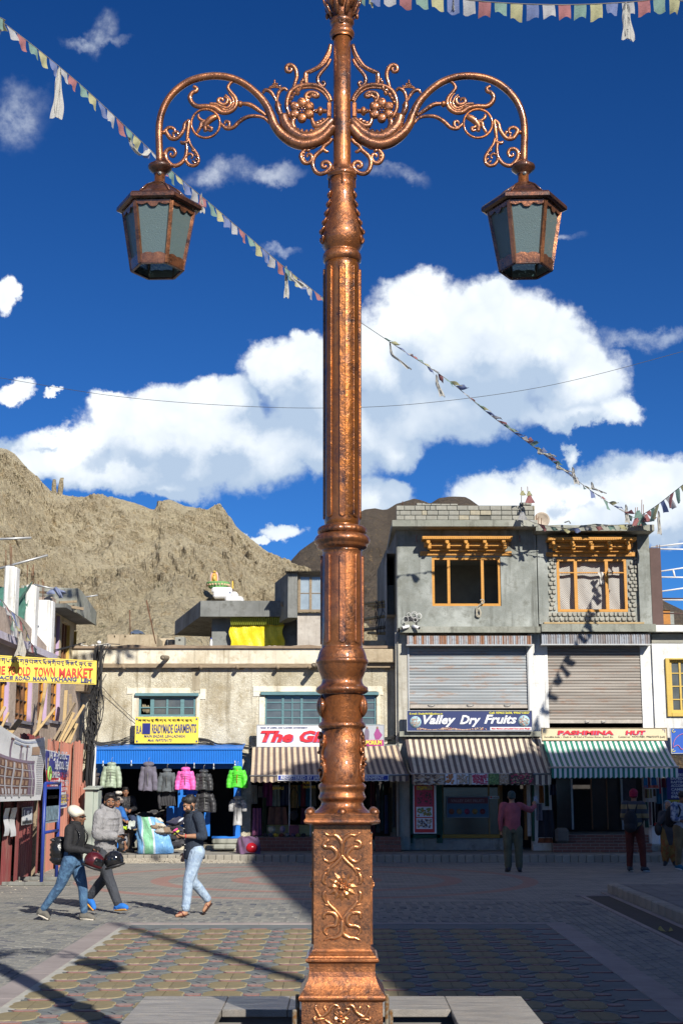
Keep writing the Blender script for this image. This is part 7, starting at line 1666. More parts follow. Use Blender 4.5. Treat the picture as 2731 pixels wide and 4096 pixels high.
def puffer(name, label, u0, u1, v0, v1, Y, col, style='puffer', open_=0, hood=False, group='clothes hanging in the blue stall', trim=None):
 """hanging jacket: quilted body, two sleeves, collar and hanger"""
 c_ = (u0+u1)/2; top = W(c_, v0, Y); bot = W(c_, v1, Y); H_ = top.z-bot.z; Wd = W(u1, v0, Y).x-W(u0, v0, Y).x
 o = thing(name, label, 'shirt' if style == 'shirt' else 'jacket', (top.x, Y, bot.z), group)
 mt = cloth('gar_'+label[:14], col, .5 if style in ('puffer', 'shiny') else .85, .25, .5)
 rings = {'puffer': 8, 'shiny': 6}.get(style, 0); bw = Wd*(.60 if style != 'shirt' else .62)
 nu, nv = 24, 36
 def body(s, t):      # closed elliptical shell
  a = 2*pi*s; z = 1-t; sh = (.50+.5*min(1, z*7)**.5) if z < .14 else (1.0-.08*sin(pi*z)); w = bw/2*sh; d = .11*(.6+.4*min(1, z*5))
  q = 1+(.16*abs(sin(z*rings*pi))-.05 if rings else .03*sin(a*5+z*9));
  return (top.x+w*cos(a)*(1+(.04 if rings else 0)*abs(sin(z*rings*pi))), Y+d*sin(a)*q-.03*sin(z*8), top.z-.05-z*(H_-.05)*1.0+.01*sin(a*3))
 mb = MB(); mb.grid(body, nu, nv); mb.build('body', mt, o)
 for s in (-1, 1):
  a = Vector((top.x+s*bw*.40, Y, top.z-.10)); m_ = Vector((top.x+s*Wd*.40, Y-.02, top.z-.10-H_*.42)); e = Vector((top.x+s*Wd*.44, Y-.05, top.z-.05-H_*(.92 if style != 'shirt' else .45)))
  if style == 'shirt': m_ = (a+e)/2+Vector((s*.03, 0, .02))
  P = crom([a, m_, e], 9); rr = [(.085-.025*i/len(P))*(1+(.16*abs(sin(i*.75))-.06 if rings else .05*sin(i*1.3))) for i in range(len(P))]
  mb = MB(); mb.tube(P, rr, 10, flat=.9, nrm=(0, 1, 0)); mb.build('sleeve', mt, o)
 mb = MB(); mb.tube([(top.x+(.085+.01*hood)*cos(a), Y+.06*sin(a)-.01, top.z-.02+.015*sin(a)) for a in [i*.524 for i in range(12)]], .035 if not hood else .05, 7, closed=True); mb.build('hood' if hood else 'collar', mt, o)
 mb = MB(); mb.tube([(top.x, Y-.115, top.z-.06), (top.x+.005, Y-.135, top.z-H_*.5), (top.x, Y-.12, bot.z+.03)], .007, 5); mb.build('zip', trim or m_cement2, o)
 mb = MB(); mb.tube([(top.x, Y, top.z+.02), (top.x, Y, top.z+.12), (top.x+.03, Y, top.z+.14)], .006, 5); mb.build('hanger_hook', m_galv, o)
 return o
puffer('padded_jacket', 'pale sage green padded jacket hanging at the left of the blue stall', 410, 486, 3052, 3150, 35.75, (.30, .37, .27))
puffer('dark_blazer', 'dark brown blazer with a rust lining hanging left of the sage jacket', 360, 408, 3096, 3196, 36.0, (.055, .045, .045), 'coat')
puffer('hooded_jacket', 'purple-grey camouflage hooded jacket hanging in the middle of the blue stall', 563, 628, 3053, 3163, 35.75, (.13, .12, .16), 'coat', hood=True)
puffer('grey_jacket', 'short dark grey jacket with a round collar above a grey skirt', 635, 705, 3078, 3166, 35.8, (.09, .105, .115), 'coat')
puffer('pink_jacket', 'bright pink quilted jacket hanging beside the grey jacket', 707, 780, 3072, 3158, 35.7, (.75, .12, .42))
puffer('leather_jacket', 'black leather jacket with open lapels hanging right of the pink one', 783, 848, 3082, 3160, 35.78, (.03, .032, .035), 'shiny')
puffer('black_quilted_jacket', 'glossy black quilted jacket hanging below the leather jacket', 779, 862, 3162, 3248, 35.85, (.02, .02, .024), 'shiny')
puffer('green_jacket', 'neon green quilted jacket half in shade at the right end of the stall', 912, 988, 3068, 3150, 35.65, (.08, .62, .03), trim=m_red)
ts = puffer('printed_shirt', 'grey and white long shirt with dark lettering hanging on the right blue post', 922, 982, 3188, 3300, 36.2, (.40, .40, .40), 'shirt')
TX('L  VIE', ts, 938, 964, 3224, 3215, 36.06, m_blk, .02)
sk_ = thing('grey_skirt', 'charcoal pleated skirt hanging below the short grey jacket', 'skirt', W(670, 3230, 35.8), 'clothes hanging in the blue stall')
a, b = W(650, 3160, 35.85), W(700, 3222, 35.85); mb = MB(); mb.grid(lambda s, t: ((a.x+b.x)/2+(b.x-a.x)*(s-.5)*(1.25-.35*t)-.0, 35.85+.03*sin(s*60)*(1.2-t), b.z+(a.z-b.z)*t), 60, 6); mb.build('pleats', cloth('skirt_grey', (.05, .05, .057)), sk_)
mb = MB(); mb.tube([W(640, 3162, 35.9), W(638, 3200, 35.9), W(641, 3236, 35.88)], [.05, .045, .035], 8); mb.build('hanging_sleeve', MATS['skirt_grey'], sk_)
for i, (u, v) in enumerate(((413, 3062), (526, 3060), (777, 3070), (855, 3073), (940, 3062))):
 p = W(u, v, 35.85); o = thing('light_bulb', ('%s small unlit bulb hanging under the blue fascia' % ('leftmost', 'second', 'middle', 'fourth', 'rightmost')[i]), 'bulb', p, 'bulbs under the blue fascia'); mb = MB(); mb.sph(p, (.026, .026, .034)); mb.build('glass', m_glassl, o); mb = MB(); mb.tube([p+Vector((0, 0, .03)), p+Vector((0, 0, .12))], .012, 6); mb.build('holder', m_pvc, o)
sa = thing('woven_sack', 'bulging blue and green striped woven sack overflowing with clothes', 'sack', G(617, 3412))
Ys = 34.9; c_ = W(620, 3410, Ys); zt_ = W(620, 3278, Ys).z; wS = 142*Ys/5640
m_sg, m_sb, m_sw = cloth('sack_green', (.22, .52, .32), .45, .15, 1), cloth('sack_blue', (.16, .38, .68), .45, .15, 1), cloth('sack_white', (.55, .66, .74), .45, .1, 1)
def sack(s, t):
 a = 2*pi*s; h = t; w = wS/2*(1.0-.12*h-.45*max(0, h-.55)**1.3); lean = -.02-.16*h*h
 r = 1+.05*sin(a*7+h*9)+.05*mn.noise(Vector((cos(a)*2, sin(a)*2, h*5)))
 return (c_.x+w*cos(a)*r+lean, Ys+.18+.26*sin(a)*r*(1-.25*h), .19+(zt_-.19)*h*(1+.10*cos(a+2.3)*h)+.02*sin(a*4)*h)
def sackm(i, j): a = (i/56)*2*pi; x = cos(a); return 0 if -.62 < x < -.02 else (2 if (-.70 < x < -.62 or -.02 < x < .06) else 1)
mb = MB(); mb.grid(sack, 56, 26, mi=sackm); mb.build('sack', [m_sg, m_sb, m_sw], sa)
def heap(name, label, cat, u0, u1, v0, v1, Y, cols, n, kind=None, group=None, r0=.06, r1=.14):
 o = thing(name, label, cat, W((u0+u1)/2, v1, Y), group); mats = [cloth('rag%d_%d_%d' % tuple(int(k*99) for k in c), c) for c in cols]
 for k in range(n):
  u, v = rnd(u0, u1), v0+(v1-v0)*(random.random()**.6)*1; p = W(u, v, Y+rnd(-.1, .15)); r = rnd(r0, r1); sd = rnd(0, 50); mb = MB()
  def f(s, t): a, b = 2*pi*s, pi*t; q = Vector((sin(b)*cos(a), sin(b)*sin(a), cos(b))); rr = r*(1+.55*mn.noise(q*1.7+Vector((sd, 0, 0))))*(1+.15*sin(a*5+sd)); return p+Vector((q.x*rr*1.35, q.y*rr, q.z*rr*.62))
  mb.grid(f, 14, 9); mb.build('garment', mats[k % len(mats)], o)
 return o
heap('clothes_heap', 'cream and brown clothes spilling over the top of the striped sack', 'clothes', 612, 660, 3262, 3330, 34.95, [(.42, .36, .27), (.50, .46, .38), (.20, .14, .09), (.35, .34, .30)], 16)
heap('clothes_pile', 'dark clothes pile with pink and yellow strips right of the striped sack', 'clothes', 668, 732, 3270, 3385, 35.3, [(.02, .02, .025), (.03, .03, .06), (.05, .05, .055), (.02, .02, .025)], 34)
heap('clothes_pile', 'row of dark folded clothes heaped inside the blue stall behind the seated men', 'clothes', 500, 720, 3225, 3330, 37.3, [(.03, .03, .035), (.06, .03, .04), (.04, .05, .07), (.10, .09, .08), (.05, .02, .02)], 70)
heap('clothes_pile', 'white and pink scarves bundled behind the head of the man in the grey jacket', 'clothes', 440, 478, 3165, 3225, 36.2, [(.55, .52, .47), (.62, .10, .30), (.10, .08, .08), (.35, .30, .26)], 14, r0=.05, r1=.1)
for i, (u, v, c, n_) in enumerate(((700, 3322, (.75, .06, .28), 'pink'), (706, 3330, (.50, .62, .05), 'lime'), (722, 3281, (.60, .64, .70), 'white'))):
 mb = MB(); p = W(u, v, 35.12); mb.tube([p+Vector((-.06, 0, -.05)), p, p+Vector((.07, 0, .05))], [.02, .03, .02], 7); tag(mb.build('bright_garment', cloth('bg'+n_, c)), n_+' strip of cloth showing on the dark clothes pile', 'garment')
pbg = thing('purple_bundle', 'mauve cloth draped over a bundle at the foot of the shawl shop', 'bundle', G(998, 3410))
c_ = W(990, 3398, 35.0); mb = MB()
mb.grid(lambda s, t: (c_.x+.28*cos(pi*s)*-1*(1.05-.4*t**2)+.04*sin(s*9), 35.1-.24*sin(pi*s)*(1-t*.5)+.03*sin(s*17+t*8), .19+.40*(1-(1-t)**2)*1.0+.02*sin(s*13)), 24, 12); mb.sph((c_.x, 35.15, .50), (.20, .16, .10)); mb.build('cloth', cloth('mauve', (.13, .07, .14)), pbg)
mb = MB(); mb.sph((c_.x+.10, 34.93, .32), (.15, .13, .13), 18, 12); tag(mb.build('red_helmet', M('helmet_red', (.45, .01, .02), .25, .05)), 'round red helmet lying under the mauve cloth', 'helmet')
# ---- shawl shop (left of the post) display
sw = thing('shawl_window', 'shop window of shawls, hats and bags under the tan striped awning', 'shop window', W(1150, 3340, 36.7))
zf = W(PX, 3349, 36.5).z
for u in (1155, 1240, 1425): mb = MB(); PB(mb, u, 3130, u+4, 3350, 36.75, .06); mb.build('window_post', m_galv, sw)
MB().box(W(1005, 3200, YC).x, W(1420, 3200, YC).x, 36.6, 37.6, zf-.02, zf).build('display_floor', m_oldwood, sw)
mb = MB(); PB(mb, 1066, 3299, 1258, 3342, 37.2, .02); mb.build('yellow_backing', wood('pale_yellow_wood', (.60, .52, .22), .85), sw)
hang = [(1003, 1030, 3140, 3215, (.30, .26, .20)), (1032, 1052, 3145, 3190, (.20, .17, .14)), (1048, 1090, 3130, 3225, (.16, .02, .09)), (1090, 1120, 3140, 3225, (.24, .27, .22)), (1122, 1155, 3140, 3222, (.04, .05, .09)), (1188, 1203, 3140, 3225, (.03, .12, .15)), (1203, 1222, 3138, 3226, (.22, .03, .04)), (1222, 1243, 3135, 3226, (.02, .13, .20)), (1244, 1265, 3140, 3226, (.25, .21, .14)), (1008, 1046, 3232, 3342, (.32, .10, .20)), (1048, 1066, 3190, 3340, (.06, .07, .03)), (1160, 1195, 3140, 3232, (.26, .18, .06)), (1070, 1150, 3228, 3298, (.16, .08, .06)), (1200, 1258, 3232, 3296, (.10, .03, .06))]
def hung(root, L, Y, nm='shawl'):
 for i, (u0, u1, v0, v1, c) in enumerate(L):
  a, b = W(u0, v0, Y), W(u1, v1, Y); mb = MB(); sd = rnd(0, 9); w = b.x-a.x
  mb.grid(lambda s, t: (a.x+w*s+(.5-s)*w*.15*t, Y+rnd(0, 0)+.035*sin(s*14+sd)+.02*sin(s*31+sd)+.05*(i % 3), b.z+(a.z-b.z)*t), 14, 8); mb.build(nm, cloth('sh%d_%d_%d' % tuple(int(k*99) for k in c), c), root)
hung(sw, hang, 36.95)
TX('SHAWLS', sw, 1090, 1135, 3158, 3147, 36.9, m_yel, .03); TX('PURE', sw, 1212, 1245, 3137, 3127, 36.9, m_yel, .03); TX('PASHMINA', sw, 1212, 1263, 3153, 3143, 36.9, m_yel, .03)
for (u, v, c, n_, l_) in ((1087, 3319, (.52, .46, .33), 'sun_hat', 'round straw-coloured sun hat with a dark band in the shawl shop window'), (1130, 3318, (.45, .36, .44), 'lilac_hat', 'folded lilac hat in the shawl shop window right of the straw one')):
 p = W(u, v, 36.85); o = thing(n_, l_, 'hat', p); mb = MB(); mb.sph(p, (.105 if 'sun' in n_ else .075, .04, .095), 18, 8); mb.build('brim', cloth('hat'+n_, c), o); mb = MB(); mb.sph(p+Vector((0, -.05, 0)), (.075 if 'sun' in n_ else .05, .05, .07), 16, 8); mb.build('crown', MATS['hat'+n_], o)
cn = ['black', 'blue-grey', 'yellow', 'dark red', 'grey', 'mauve', 'olive', 'black knitted']
for i, c in enumerate(((.03, .03, .03), (.07, .08, .12), (.55, .38, .03), (.14, .03, .02), (.16, .16, .16), (.12, .07, .12), (.20, .18, .04), (.02, .02, .02))):
 p = W(1060+i*22, 3345, 36.62); mb = MB(); mb.sph(p+Vector((0, 0, .03)), (.07, .07, .05), 12, 6); mb.sph(p+Vector((0, -.06, .0)), (.055, .05, .012), 10, 4); tag(mb.build('cap', cloth('cap%d' % i, c)), '%s cap lying in the row at the foot of the shawl shop window' % cn[i], 'cap', 'caps in the shawl shop window')
mb = MB(); mb.sph(W(1175, 3262, 36.6), (.11, .06, .13), 14, 9); mb.tube(crom([W(1163, 3245, 36.6), W(1160, 3180, 36.65), W(1175, 3150, 36.7), W(1190, 3180, 36.65), W(1186, 3245, 36.6)], 4), .012, 6); tag(mb.build('shoulder_bag', cloth('bag_black', (.02, .02, .02))), 'black shoulder bag with a small gold motif hanging in the shawl shop window', 'bag')
mb = MB(); a, b = W(1156, 3300, 36.62), W(1196, 3342, 36.62); mb.bbox(a.x, b.x, 36.6, 36.7, b.z, a.z, .02); tag(mb.build('embroidered_bag', cloth('bag_embroid', (.20, .07, .10))), 'purple and orange embroidered bag standing in the shawl shop window', 'bag')
sw2 = thing('scarf_rack', 'row of patterned scarves hanging in the dark doorway just right of the lamp post', 'scarf rack', W(1540, 3340, 36.6)); hung(sw2, [(1478, 1500, 3130, 3335, (.10, .02, .03)), (1503, 1520, 3140, 3330, (.14, .12, .11)), (1522, 1535, 3135, 3325, (.05, .09, .08)), (1537, 1552, 3180, 3335, (.05, .06, .12)), (1554, 1568, 3150, 3330, (.10, .06, .02)), (1570, 1582, 3130, 3310, (.18, .14, .13)), (1584, 1598, 3120, 3330, (.03, .03, .05)), (1598, 1612, 3160, 3335, (.16, .15, .15)), (1618, 1634, 3240, 3330, (.20, .11, .09))], 36.8, 'scarf')
MB().box(W(1470, 3200, 37).x, W(1640, 3200, 37).x, 37.3, 37.4, .18, 2.6).build('back_board', m_inter, sw2)
# ---- dry fruits shop front
ds_ = thing('dry_fruits_shop', 'dark shop front with green posts, yellow sill and a faded window banner', 'shop front', W(1850, 3380, 36.6))
Yd = 36.75; m_gp = M('green_post', (.01, .09, .06), .6, .2)
zt_ = W(PX, 2946, YLo).z-.02
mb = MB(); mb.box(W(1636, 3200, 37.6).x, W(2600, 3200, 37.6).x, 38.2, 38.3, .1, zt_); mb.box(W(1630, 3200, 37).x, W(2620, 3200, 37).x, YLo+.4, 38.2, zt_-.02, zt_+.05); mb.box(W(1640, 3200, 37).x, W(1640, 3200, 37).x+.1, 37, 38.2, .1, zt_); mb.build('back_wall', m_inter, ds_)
for (u0, u1) in ((1745, 1768), (1640, 1650)): mb = MB(); PB(mb, u0, 3110, u1, 3372, Yd-.1, .12, vm=3250); mb.build('green_post', m_gp, ds_)
mb = MB(); PB(mb, 1640, 3338, 1760, 3352, Yd-.1, .12); mb.build('green_rail', m_gp, ds_)
mb = MB(); PB(mb, 1768, 3338, 1998, 3352, Yd-.12, .3); mb.build('yellow_sill', M('sill_ochre', (.34, .21, .03), .6, .2), ds_)
mb = MB(); PB(mb, 1640, 3353, 2060, 3400, Yd-.05, .5); mb.build('base_wall', m_cement, ds_)
mb = MB(); PB(mb, 1768, 3150, 1996, 3338, Yd+.02, .02); mb.build('shop_glass', M('shop_glass_dark', (.035, .03, .028), .12, .3, 2, spec=.7), ds_)
for u in (1768, 1952, 1992): mb = MB(); PB(mb, u, 3130, u+6, 3340, Yd-.03, .05); mb.build('frame_bar', M('frame_ochre', (.30, .19, .07), .6), ds_)
wbn = board('window_banner', 'faded blue and red dry fruits banner behind the shop glass', 1787, 3188, 1952, 3268, Yd-.06, flat('ban_blue', (.06, .14, .22)), flat('ban_edge', (.26, .28, .30)), .01, 'banner')
rectP(wbn, 'red_heading', 1789, 3190, 1950, 3214, Yd-.06, flat('ban_red', (.16, .03, .04))); TX('VALLEY DRY FRUITS', wbn, 1802, 1936, 3208, 3197, Yd-.066, M('ban_pink', (.40, .26, .28), .6), .03)
for i, c in enumerate(((.30, .10, .06), (.34, .24, .12), (.30, .05, .12), (.32, .22, .08), (.22, .05, .06))): disc(wbn, 1805+i*31, 3246, 11, Yd-.06, flat('bf%d' % i, c), 'fruit_picture', .012, 12)
hl = board('small_sticker', 'small white I love Ladakh sticker in the shop window', 1954, 3184, 1995, 3195, Yd-.06, m_signw, None, .01, 'sticker'); TX('LADAKH', hl, 1970, 1993, 3193, 3187, Yd-.066, m_blk, .02); disc(hl, 1963, 3189, 3.6, Yd-.06, m_red, 'heart', .012, 10)
rb = board('red_banner', 'tall narrow red banner with nut pictures hanging at the left of the dry fruits shop', 1652, 3142, 1744, 3334, 35.9, m_signw, None, .015, 'banner')
rectP(rb, 'red_field', 1657, 3142, 1736, 3330, 35.9, flat('ban_red2', (.58, .03, .03)), .006)
for (v0, v1, cs) in ((3144, 3160, [cA[1], m_yel]), (3162, 3224, [cR[0], cA[0]]), (3227, 3268, [flat('nut_gold', (.40, .26, .06)), cG[0]]), (3272, 3316, [cA[2], flat('grape_dark', (.05, .04, .09)), cA[1]])):
 f = rectP(rb, 'picture_panel', 1664, v0, 1729, v1, 35.9, m_signw if v0 > 3225 else cs[0], .010); mb = MB()
 for k in range(46): u, v = 1696+rnd(-26, 26), (v0+v1)/2+rnd(-.36, .36)*(v1-v0); mb.sph(W(u, v, 35.885), (.026, .006, .024), 6, 4, mi=k % len(cs))
 mb.build('printed_nuts', cs, f, kind='stuff')
mb = MB()
for k in range(40): p = W(1775+k*5.4, 3180, Yd+.1); mb.lathe([(.022, p.z-.02), (.022, p.z+.09), (.012, p.z+.12)], (p.x, p.y), 7, mi=k % 3)
tag(mb.build('jars', [flat('jar_amber', (.20, .10, .03)), flat('jar_pale', (.30, .28, .22)), flat('jar_red', (.22, .03, .03))]), 'row of small jars on the shelf behind the dry fruits shop glass', 'jars', kind='stuff')
dr_ = thing('open_doorway', 'dark open doorway with an orange-brown frame behind the man in the pink sweater', 'door', W(2040, 3370, 36.7))
for u in (1998, 2096): mb = MB(); PB(mb, u, 3130, u+12, 3360, Yd, .15, vm=3250); mb.build('door_post', wood('door_orange', (.30, .14, .03)), dr_)
mb = MB(); PB(mb, 2108, 3140, 2122, 3345, Yd-.1, .2, vm=3250); mb.build('white_jamb', m_white, dr_); mb = MB(); mb.tube([W(2130, 3140, 35.8), W(2132, 3365, 35.8)], .035, 8); mb.build('green_pole', m_gp, dr_)
# ---- shawl shop under the green awning
ps = thing('shawl_shop_doors', 'dark glazed double doors between thin pale posts under the green striped awning', 'shop front', W(2400, 3330, 36.7))
for u in (2284, 2484): mb = MB(); PB(mb, u, 3115, u+7, 3318, Yd, .08, vm=3220); mb.build('pale_post', m_galv, ps)
for u in (2363, 2425): mb = MB(); PB(mb, u, 3115, u+5, 3318, Yd+.3, .06, vm=3220); mb.build('door_frame', m_brownwood, ps)
mb = MB(); PB(mb, 2225, 3115, 2284, 3310, Yd+.05, .03, vm=3220); mb.build('side_glass', MATS['shop_glass_dark'], ps); mb = MB(); PB(mb, 2492, 3115, 2545, 3310, Yd+.05, .03, vm=3220); mb.build('side_curtain', M('dark_grey_curtain', (.07, .065, .075), .9, .3, 12), ps)
mb = MB(); PB(mb, 2368, 3115, 2424, 3315, Yd+.33, .02, vm=3220); mb.build('door_leaf', MATS['shop_glass_dark'], ps); mb = MB(); PB(mb, 2430, 3115, 2484, 3315, Yd+.33, .02, vm=3220); mb.build('door_leaf', MATS['shop_glass_dark'], ps)
MB().box(W(2268, 3370, 36).x, W(2594, 3370, 36).x, 36.5, 38.2, .2, .598).build('floor', m_cement2, ps)
def dress(name, label, L, Y, group='garments hung outside the shawl shops'):
 o = thing(name, label, 'garment', W(L[0][0], L[0][3], Y), group); hung(o, L, Y, 'cloth'); return o
dress('long_black_dress', 'long black dress with an orange embroidered hem left of the brick steps', [(2146, 2218, 3240, 3350, (.018, .018, .025)), (2150, 2214, 3352, 3372, (.20, .06, .02))], 35.75)
dress('orange_scarf', 'orange scarf hanging by the green pole', [(2152, 2175, 3142, 3212, (.42, .12, .02))], 35.9); dress('dark_green_dress', 'dark green dress hanging right of the orange scarf', [(2176, 2196, 3140, 3225, (.02, .06, .03)), (2197, 2225, 3138, 3180, (.03, .03, .06))], 35.9)
dress('grey_shawl', 'grey pleated shawl hanging over the black dress', [(2142, 2170, 3214, 3282, (.16, .15, .18))], 35.7)
dress('blue_tunic', 'sky blue tunic with a red embroidered hem hanging sunlit under the green awning', [(2572, 2590, 3108, 3150, (.05, .28, .62)), (2591, 2602, 3108, 3152, (.50, .12, .14)), (2603, 2628, 3108, 3150, (.05, .28, .62)), (2571, 2632, 3141, 3152, (.55, .13, .10))], 35.3)
dress('crimson_scarf', 'crimson knotted scarf hanging right of the blue tunic', [(2634, 2642, 3110, 3175, (.40, .015, .06)), (2645, 2664, 3112, 3150, (.22, .03, .05))], 35.3)
dress('teal_dress', 'teal dress hanging below the crimson scarf', [(2620, 2645, 3155, 3215, (.01, .12, .18)), (2650, 2672, 3150, 3240, (.015, .13, .20))], 35.35)
dress('gold_waistcoat', 'brown and gold waistcoat hanging below the blue tunic', [(2577, 2588, 3156, 3192, (.12, .06, .03)), (2588, 2598, 3156, 3192, (.48, .37, .14)), (2600, 2610, 3156, 3192, (.48, .37, .14)), (2611, 2622, 3156, 3185, (.12, .06, .03))], 35.3)
dress('green_blouse', 'dark green blouse hanging behind the man in the striped sweater', [(2572, 2592, 3208, 3310, (.02, .12, .08))], 35.8); dress('rose_dress', 'dusty rose dress right of the green blouse', [(2593, 2606, 3208, 3300, (.28, .14, .14)), (2608, 2622, 3208, 3305, (.03, .025, .02))], 35.8)
dress('black_red_dress', 'black dress with a red hem above the white wall corner', [(2616, 2652, 3210, 3290, (.012, .012, .02)), (2617, 2650, 3291, 3303, (.35, .015, .02))], 35.7)
mb = MB(); PB(mb, 2596, 3300, 2642, 3386, 35.9, .4, .06); tag(mb.build('white_plinth', m_white), 'stubby whitewashed masonry block at the right end of the brick steps', 'block')
bk = thing('patterned_cushion', 'black and white speckled cushion on the lower brick step', 'cushion', W(2245, 3385, 35.5)); p = W(2246, 3342, 35.7)
mb = MB(); mb.bbox(p.x-.17, p.x+.17, 35.62, 35.85, .41, .78, .06); mb.build('cover', piece('speckle', (.05, .05, .05), (.30, .30, .30), .9, 60), bk)
# ======================= people =======================
def skinmat(name, c):
 m, t = newmat(name); n = t.noise(20, 4, .5); t.set(col=t.mix(t.mr(n, .3, .7), tuple(x*.85 for x in c), c), rough=.55, spec=.35); t.b.inputs['Subsurface Weight'].default_value = .06; t.b.inputs['Subsurface Radius'].default_value = (.02, .01, .006); return m
SKA, SKB, SKC = skinmat('skin_tan', (.42, .22, .13)), skinmat('skin_brown', (.26, .125, .07)), skinmat('skin_dark', (.20, .095, .055))
m_hair = M('hair_black', (.012, .010, .010), .6, .3, 30, bump=.3, bs=160, bd=.002); m_eye = flat('eye_white', (.60, .58, .54), .3); m_lip = M('lip', (.26, .09, .07), .5)
def fabric(name, c, fold=.6, rough=.9, var=.25, c2=None):
 m, t = newmat(name); f = t.mr(t.noise(5, 5, .6), .3, .7); cc = t.mix(f, tuple(x*(1-var) for x in c), tuple(min(1, x*(1+var)) for x in c))
 if c2: cc = t.mix(t.mr(t.noise(14, 3, .5), .48, .56), cc, c2)
 t.set(col=cc, rough=rough); t.bump(t.math('ADD', t.noise(14, 3, .5, sc3=(1, 1, .6), dist=2), t.math('MULTIPLY', t.noise(160, 2, .5), .15)), fold, .035); return m
def remesh(o, vox, sm=6):
 r = o.modifiers.new('union', 'REMESH'); r.mode = 'VOXEL'; r.voxel_size = vox; r.use_smooth_shade = True
 s = o.modifiers.new('soften', 'SMOOTH'); s.factor = .5; s.iterations = sm
 dg = bpy.context.evaluated_depsgraph_get(); me = bpy.data.meshes.new_from_object(o.evaluated_get(dg)); mats = list(o.data.materials)
 o.modifiers.clear(); o.data = me
 if not me.materials:
  for m in mats: me.materials.append(m)
 return o
def limb(mb, pts, rs, n=12, flat=1, nrm=None):
 P = crom([Vector(p) for p in pts], 5); m = len(P); k = len(rs)-1; rr = []
 for i in range(m):
  t = i/(m-1)*k; j = min(int(t), k-1); rr.append(rs[j]+(rs[j+1]-rs[j])*(t-j))
 mb.tube(P, rr, n, flat=flat, nrm=nrm); mb.sph(P[0], rr[0], 10, 7); mb.sph(P[-1], rr[-1], 10, 7)
def torso(mb, secs, yaw):
 """secs: (centre, half width, half depth)"""
 n = 20; vs = []
 for c, w, d in secs:
  for k in range(n):
   a = 2*pi*k/n; x, y = w*cos(a), d*sin(a); c_, s_ = cos(yaw), sin(yaw); vs.append((c[0]+x*c_-y*s_, c[1]+x*s_+y*c_, c[2]))
 m = len(secs); fs = [(i*n+k, i*n+(k+1) % n, (i+1)*n+(k+1) % n, (i+1)*n+k) for i in range(m-1) for k in range(n)]+[tuple(range(n))[::-1], tuple(range((m-1)*n, m*n))]
 mb.add(vs, fs, None, True)
def hand(mb, wrist, d, up, curl=.6, s=1.0, side=1):
 """palm and five fingers; d = forearm direction, up = back of the hand"""
 d = Vector(d).normalized(); up = (Vector(up)-d*Vector(up).dot(d)).normalized(); w = d.cross(up)*side; W0 = Vector(wrist)
 limb(mb, [W0, W0+d*.05*s, W0+d*.09*s], [.026*s, .036*s, .034*s], 8, .55, up)
 for i, (o, L) in enumerate(((-.030, .070), (-.010, .080), (.010, .075), (.029, .060))):
  b = W0+d*.085*s+w*o*s; c = curl*(1+.12*i); p1 = b+(d*cos(c*.5)-up*sin(c*.5))*L*.42*s; p2 = p1+(d*cos(c*1.4)-up*sin(c*1.4))*L*.34*s; p3 = p2+(d*cos(c*2.2)-up*sin(c*2.2))*L*.26*s
  mb.tube([b, p1, p2, p3], [.0098*s, .0092*s, .0085*s, .007*s], 7); mb.sph(p3, .0072*s, 6, 5)
 b = W0+d*.03*s-w*.032*s; t1 = b+(d*.75-w*.6-up*.2).normalized()*.035*s; t2 = t1+(d*.9-w*.1-up*.45).normalized()*.032*s
 mb.tube([b, t1, t2], [.013*s, .0115*s, .009*s], 7); mb.sph(t2, .009*s, 6, 5)
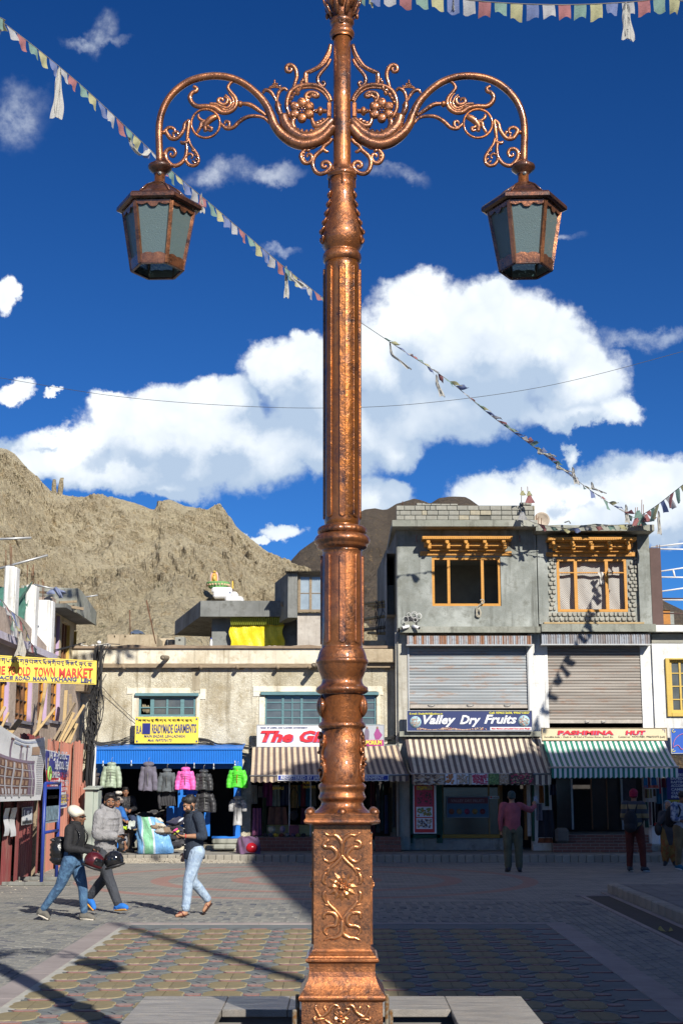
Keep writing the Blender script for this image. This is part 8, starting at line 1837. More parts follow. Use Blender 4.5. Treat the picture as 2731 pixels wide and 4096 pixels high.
def person(label, loc, J, skin, hair='short', vox=.0085, sc_=1.0, headyaw=0.0, nod=0.0, face=True, beard=False, ears=True):
 """J: joints in local metres, x = facing direction is +x rotated by the caller; returns root, world-mapping"""
 root = thing('person', label, 'person', loc); loc = Vector(loc)
 Wp = lambda p: loc+Vector(p)*sc_
 K = {k: Wp(v) for k, v in J.items() if k[0] != '_'}; s = sc_
 mb = MB(); yaw = J.get('_yaw', (0,))[0] if '_yaw' in J else 0
 torso(mb, [(K['pelvis']+Vector((0, 0, -.06*s)), .13*s, .10*s), (K['pelvis']+Vector((0, 0, .03*s)), .15*s, .105*s), (K['waist'], .125*s, .095*s), (K['chest'], .155*s, .11*s), (K['neck']+Vector((0, 0, -.06*s)), .15*s, .085*s), (K['neck'], .06*s, .06*s)], yaw)
 h = K['head']; limb(mb, [K['neck']+Vector((0, 0, -.04*s)), h+Vector((0, 0, -.06*s))], [.060*s, .056*s])
 R = Matrix.Rotation(yaw+headyaw, 3, 'Z') @ Matrix.Rotation(nod, 3, 'X')      # local: -y is the face direction
 H = lambda x, y, z: h+R @ Vector((x*s, y*s, z*s))
 mb.sph(H(0, .012, .035), (.076*s, .095*s, .092*s), 18, 12, rot=R); mb.sph(H(0, -.018, -.03), (.062*s, .075*s, .085*s), 16, 10, rot=R); mb.sph(H(0, -.05, -.095), (.034*s, .032*s, .026*s), 10, 8, rot=R)
 mb.tube([H(0, -.088, .018), H(0, -.106, -.020), H(0, -.112, -.034), H(0, -.092, -.044)], [.010*s, .013*s, .016*s, .012*s], 8)
 mb.sph(H(0, -.082, .026), (.05*s, .02*s, .012*s), 10, 6, rot=R)
 for q in (-1, 1): mb.sph(H(q*.045, -.065, -.028), (.02*s, .02*s, .02*s), 8, 6)
 if ears:
  for q in (-1, 1): mb.sph(H(q*.080, .008, -.005), (.012*s, .022*s, .034*s), 8, 6, rot=R)
 for side in ('l', 'r'):
  if side+'sh' in K: limb(mb, [K[side+'sh'], (K[side+'sh']+K[side+'el'])/2, K[side+'el'], (K[side+'el']+K[side+'wr'])/2, K[side+'wr']], [.050*s, .044*s, .038*s, .036*s, .025*s])
  if side+'wr' in K:
   d = K[side+'wr']-K[side+'el']; cfg = J.get('_hand_'+side, ((0, 0, 1), .7)); hand(mb, K[side+'wr'], cfg[2] if len(cfg) > 2 else d, cfg[0], cfg[1], s, 1 if side == 'r' else -1)
  if side+'hip' in K: limb(mb, [K[side+'hip'], (K[side+'hip']+K[side+'kn'])/2, K[side+'kn'], K[side+'kn'].lerp(K[side+'an'], .35), K[side+'an']], [.085*s, .075*s, .055*s, .054*s, .036*s])
  if side+'an' in K and side+'toe' in K: limb(mb, [K[side+'an']+Vector((0, 0, -.03*s)), K[side+'an'].lerp(K[side+'toe'], .5)+Vector((0, 0, -.01*s)), K[side+'toe']], [.036*s, .034*s, .024*s], 8)
 body = remesh(mb.build('body', skin, root), vox, 3)
 if face:
  for q in (-1, 1):
   e = MB().sph(H(q*.030, -.086, .006), (.013*s, .006*s, .0075*s), 8, 6, rot=R).build('eye', m_eye, root); MB().sph(H(q*.030, -.0915, .006), (.0062*s, .003*s, .0062*s), 8, 6, rot=R).build('iris', m_hair, e)
   MB().tube([H(q*.012, -.096, .026), H(q*.030, -.096, .031), H(q*.050, -.084, .025)], .0032*s, 5).build('eyebrow', m_hair, root)
  MB().sph(H(0, -.094, -.064), (.024*s, .007*s, .0075*s), 10, 6, rot=R).build('mouth', m_lip, root)
 if beard:
  b = MB(); b.sph(H(0, -.034, -.078), (.060*s, .061*s, .045*s), 16, 10, rot=R); b.tube([H(-.030, -.094, -.056), H(0, -.104, -.049), H(.030, -.094, -.056)], .007*s, 6)
  for q in (-1, 1): b.sph(H(q*.064, -.012, -.035), (.012*s, .03*s, .045*s), 8, 6, rot=R)
  bb = remesh(b.build('beard', m_hair, root), .006, 2)
 if hair == 'short':
  b = MB(); b.sph(H(0, .022, .052), (.088*s, .101*s, .088*s), 18, 12, rot=R); b.sph(H(0, -.045, .098), (.062*s, .055*s, .034*s), 14, 8, rot=R)
  for k in range(10): a = rnd(0, 6.28); b.sph(H(.055*cos(a), .01+.075*sin(a), .108+rnd(0, .008)), rnd(.018, .026)*s, 7, 5)
  for q in (-1, 1): b.sph(H(q*.073, .012, .022), (.013*s, .03*s, .035*s), 8, 6, rot=R)
  remesh(b.build('hair', m_hair, root), .008, 1)
 return root, K, H, R, s
def garment(name, mt, root, vox, fn, sm=3, label=None):
 mb = MB(); fn(mb); o = remesh(mb.build(name, mt, root), vox, sm)
 if label: o['label'] = label
 return o
def trousers(root, K, s, mt, r=(.115, .098, .078, .072, .062), name='trousers', hem=.04):
 def f(mb):
  torso(mb, [(K['pelvis']+Vector((0, 0, -.09*s)), .145*s, .125*s), (K['pelvis']+Vector((0, 0, .0)), .17*s, .135*s), (K['pelvis']+Vector((0, 0, .11*s)), .155*s, .12*s)], K['_yawv'])
  for q in 'lr':
   an = K[q+'an']+(K[q+'kn']-K[q+'an']).normalized()*hem
   limb(mb, [K[q+'hip'], (K[q+'hip']+K[q+'kn'])/2, K[q+'kn'], K[q+'kn'].lerp(an, .4), an], [x*s for x in r])
   d = (K[q+'kn']-an).normalized()
   for k in range(3): mb.sph(an+d*(.03+.055*k)*s+Vector((rnd(-.008, .008), rnd(-.008, .008), 0)), (r[-1]*1.10*s, r[-1]*1.10*s, .02*s), 12, 6)
 return garment(name, mt, root, .011, f, 3)
def shoe(root, an, toe, s, mt, sole, name='shoe'):
 an, toe = Vector(an), Vector(toe); d = (toe-an); d.z = 0; d.normalize(); fwd = (toe-an).normalized()
 heel = an-d*.055*s+Vector((0, 0, -.045*s))
 o = garment(name, mt, root, .009, lambda mb: (limb(mb, [an+Vector((0, 0, .01)), heel.lerp(an, .5), an.lerp(toe, .5)+Vector((0, 0, .005)), toe], [.05*s, .052*s, .048*s, .036*s]), mb.sph(heel+Vector((0, 0, .012*s)), .038*s, 10, 7)), 2)
 so_ = garment('sole', sole, o, .008, lambda mb: mb.tube([heel+Vector((0, 0, -.012*s)), heel.lerp(toe, .5)+Vector((0, 0, -.018*s)), toe+Vector((0, 0, -.020*s))+fwd*.015], [.040*s, .045*s, .042*s], 12, flat=.42, nrm=(0, 0, 1)), 1)
 return o
def top_garment(name, root, K, s, mt, secs, arms, vox=.011, extra=None, label=None):
 def f(mb):
  torso(mb, [(K['pelvis']+(K['neck']-K['pelvis'])*t+Vector((0, 0, 0)), w*s, d*s) for t, w, d in secs], K['_yawv'])
  for q in 'lr':
   if q+'sh' not in K: continue
   P = [K[q+'sh']+(K['neck']-K[q+'sh'])*.25, K[q+'sh'], (K[q+'sh']+K[q+'el'])/2, K[q+'el']]; rr = [arms[0]*.95, arms[0], arms[1], arms[2]]
   if arms[3] is not None:
    e = K[q+'el'].lerp(K[q+'wr'], arms[4]); P += [K[q+'el'].lerp(e, .5), e]; rr += [(arms[2]+arms[3])/2, arms[3]]
   limb(mb, P, [x*s for x in rr])
  if extra: extra(mb)
 return garment(name, mt, root, vox, f, 3, label)
def J_(yaw, d, **sp):
 """rotate pose by yaw; local axes: x right, -y forward"""
 R = Matrix.Rotation(yaw, 3, 'Z'); o = {}
 for k, v in d.items(): o[k] = tuple(R @ Vector(v)) if not k.startswith('_') else v
 o['_yaw'] = (yaw,); o.update(sp); return o
def locof(u, v, z=0): g = G(u, v, z); return (g.x, g.y, z)
def finish(K, yaw): K['_yawv'] = yaw; return K
# ---- 1. man in the navy shirt looking at his phone, walking towards the left
yaw = radians(-62)   # facing mostly -x, slightly to the camera
pose = {'pelvis': (0, 0, .92), 'waist': (0, .0, 1.08), 'chest': (0, -.005, 1.28), 'neck': (0, -.03, 1.46), 'head': (0, -.085, 1.575),
 'rsh': (-.19, -.01, 1.39), 'rel': (-.25, .06, 1.12), 'rwr': (-.24, -.02, .89), 'lsh': (.19, -.03, 1.39), 'lel': (.24, .03, 1.13), 'lwr': (.10, -.21, 1.13),
 'rhip': (-.095, 0, .90), 'rkn': (-.10, .03, .50), 'ran': (-.10, .30, .20), 'rtoe': (-.10, .22, .06), 'lhip': (.095, 0, .90), 'lkn': (.10, -.13, .50), 'lan': (.11, -.17, .09), 'ltoe': (.11, -.31, .03)}
Jm = J_(radians(-58), pose); Jm['_hand_l'] = (tuple(Matrix.Rotation(radians(-58), 3, 'Z') @ Vector((.2, .1, -1))), .9); Jm['_hand_r'] = ((0, 1, 0), .35)
gp = locof(772, 3665)
r1, K, H, R, s = person('bearded man in navy shirt and pale jeans walking left looking at his phone', gp, Jm, SKA, 'short', nod=.42, sc_=1.03, beard=True)
finish(K, radians(-58))
m_nshirt = fabric('navy_shirt', (.022, .032, .052), .6)
top_garment('shirt', r1, K, s, m_nshirt, [(-.22, .185, .15), (0, .175, .14), (.25, .160, .13), (.55, .175, .14), (.78, .19, .13), (.93, .14, .10), (1.0, .075, .07)], (.080, .070, .062, .056, .25))
mb = MB(); n_ = K['neck']; mb.tube([n_+(Matrix.Rotation(radians(-58), 3, 'Z') @ Vector((.075*cos(a), .065*sin(a)-.01, .015+.02*sin(a)))) for a in [i*.524+.0 for i in range(12)]], .018, 7, closed=True); mb.build('collar', m_nshirt, r1)
Rm = Matrix.Rotation(radians(-58), 3, 'Z')
mb = MB()
for k in range(7): mb.sph(K['pelvis']+(K['neck']-K['pelvis'])*(.02+.14*k)+Rm @ Vector((0, -.146-.003*k, 0)), .008, 7, 5)
mb.build('buttons', m_pvc, r1, kind='stuff')
trousers(r1, K, s, fabric('pale_jeans', (.36, .46, .58), .7, c2=(.28, .37, .50)), (.118, .098, .078, .072, .060))
p = K['lwr']+Rm @ Vector((-.03, -.10, .03)); mb = MB(); mb.bbox(-.036, .036, -.006, .006, -.07, .07, .004)
T = Matrix.Translation(p) @ Matrix.Rotation(radians(-58), 4, 'Z') @ Matrix.Rotation(.9, 4, 'X'); mb.v = [tuple(T @ Vector(v)) for v in mb.v]; tag(mb.build('phone', m_black), 'dark smartphone held by the man in the navy shirt', 'phone')
m_ff = flat('flipflop', (.035, .02, .018))
for q in 'lr':
 a, t_ = K[q+'an'], K[q+'toe']; f = bpy.data.objects.new('flip_flop', None); link(f); f.location = a; adopt(f, r1); d = (t_-a).normalized(); h = a-d*.02+Vector((0, 0, -.07)) if q == 'l' else a+Vector((.035, 0, -.07))
 mb = MB(); mb.tube([h-d*.03, h.lerp(t_, .5)+Vector((0, 0, -.02)), t_+d*.05+Vector((0, 0, -.022))], [.035, .042, .044], 12, flat=.25, nrm=(0, 0, 1)); mb.build('sole', m_ff, f)
 mb = MB(); c = a.lerp(t_, .55)+Vector((0, 0, .012)); sd = Vector((d.y, -d.x, 0)).normalized()
 for z in (-1, 1): mb.tube([t_+Vector((0, 0, .018)), c+sd*z*.030+Vector((0, 0, .012)), a.lerp(t_, .3)+sd*z*.042+Vector((0, 0, -.045))], .007, 6)
 mb.build('strap', flat('strap_red', (.16, .02, .02)), f)
mb = MB(); w_ = K['lwr']; dd = (K['lwr']-K['lel']).normalized(); mb.tube([w_-dd*.02+Vector((.028*cos(a)*dd.y, -.028*cos(a)*dd.x, .028*sin(a))) for a in [i*.6 for i in range(11)]], .006, 5); mb.build('bracelet', m_red, r1)
# ---- 2. man in the grey padded jacket
yw2 = radians(62)    # walking right
pose = {'pelvis': (0, 0, .95), 'waist': (0, -.01, 1.12), 'chest': (0, -.01, 1.33), 'neck': (0, -.03, 1.52), 'head': (0, -.055, 1.65),
 'rsh': (-.20, -.01, 1.45), 'rel': (-.25, -.02, 1.16), 'rwr': (-.08, -.27, 1.14), 'lsh': (.20, -.02, 1.45), 'lel': (.25, -.05, 1.17), 'lwr': (.05, -.32, 1.05),
 'rhip': (-.10, 0, .93), 'rkn': (-.10, -.14, .55), 'ran': (-.10, -.36, .12), 'rtoe': (-.10, -.50, .10), 'lhip': (.10, 0, .93), 'lkn': (.10, .07, .52), 'lan': (.10, .36, .20), 'ltoe': (.10, .26, .05)}
Jm = J_(yw2, pose); Rm = Matrix.Rotation(yw2, 3, 'Z'); Jm['_hand_r'] = (tuple(Rm @ Vector((0, .3, -1))), .5); Jm['_hand_l'] = ((0, .2, 1), .6, tuple(Rm @ Vector((0, -.3, -1))))
r2, K, H, R, s = person('man in grey padded jacket and blue shoes walking right, face turned to the camera', locof(415, 3650), Jm, SKB, 'short', headyaw=radians(-42), nod=.05, sc_=1.0, beard=True)
finish(K, yw2); m_gj = fabric('grey_padded', (.26, .255, .26), .8, .7)
def qb(mb):
 for k in range(6):
  t = .0+.16*k; c = K['pelvis']+(K['neck']-K['pelvis'])*t; torso(mb, [(c+Vector((0, 0, -.035)), .17, .13), (c, .212, .172), (c+Vector((0, 0, .035)), .17, .13)], yw2)
 for q in 'lr':
  for k in range(4): c = K[q+'sh'].lerp(K[q+'el'], .12+.25*k); mb.sph(c, .092, 12, 8)
  for k in range(3): c = K[q+'el'].lerp(K[q+'wr'], .2+.26*k); mb.sph(c, .076, 12, 8)
 mb.tube([K['neck']+Rm @ Vector((.10*cos(a), .085*sin(a)+.01, .035+.03*sin(a))) for a in [i*.524 for i in range(12)]], .042, 8, closed=True)
top_garment('padded_jacket', r2, K, s, m_gj, [(-.22, .18, .145), (-.1, .20, .16), (0, .20, .16), (.25, .195, .155), (.55, .21, .16), (.80, .22, .145), (.93, .16, .12), (1.02, .09, .09)], (.088, .082, .076, .066, .86), extra=qb)
trousers(r2, K, s, fabric('charcoal_trousers', (.045, .05, .062), .7), (.118, .100, .082, .078, .066))
m_bsh, m_osole = fabric('blue_shoe', (.02, .16, .55), .3), flat('orange_sole', (.62, .30, .04));
for q in 'lr': shoe(r2, K[q+'an'], K[q+'toe'], 1.05, m_bsh, m_osole)
mb = MB(); p = K['rwr']+Rm @ Vector((.02, -.12, .03)); mb.bbox(p.x-.07, p.x+.07, p.y-.035, p.y+.035, p.z-.006, p.z+.006, .004); tag(mb.build('phone', m_black), 'dark phone lying in the hand of the man in the grey padded jacket', 'phone')
# ---- 3. woman in the white beanie
yw3 = radians(76)
pose = {'pelvis': (0, 0, .86), 'waist': (0, -.01, 1.0), 'chest': (0, -.02, 1.17), 'neck': (0, -.035, 1.34), 'head': (0, -.06, 1.455),
 'rsh': (-.165, -.01, 1.28), 'rel': (-.22, -.02, 1.03), 'rwr': (-.17, -.24, .99), 'lsh': (.165, -.02, 1.28), 'lel': (.21, -.04, 1.03), 'lwr': (.15, -.25, 1.0),
 'rhip': (-.09, 0, .84), 'rkn': (-.10, .02, .46), 'ran': (-.10, .40, .14), 'rtoe': (-.10, .30, .05), 'lhip': (.09, 0, .84), 'lkn': (.09, -.13, .47), 'lan': (.09, -.17, .08), 'ltoe': (.09, -.31, .035)}
pose['rkn'] = (-.10, .14, .49)
Jm = J_(yw3, pose); Rm = Matrix.Rotation(yw3, 3, 'Z'); Jm['_hand_l'] = ((0, 0, 1), 1.1); Jm['_hand_r'] = ((0, 0, 1), 1.1)
r3, K, H, R, s = person('woman in white beanie, black jacket and jeans walking right with two helmets', locof(283, 3683), Jm, SKC, 'none', headyaw=radians(4), ears=False)
finish(K, yw3); m_bj = fabric('black_jacket', (.012, .012, .014), .5, .8)
top_garment('jacket', r3, K, s, m_bj, [(-.05, .165, .135), (.1, .165, .135), (.3, .15, .12), (.55, .165, .135), (.78, .175, .125), (.93, .13, .10), (1.06, .075, .075)], (.074, .066, .060, .050, .96), extra=lambda mb: mb.tube([K['neck']+Rm @ Vector((.068*cos(a), .07*sin(a), .03)) for a in [i*.524 for i in range(12)]], .032, 8, closed=True))
trousers(r3, K, s, fabric('blue_jeans', (.045, .10, .19), .6, c2=(.07, .15, .26)), (.118, .098, .072, .066, .052), 'jeans')
m_ks, m_ws = fabric('grey_canvas_shoe', (.14, .13, .11), .3), flat('cream_sole', (.55, .50, .42))
for q in 'lr': shoe(r3, K[q+'an'], K[q+'toe'], .95, m_ks, m_ws)
bnm = fabric('beanie_wool', (.62, .58, .48), .15)
garment('beanie', bnm, r3, .009, lambda mb: (mb.sph(H(0, .045, .075), (.108, .125, .088), 18, 12, rot=R @ Matrix.Rotation(.5, 3, 'X')), mb.sph(H(0, .01, .06), (.094, .108, .06), 16, 10, rot=R)), 3)
mb = MB(); mb.tube([H(-.07, -.05, .008), H(-.045, -.088, .008), H(0, -.10, .008), H(.045, -.088, .008), H(.07, -.05, .008)], [.010, .022, .012, .022, .010], 8, flat=.5, nrm=(0, 0, 1) if False else None); mb.build('sunglasses', m_black, r3)
garment('glove', m_bj, r3, .009, lambda mb: (limb(mb, [K['lwr']-(K['lwr']-K['lel']).normalized()*.02, K['lwr']+(K['lwr']-K['lel']).normalized()*.09], [.034, .042]), limb(mb, [K['rwr'], K['rwr']+(K['rwr']-K['rel']).normalized()*.09], [.036, .042])), 2)
bp_ = thing('backpack', 'glossy black leather backpack on the back of the woman in the white beanie', 'backpack', K['waist'])
bc_ = K['waist']+Rm @ Vector((-.02, .21, -.02)); m_lea = M('black_leather', (.012, .012, .013), .25, .2, 20, bump=.6, bs=14, bd=.02)
garment('bag', m_lea, bp_, .010, lambda mb: (mb.sph(bc_, (.145, .13, .19), 18, 12, rot=Rm @ Matrix.Rotation(-.25, 3, 'X')), mb.sph(bc_+Vector((0, 0, -.12)), (.135, .13, .09), 16, 10), mb.sph(bc_+Vector((0, 0, .15)), (.10, .08, .05), 14, 8), [mb.sph(bc_+Rm @ Vector((0, .09, -.13+.07*k)), (.11, .05, .028), 12, 6, rot=Rm) for k in range(5)]), 2)
mb = MB()
for q in (-1, 1): mb.tube(crom([bc_+Rm @ Vector((q*.07, -.08, .16)), K['neck']+Rm @ Vector((q*.11, .02, -.02)), K['chest']+Rm @ Vector((q*.13, -.14, .02)), K['waist']+Rm @ Vector((q*.16, -.04, -.03)), bc_+Rm @ Vector((q*.09, -.04, -.14))], 5), .013, 6)
mb.build('strap', m_lea, bp_, kind='stuff')
def helmet(label, c, rad, mt, rz, rx=0):
 o = thing('helmet', label, 'helmet', c, 'motorcycle helmets carried by the woman'); c = Vector(c); Rr = Matrix.Rotation(rz, 3, 'Z') @ Matrix.Rotation(rx, 3, 'X')
 mb = MB(); n, m = 28, 16
 def f(s_, t): a, b = 2*pi*s_, pi*t*.86; q = Vector((sin(b)*cos(a)*.93, sin(b)*sin(a)*1.12+(.12 if b > 1.9 else 0)*(-1 if sin(a) < 0 else 0), cos(b))); return c+Rr @ (q*rad)
 mb.grid(f, n, m); mb.build('shell', mt, o)
 mb = MB(); mb.grid(lambda s_, t: c+Rr @ (Vector((sin((.36+.24*t)*pi)*cos(pi+pi*s_)*.95, sin((.36+.24*t)*pi)*sin(pi+pi*s_)*1.14, cos((.36+.24*t)*pi)))*rad*1.02), 16, 6); mb.build('visor', M('visor_smoke', (.012, .012, .014), .08, .05, coat=.5), o)
 mb = MB(); mb.tube([c+Rr @ (Vector((.85*cos(a), 1.05*sin(a), -.72))*rad) for a in [i*pi/10 for i in range(20)]], .016, 7, closed=True); mb.build('rim', m_black, o)
 mb = MB(); mb.tube(crom([c+Rr @ Vector((rad*.6, 0, -rad*.6)), c+Vector((0, 0, rad*1.1)), c+Rr @ Vector((-rad*.6, 0, -rad*.6))], 5), .009, 5); mb.build('strap', m_black, o)
 for q in (-1, 1): mb = MB(); mb.tube([c+Rr @ (Vector((q*.90, -.2, .1))*rad), c+Rr @ (Vector((q*1.0, -.2, .1))*rad)], rad*.16, 12); mb.build('pivot', m_black, o)
 return o
hb = K['lwr']+Rm @ Vector((0, -.02, 0))
helmet('dark red motorcycle helmet held in front of the woman in the white beanie', G(283, 3683)+Vector((.36, -.28, .85)), .128, M('helmet_maroon', (.09, .008, .012), .35, .1, metal=.3, coat=.5), radians(100), .35)
helmet('black motorcycle helmet held beside the red one', G(283, 3683)+Vector((.62, -.20, .86)), .128, M('helmet_black', (.012, .012, .014), .25, .1, coat=.6), radians(80), -.3)
# ---- 4. man in the pink sweater, back to the camera, photographing the shop
yw4 = pi
pose = {'pelvis': (0, 0, .93), 'waist': (0, 0, 1.10), 'chest': (0, 0, 1.30), 'neck': (0, 0, 1.47), 'head': (0, -.02, 1.60),
 'rsh': (-.20, 0, 1.41), 'rel': (-.42, -.14, 1.32), 'rwr': (-.55, -.34, 1.40), 'lsh': (.20, 0, 1.41), 'lel': (.26, .03, 1.13), 'lwr': (.24, -.04, .90),
 'rhip': (-.10, 0, .90), 'rkn': (-.13, -.02, .50), 'ran': (-.13, .01, .09), 'rtoe': (-.17, -.14, .035), 'lhip': (.10, 0, .90), 'lkn': (.11, -.02, .50), 'lan': (.11, .01, .09), 'ltoe': (.13, -.15, .035)}
Jm = J_(yw4, pose); Jm['_hand_r'] = ((0, -1, .2), .9, (0.1, .3, 1)); Jm['_hand_l'] = ((-1, 0, 0), .4)
r4, K, H, R, s = person('man in pink sweater seen from behind raising a phone towards the shops', locof(2052, 3488), Jm, SKA, 'none', sc_=1.0, face=False, vox=.011)
finish(K, yw4); top_garment('sweater', r4, K, s, fabric('pink_sweater', (.40, .10, .12), .5), [(-.08, .175, .13), (.1, .18, .14), (.35, .175, .135), (.6, .195, .14), (.82, .20, .13), (.94, .14, .10), (1.02, .07, .07)], (.080, .070, .062, .050, .95))
trousers(r4, K, s, fabric('olive_trousers', (.12, .12, .075), .9), (.125, .110, .092, .088, .078))
for q in 'lr': shoe(r4, K[q+'an'], K[q+'toe'], 1.0, flat('dark_shoe', (.02, .025, .035)), m_black)
garment('knitted_hat', fabric('hat_green_grey', (.05, .08, .075), .8), r4, .010, lambda mb: (mb.sph(H(0, .008, .055), (.093, .108, .092), 16, 10, rot=R), mb.sph(H(0, .01, .0), (.09, .106, .05), 16, 8, rot=R)), 3)
mb = MB(); p = K['rwr']+Vector((.03, .06, .14)); mb.bbox(p.x-.04, p.x+.04, p.y-.006, p.y+.006, p.z-.075, p.z+.075, .005); tag(mb.build('phone', flat('phone_pale', (.35, .37, .42))), 'pale smartphone held up by the man in the pink sweater', 'phone')
# ---- 5. man in the striped sweater with a rucksack
yw5 = radians(150)
pose = {'pelvis': (0, 0, .95), 'waist': (0, 0, 1.12), 'chest': (0, 0, 1.32), 'neck': (0, -.02, 1.50), 'head': (0, -.05, 1.63),
 'rsh': (-.20, 0, 1.43), 'rel': (-.26, -.04, 1.16), 'rwr': (-.14, -.28, 1.16), 'lsh': (.20, 0, 1.43), 'lel': (.25, -.03, 1.16), 'lwr': (.12, -.27, 1.15),
 'rhip': (-.10, 0, .93), 'rkn': (-.15, -.04, .52), 'ran': (-.17, -.02, .09), 'rtoe': (-.22, -.17, .035), 'lhip': (.10, 0, .93), 'lkn': (.11, .02, .52), 'lan': (.12, .06, .09), 'ltoe': (.13, -.10, .035)}
Jm = J_(yw5, pose)
r5, K, H, R, s = person('man in striped sweater, dark red trousers and crimson hat standing in the shade', locof(2542, 3487), Jm, SKB, 'none', sc_=1.0, face=False, vox=.011)
finish(K, yw5); m, t = newmat('striped_sweater'); z = t.sep()[2]
k_ = t.math('FRACT', t.math('MULTIPLY', z, 5.2)); t.set(col=t.mix(t.mr(k_, .48, .52), (.24, .18, .09), (.045, .05, .065)), rough=.95); t.bump(t.noise(15), .4, .02); m_str = m
top_garment('striped_sweater', r5, K, s, m_str, [(-.06, .18, .14), (.1, .19, .145), (.35, .18, .14), (.6, .20, .15), (.82, .20, .13), (.94, .15, .11), (1.03, .08, .08)], (.084, .076, .066, .054, .92))
trousers(r5, K, s, fabric('red_brown_trousers', (.10, .018, .012), .8), (.122, .100, .084, .076, .066))
for q in 'lr': shoe(r5, K[q+'an'], K[q+'toe'], 1.05, flat('dark_shoe', (.02, .025, .035)), m_pvc)
garment('knitted_hat', fabric('hat_crimson', (.30, .008, .04), .8), r5, .010, lambda mb: (mb.sph(H(0, .008, .06), (.095, .110, .10), 16, 10, rot=R), mb.sph(H(0, .01, .0), (.092, .108, .05), 16, 8, rot=R)), 3)
def rucksack(label, K, yw, sc=1.0, dz=0):
 Rr = Matrix.Rotation(yw, 3, 'Z'); o = thing('backpack', label, 'backpack', K['waist']); c = K['chest'].lerp(K['waist'], .7)+Rr @ Vector((0, .23*sc, dz))
 garment('bag', M('ruck_black', (.010, .011, .014), .8, .2, 8), o, .012, lambda mb: (mb.sph(c, (.16*sc, .13*sc, .24*sc), 16, 12, rot=Rr), mb.sph(c+Rr @ Vector((0, .06, -.12*sc)), (.14*sc, .10*sc, .12*sc), 14, 10, rot=Rr)), 2)
 for q in (-1, 1): mb = MB(); mb.tube(crom([c+Rr @ Vector((q*.08, -.08, .2*sc)), K['neck']+Rr @ Vector((q*.12, .03, -.01)), K['chest']+Rr @ Vector((q*.15, -.14, 0)), K['waist']+Rr @ Vector((q*.19, -.02, -.05)), c+Rr @ Vector((q*.1, -.05, -.18*sc))], 5), .018, 6); mb.build('strap', MATS['ruck_black'], o)
rucksack('black rucksack on the back of the man in the striped sweater', K, yw5, 1.0, -.10)
# ---- 6. woman in a headscarf
yw6 = radians(-8)
pose = {'pelvis': (0, 0, .82), 'waist': (0, 0, .97), 'chest': (0, 0, 1.13), 'neck': (0, -.01, 1.27), 'head': (0, -.04, 1.39),
 'rsh': (-.16, 0, 1.21), 'rel': (-.21, -.10, 1.0), 'rwr': (-.06, -.20, 1.22), 'lsh': (.16, 0, 1.21), 'lel': (.19, .02, .97), 'lwr': (.17, -.08, .78),
 'rhip': (-.085, 0, .80), 'rkn': (-.09, -.05, .44), 'ran': (-.10, .02, .09), 'rtoe': (-.14, -.12, .035), 'lhip': (.085, 0, .80), 'lkn': (.09, -.02, .44), 'lan': (.10, .0, .09), 'ltoe': (.12, -.14, .035)}
Jm = J_(yw6, pose)
r6, K, H, R, s = person('woman in blue headscarf and mustard trousers holding a hand to her mouth', locof(2678, 3462), Jm, SKA, 'none', sc_=.98, vox=.011, ears=False)
finish(K, yw6); top_garment('tunic', r6, K, s, fabric('grey_tunic', (.055, .06, .07), .7), [(-.75, .20, .15), (-.4, .19, .15), (0, .17, .14), (.3, .15, .12), (.6, .165, .13), (.82, .17, .12), (.95, .12, .09)], (.072, .066, .060, .052, .9))
trousers(r6, K, s, fabric('mustard_trousers', (.26, .17, .05), .9, c2=(.30, .10, .03)), (.12, .12, .12, .12, .08))
for q in 'lr': shoe(r6, K[q+'an'], K[q+'toe'], .92, flat('dark_shoe', (.02, .025, .035)), m_black)
garment('headscarf', fabric('scarf_blue_print', (.16, .26, .32), .7, c2=(.05, .09, .14)), r6, .010, lambda mb: (mb.sph(H(0, .035, .03), (.098, .098, .115), 16, 12, rot=R), mb.tube([H(.08*cos(a), -.01+.08*sin(a), -.10) for a in [i*.524 for i in range(12)]], .035, 8, closed=True), mb.sph(H(.02, -.02, -.16), (.10, .09, .05), 12, 8)), 2)
mb = MB(); c = K['waist']+Vector((-.24, .0, -.12)); mb.sph(c, (.09, .10, .15), 14, 10); mb.tube(crom([c+Vector((0, 0, .1)), K['rsh']+Vector((-.03, 0, .07)), c+Vector((.05, .08, .1))], 5), .012, 6); tag(mb.build('handbag', m_black), 'black shoulder bag at the side of the woman in the headscarf', 'bag')
# ---- 7. man in the floral shirt at the right edge
yw7 = radians(35)
pose = {'pelvis': (0, 0, .93), 'waist': (0, 0, 1.10), 'chest': (0, 0, 1.30), 'neck': (0, -.03, 1.46), 'head': (0, -.09, 1.58),
 'rsh': (-.19, 0, 1.40), 'rel': (-.24, -.02, 1.13), 'rwr': (-.13, -.22, 1.05), 'lsh': (.19, 0, 1.40), 'lel': (.24, -.02, 1.13), 'lwr': (.13, -.24, 1.06),
 'rhip': (-.10, 0, .90), 'rkn': (-.11, -.02, .50), 'ran': (-.12, .02, .09), 'rtoe': (-.14, -.12, .035), 'lhip': (.10, 0, .90), 'lkn': (.11, -.04, .50), 'lan': (.12, -.02, .09), 'ltoe': (.14, -.17, .035)}
Jm = J_(yw7, pose)
r7, K, H, R, s = person('man in white floral shirt and khaki trousers cut by the right edge', locof(2728, 3478), Jm, SKB, 'short', nod=.4, sc_=1.0, vox=.011)
finish(K, yw7); top_garment('shirt', r7, K, s, fabric('floral_shirt', (.46, .47, .52), .6, c2=(.10, .13, .24)), [(-.05, .18, .14), (.1, .18, .14), (.35, .17, .135), (.6, .19, .14), (.82, .195, .13), (.94, .14, .10), (1.02, .075, .075)], (.082, .074, .068, .056, .45))
trousers(r7, K, s, fabric('khaki_trousers', (.20, .14, .07), .8), (.12, .104, .084, .078, .068))
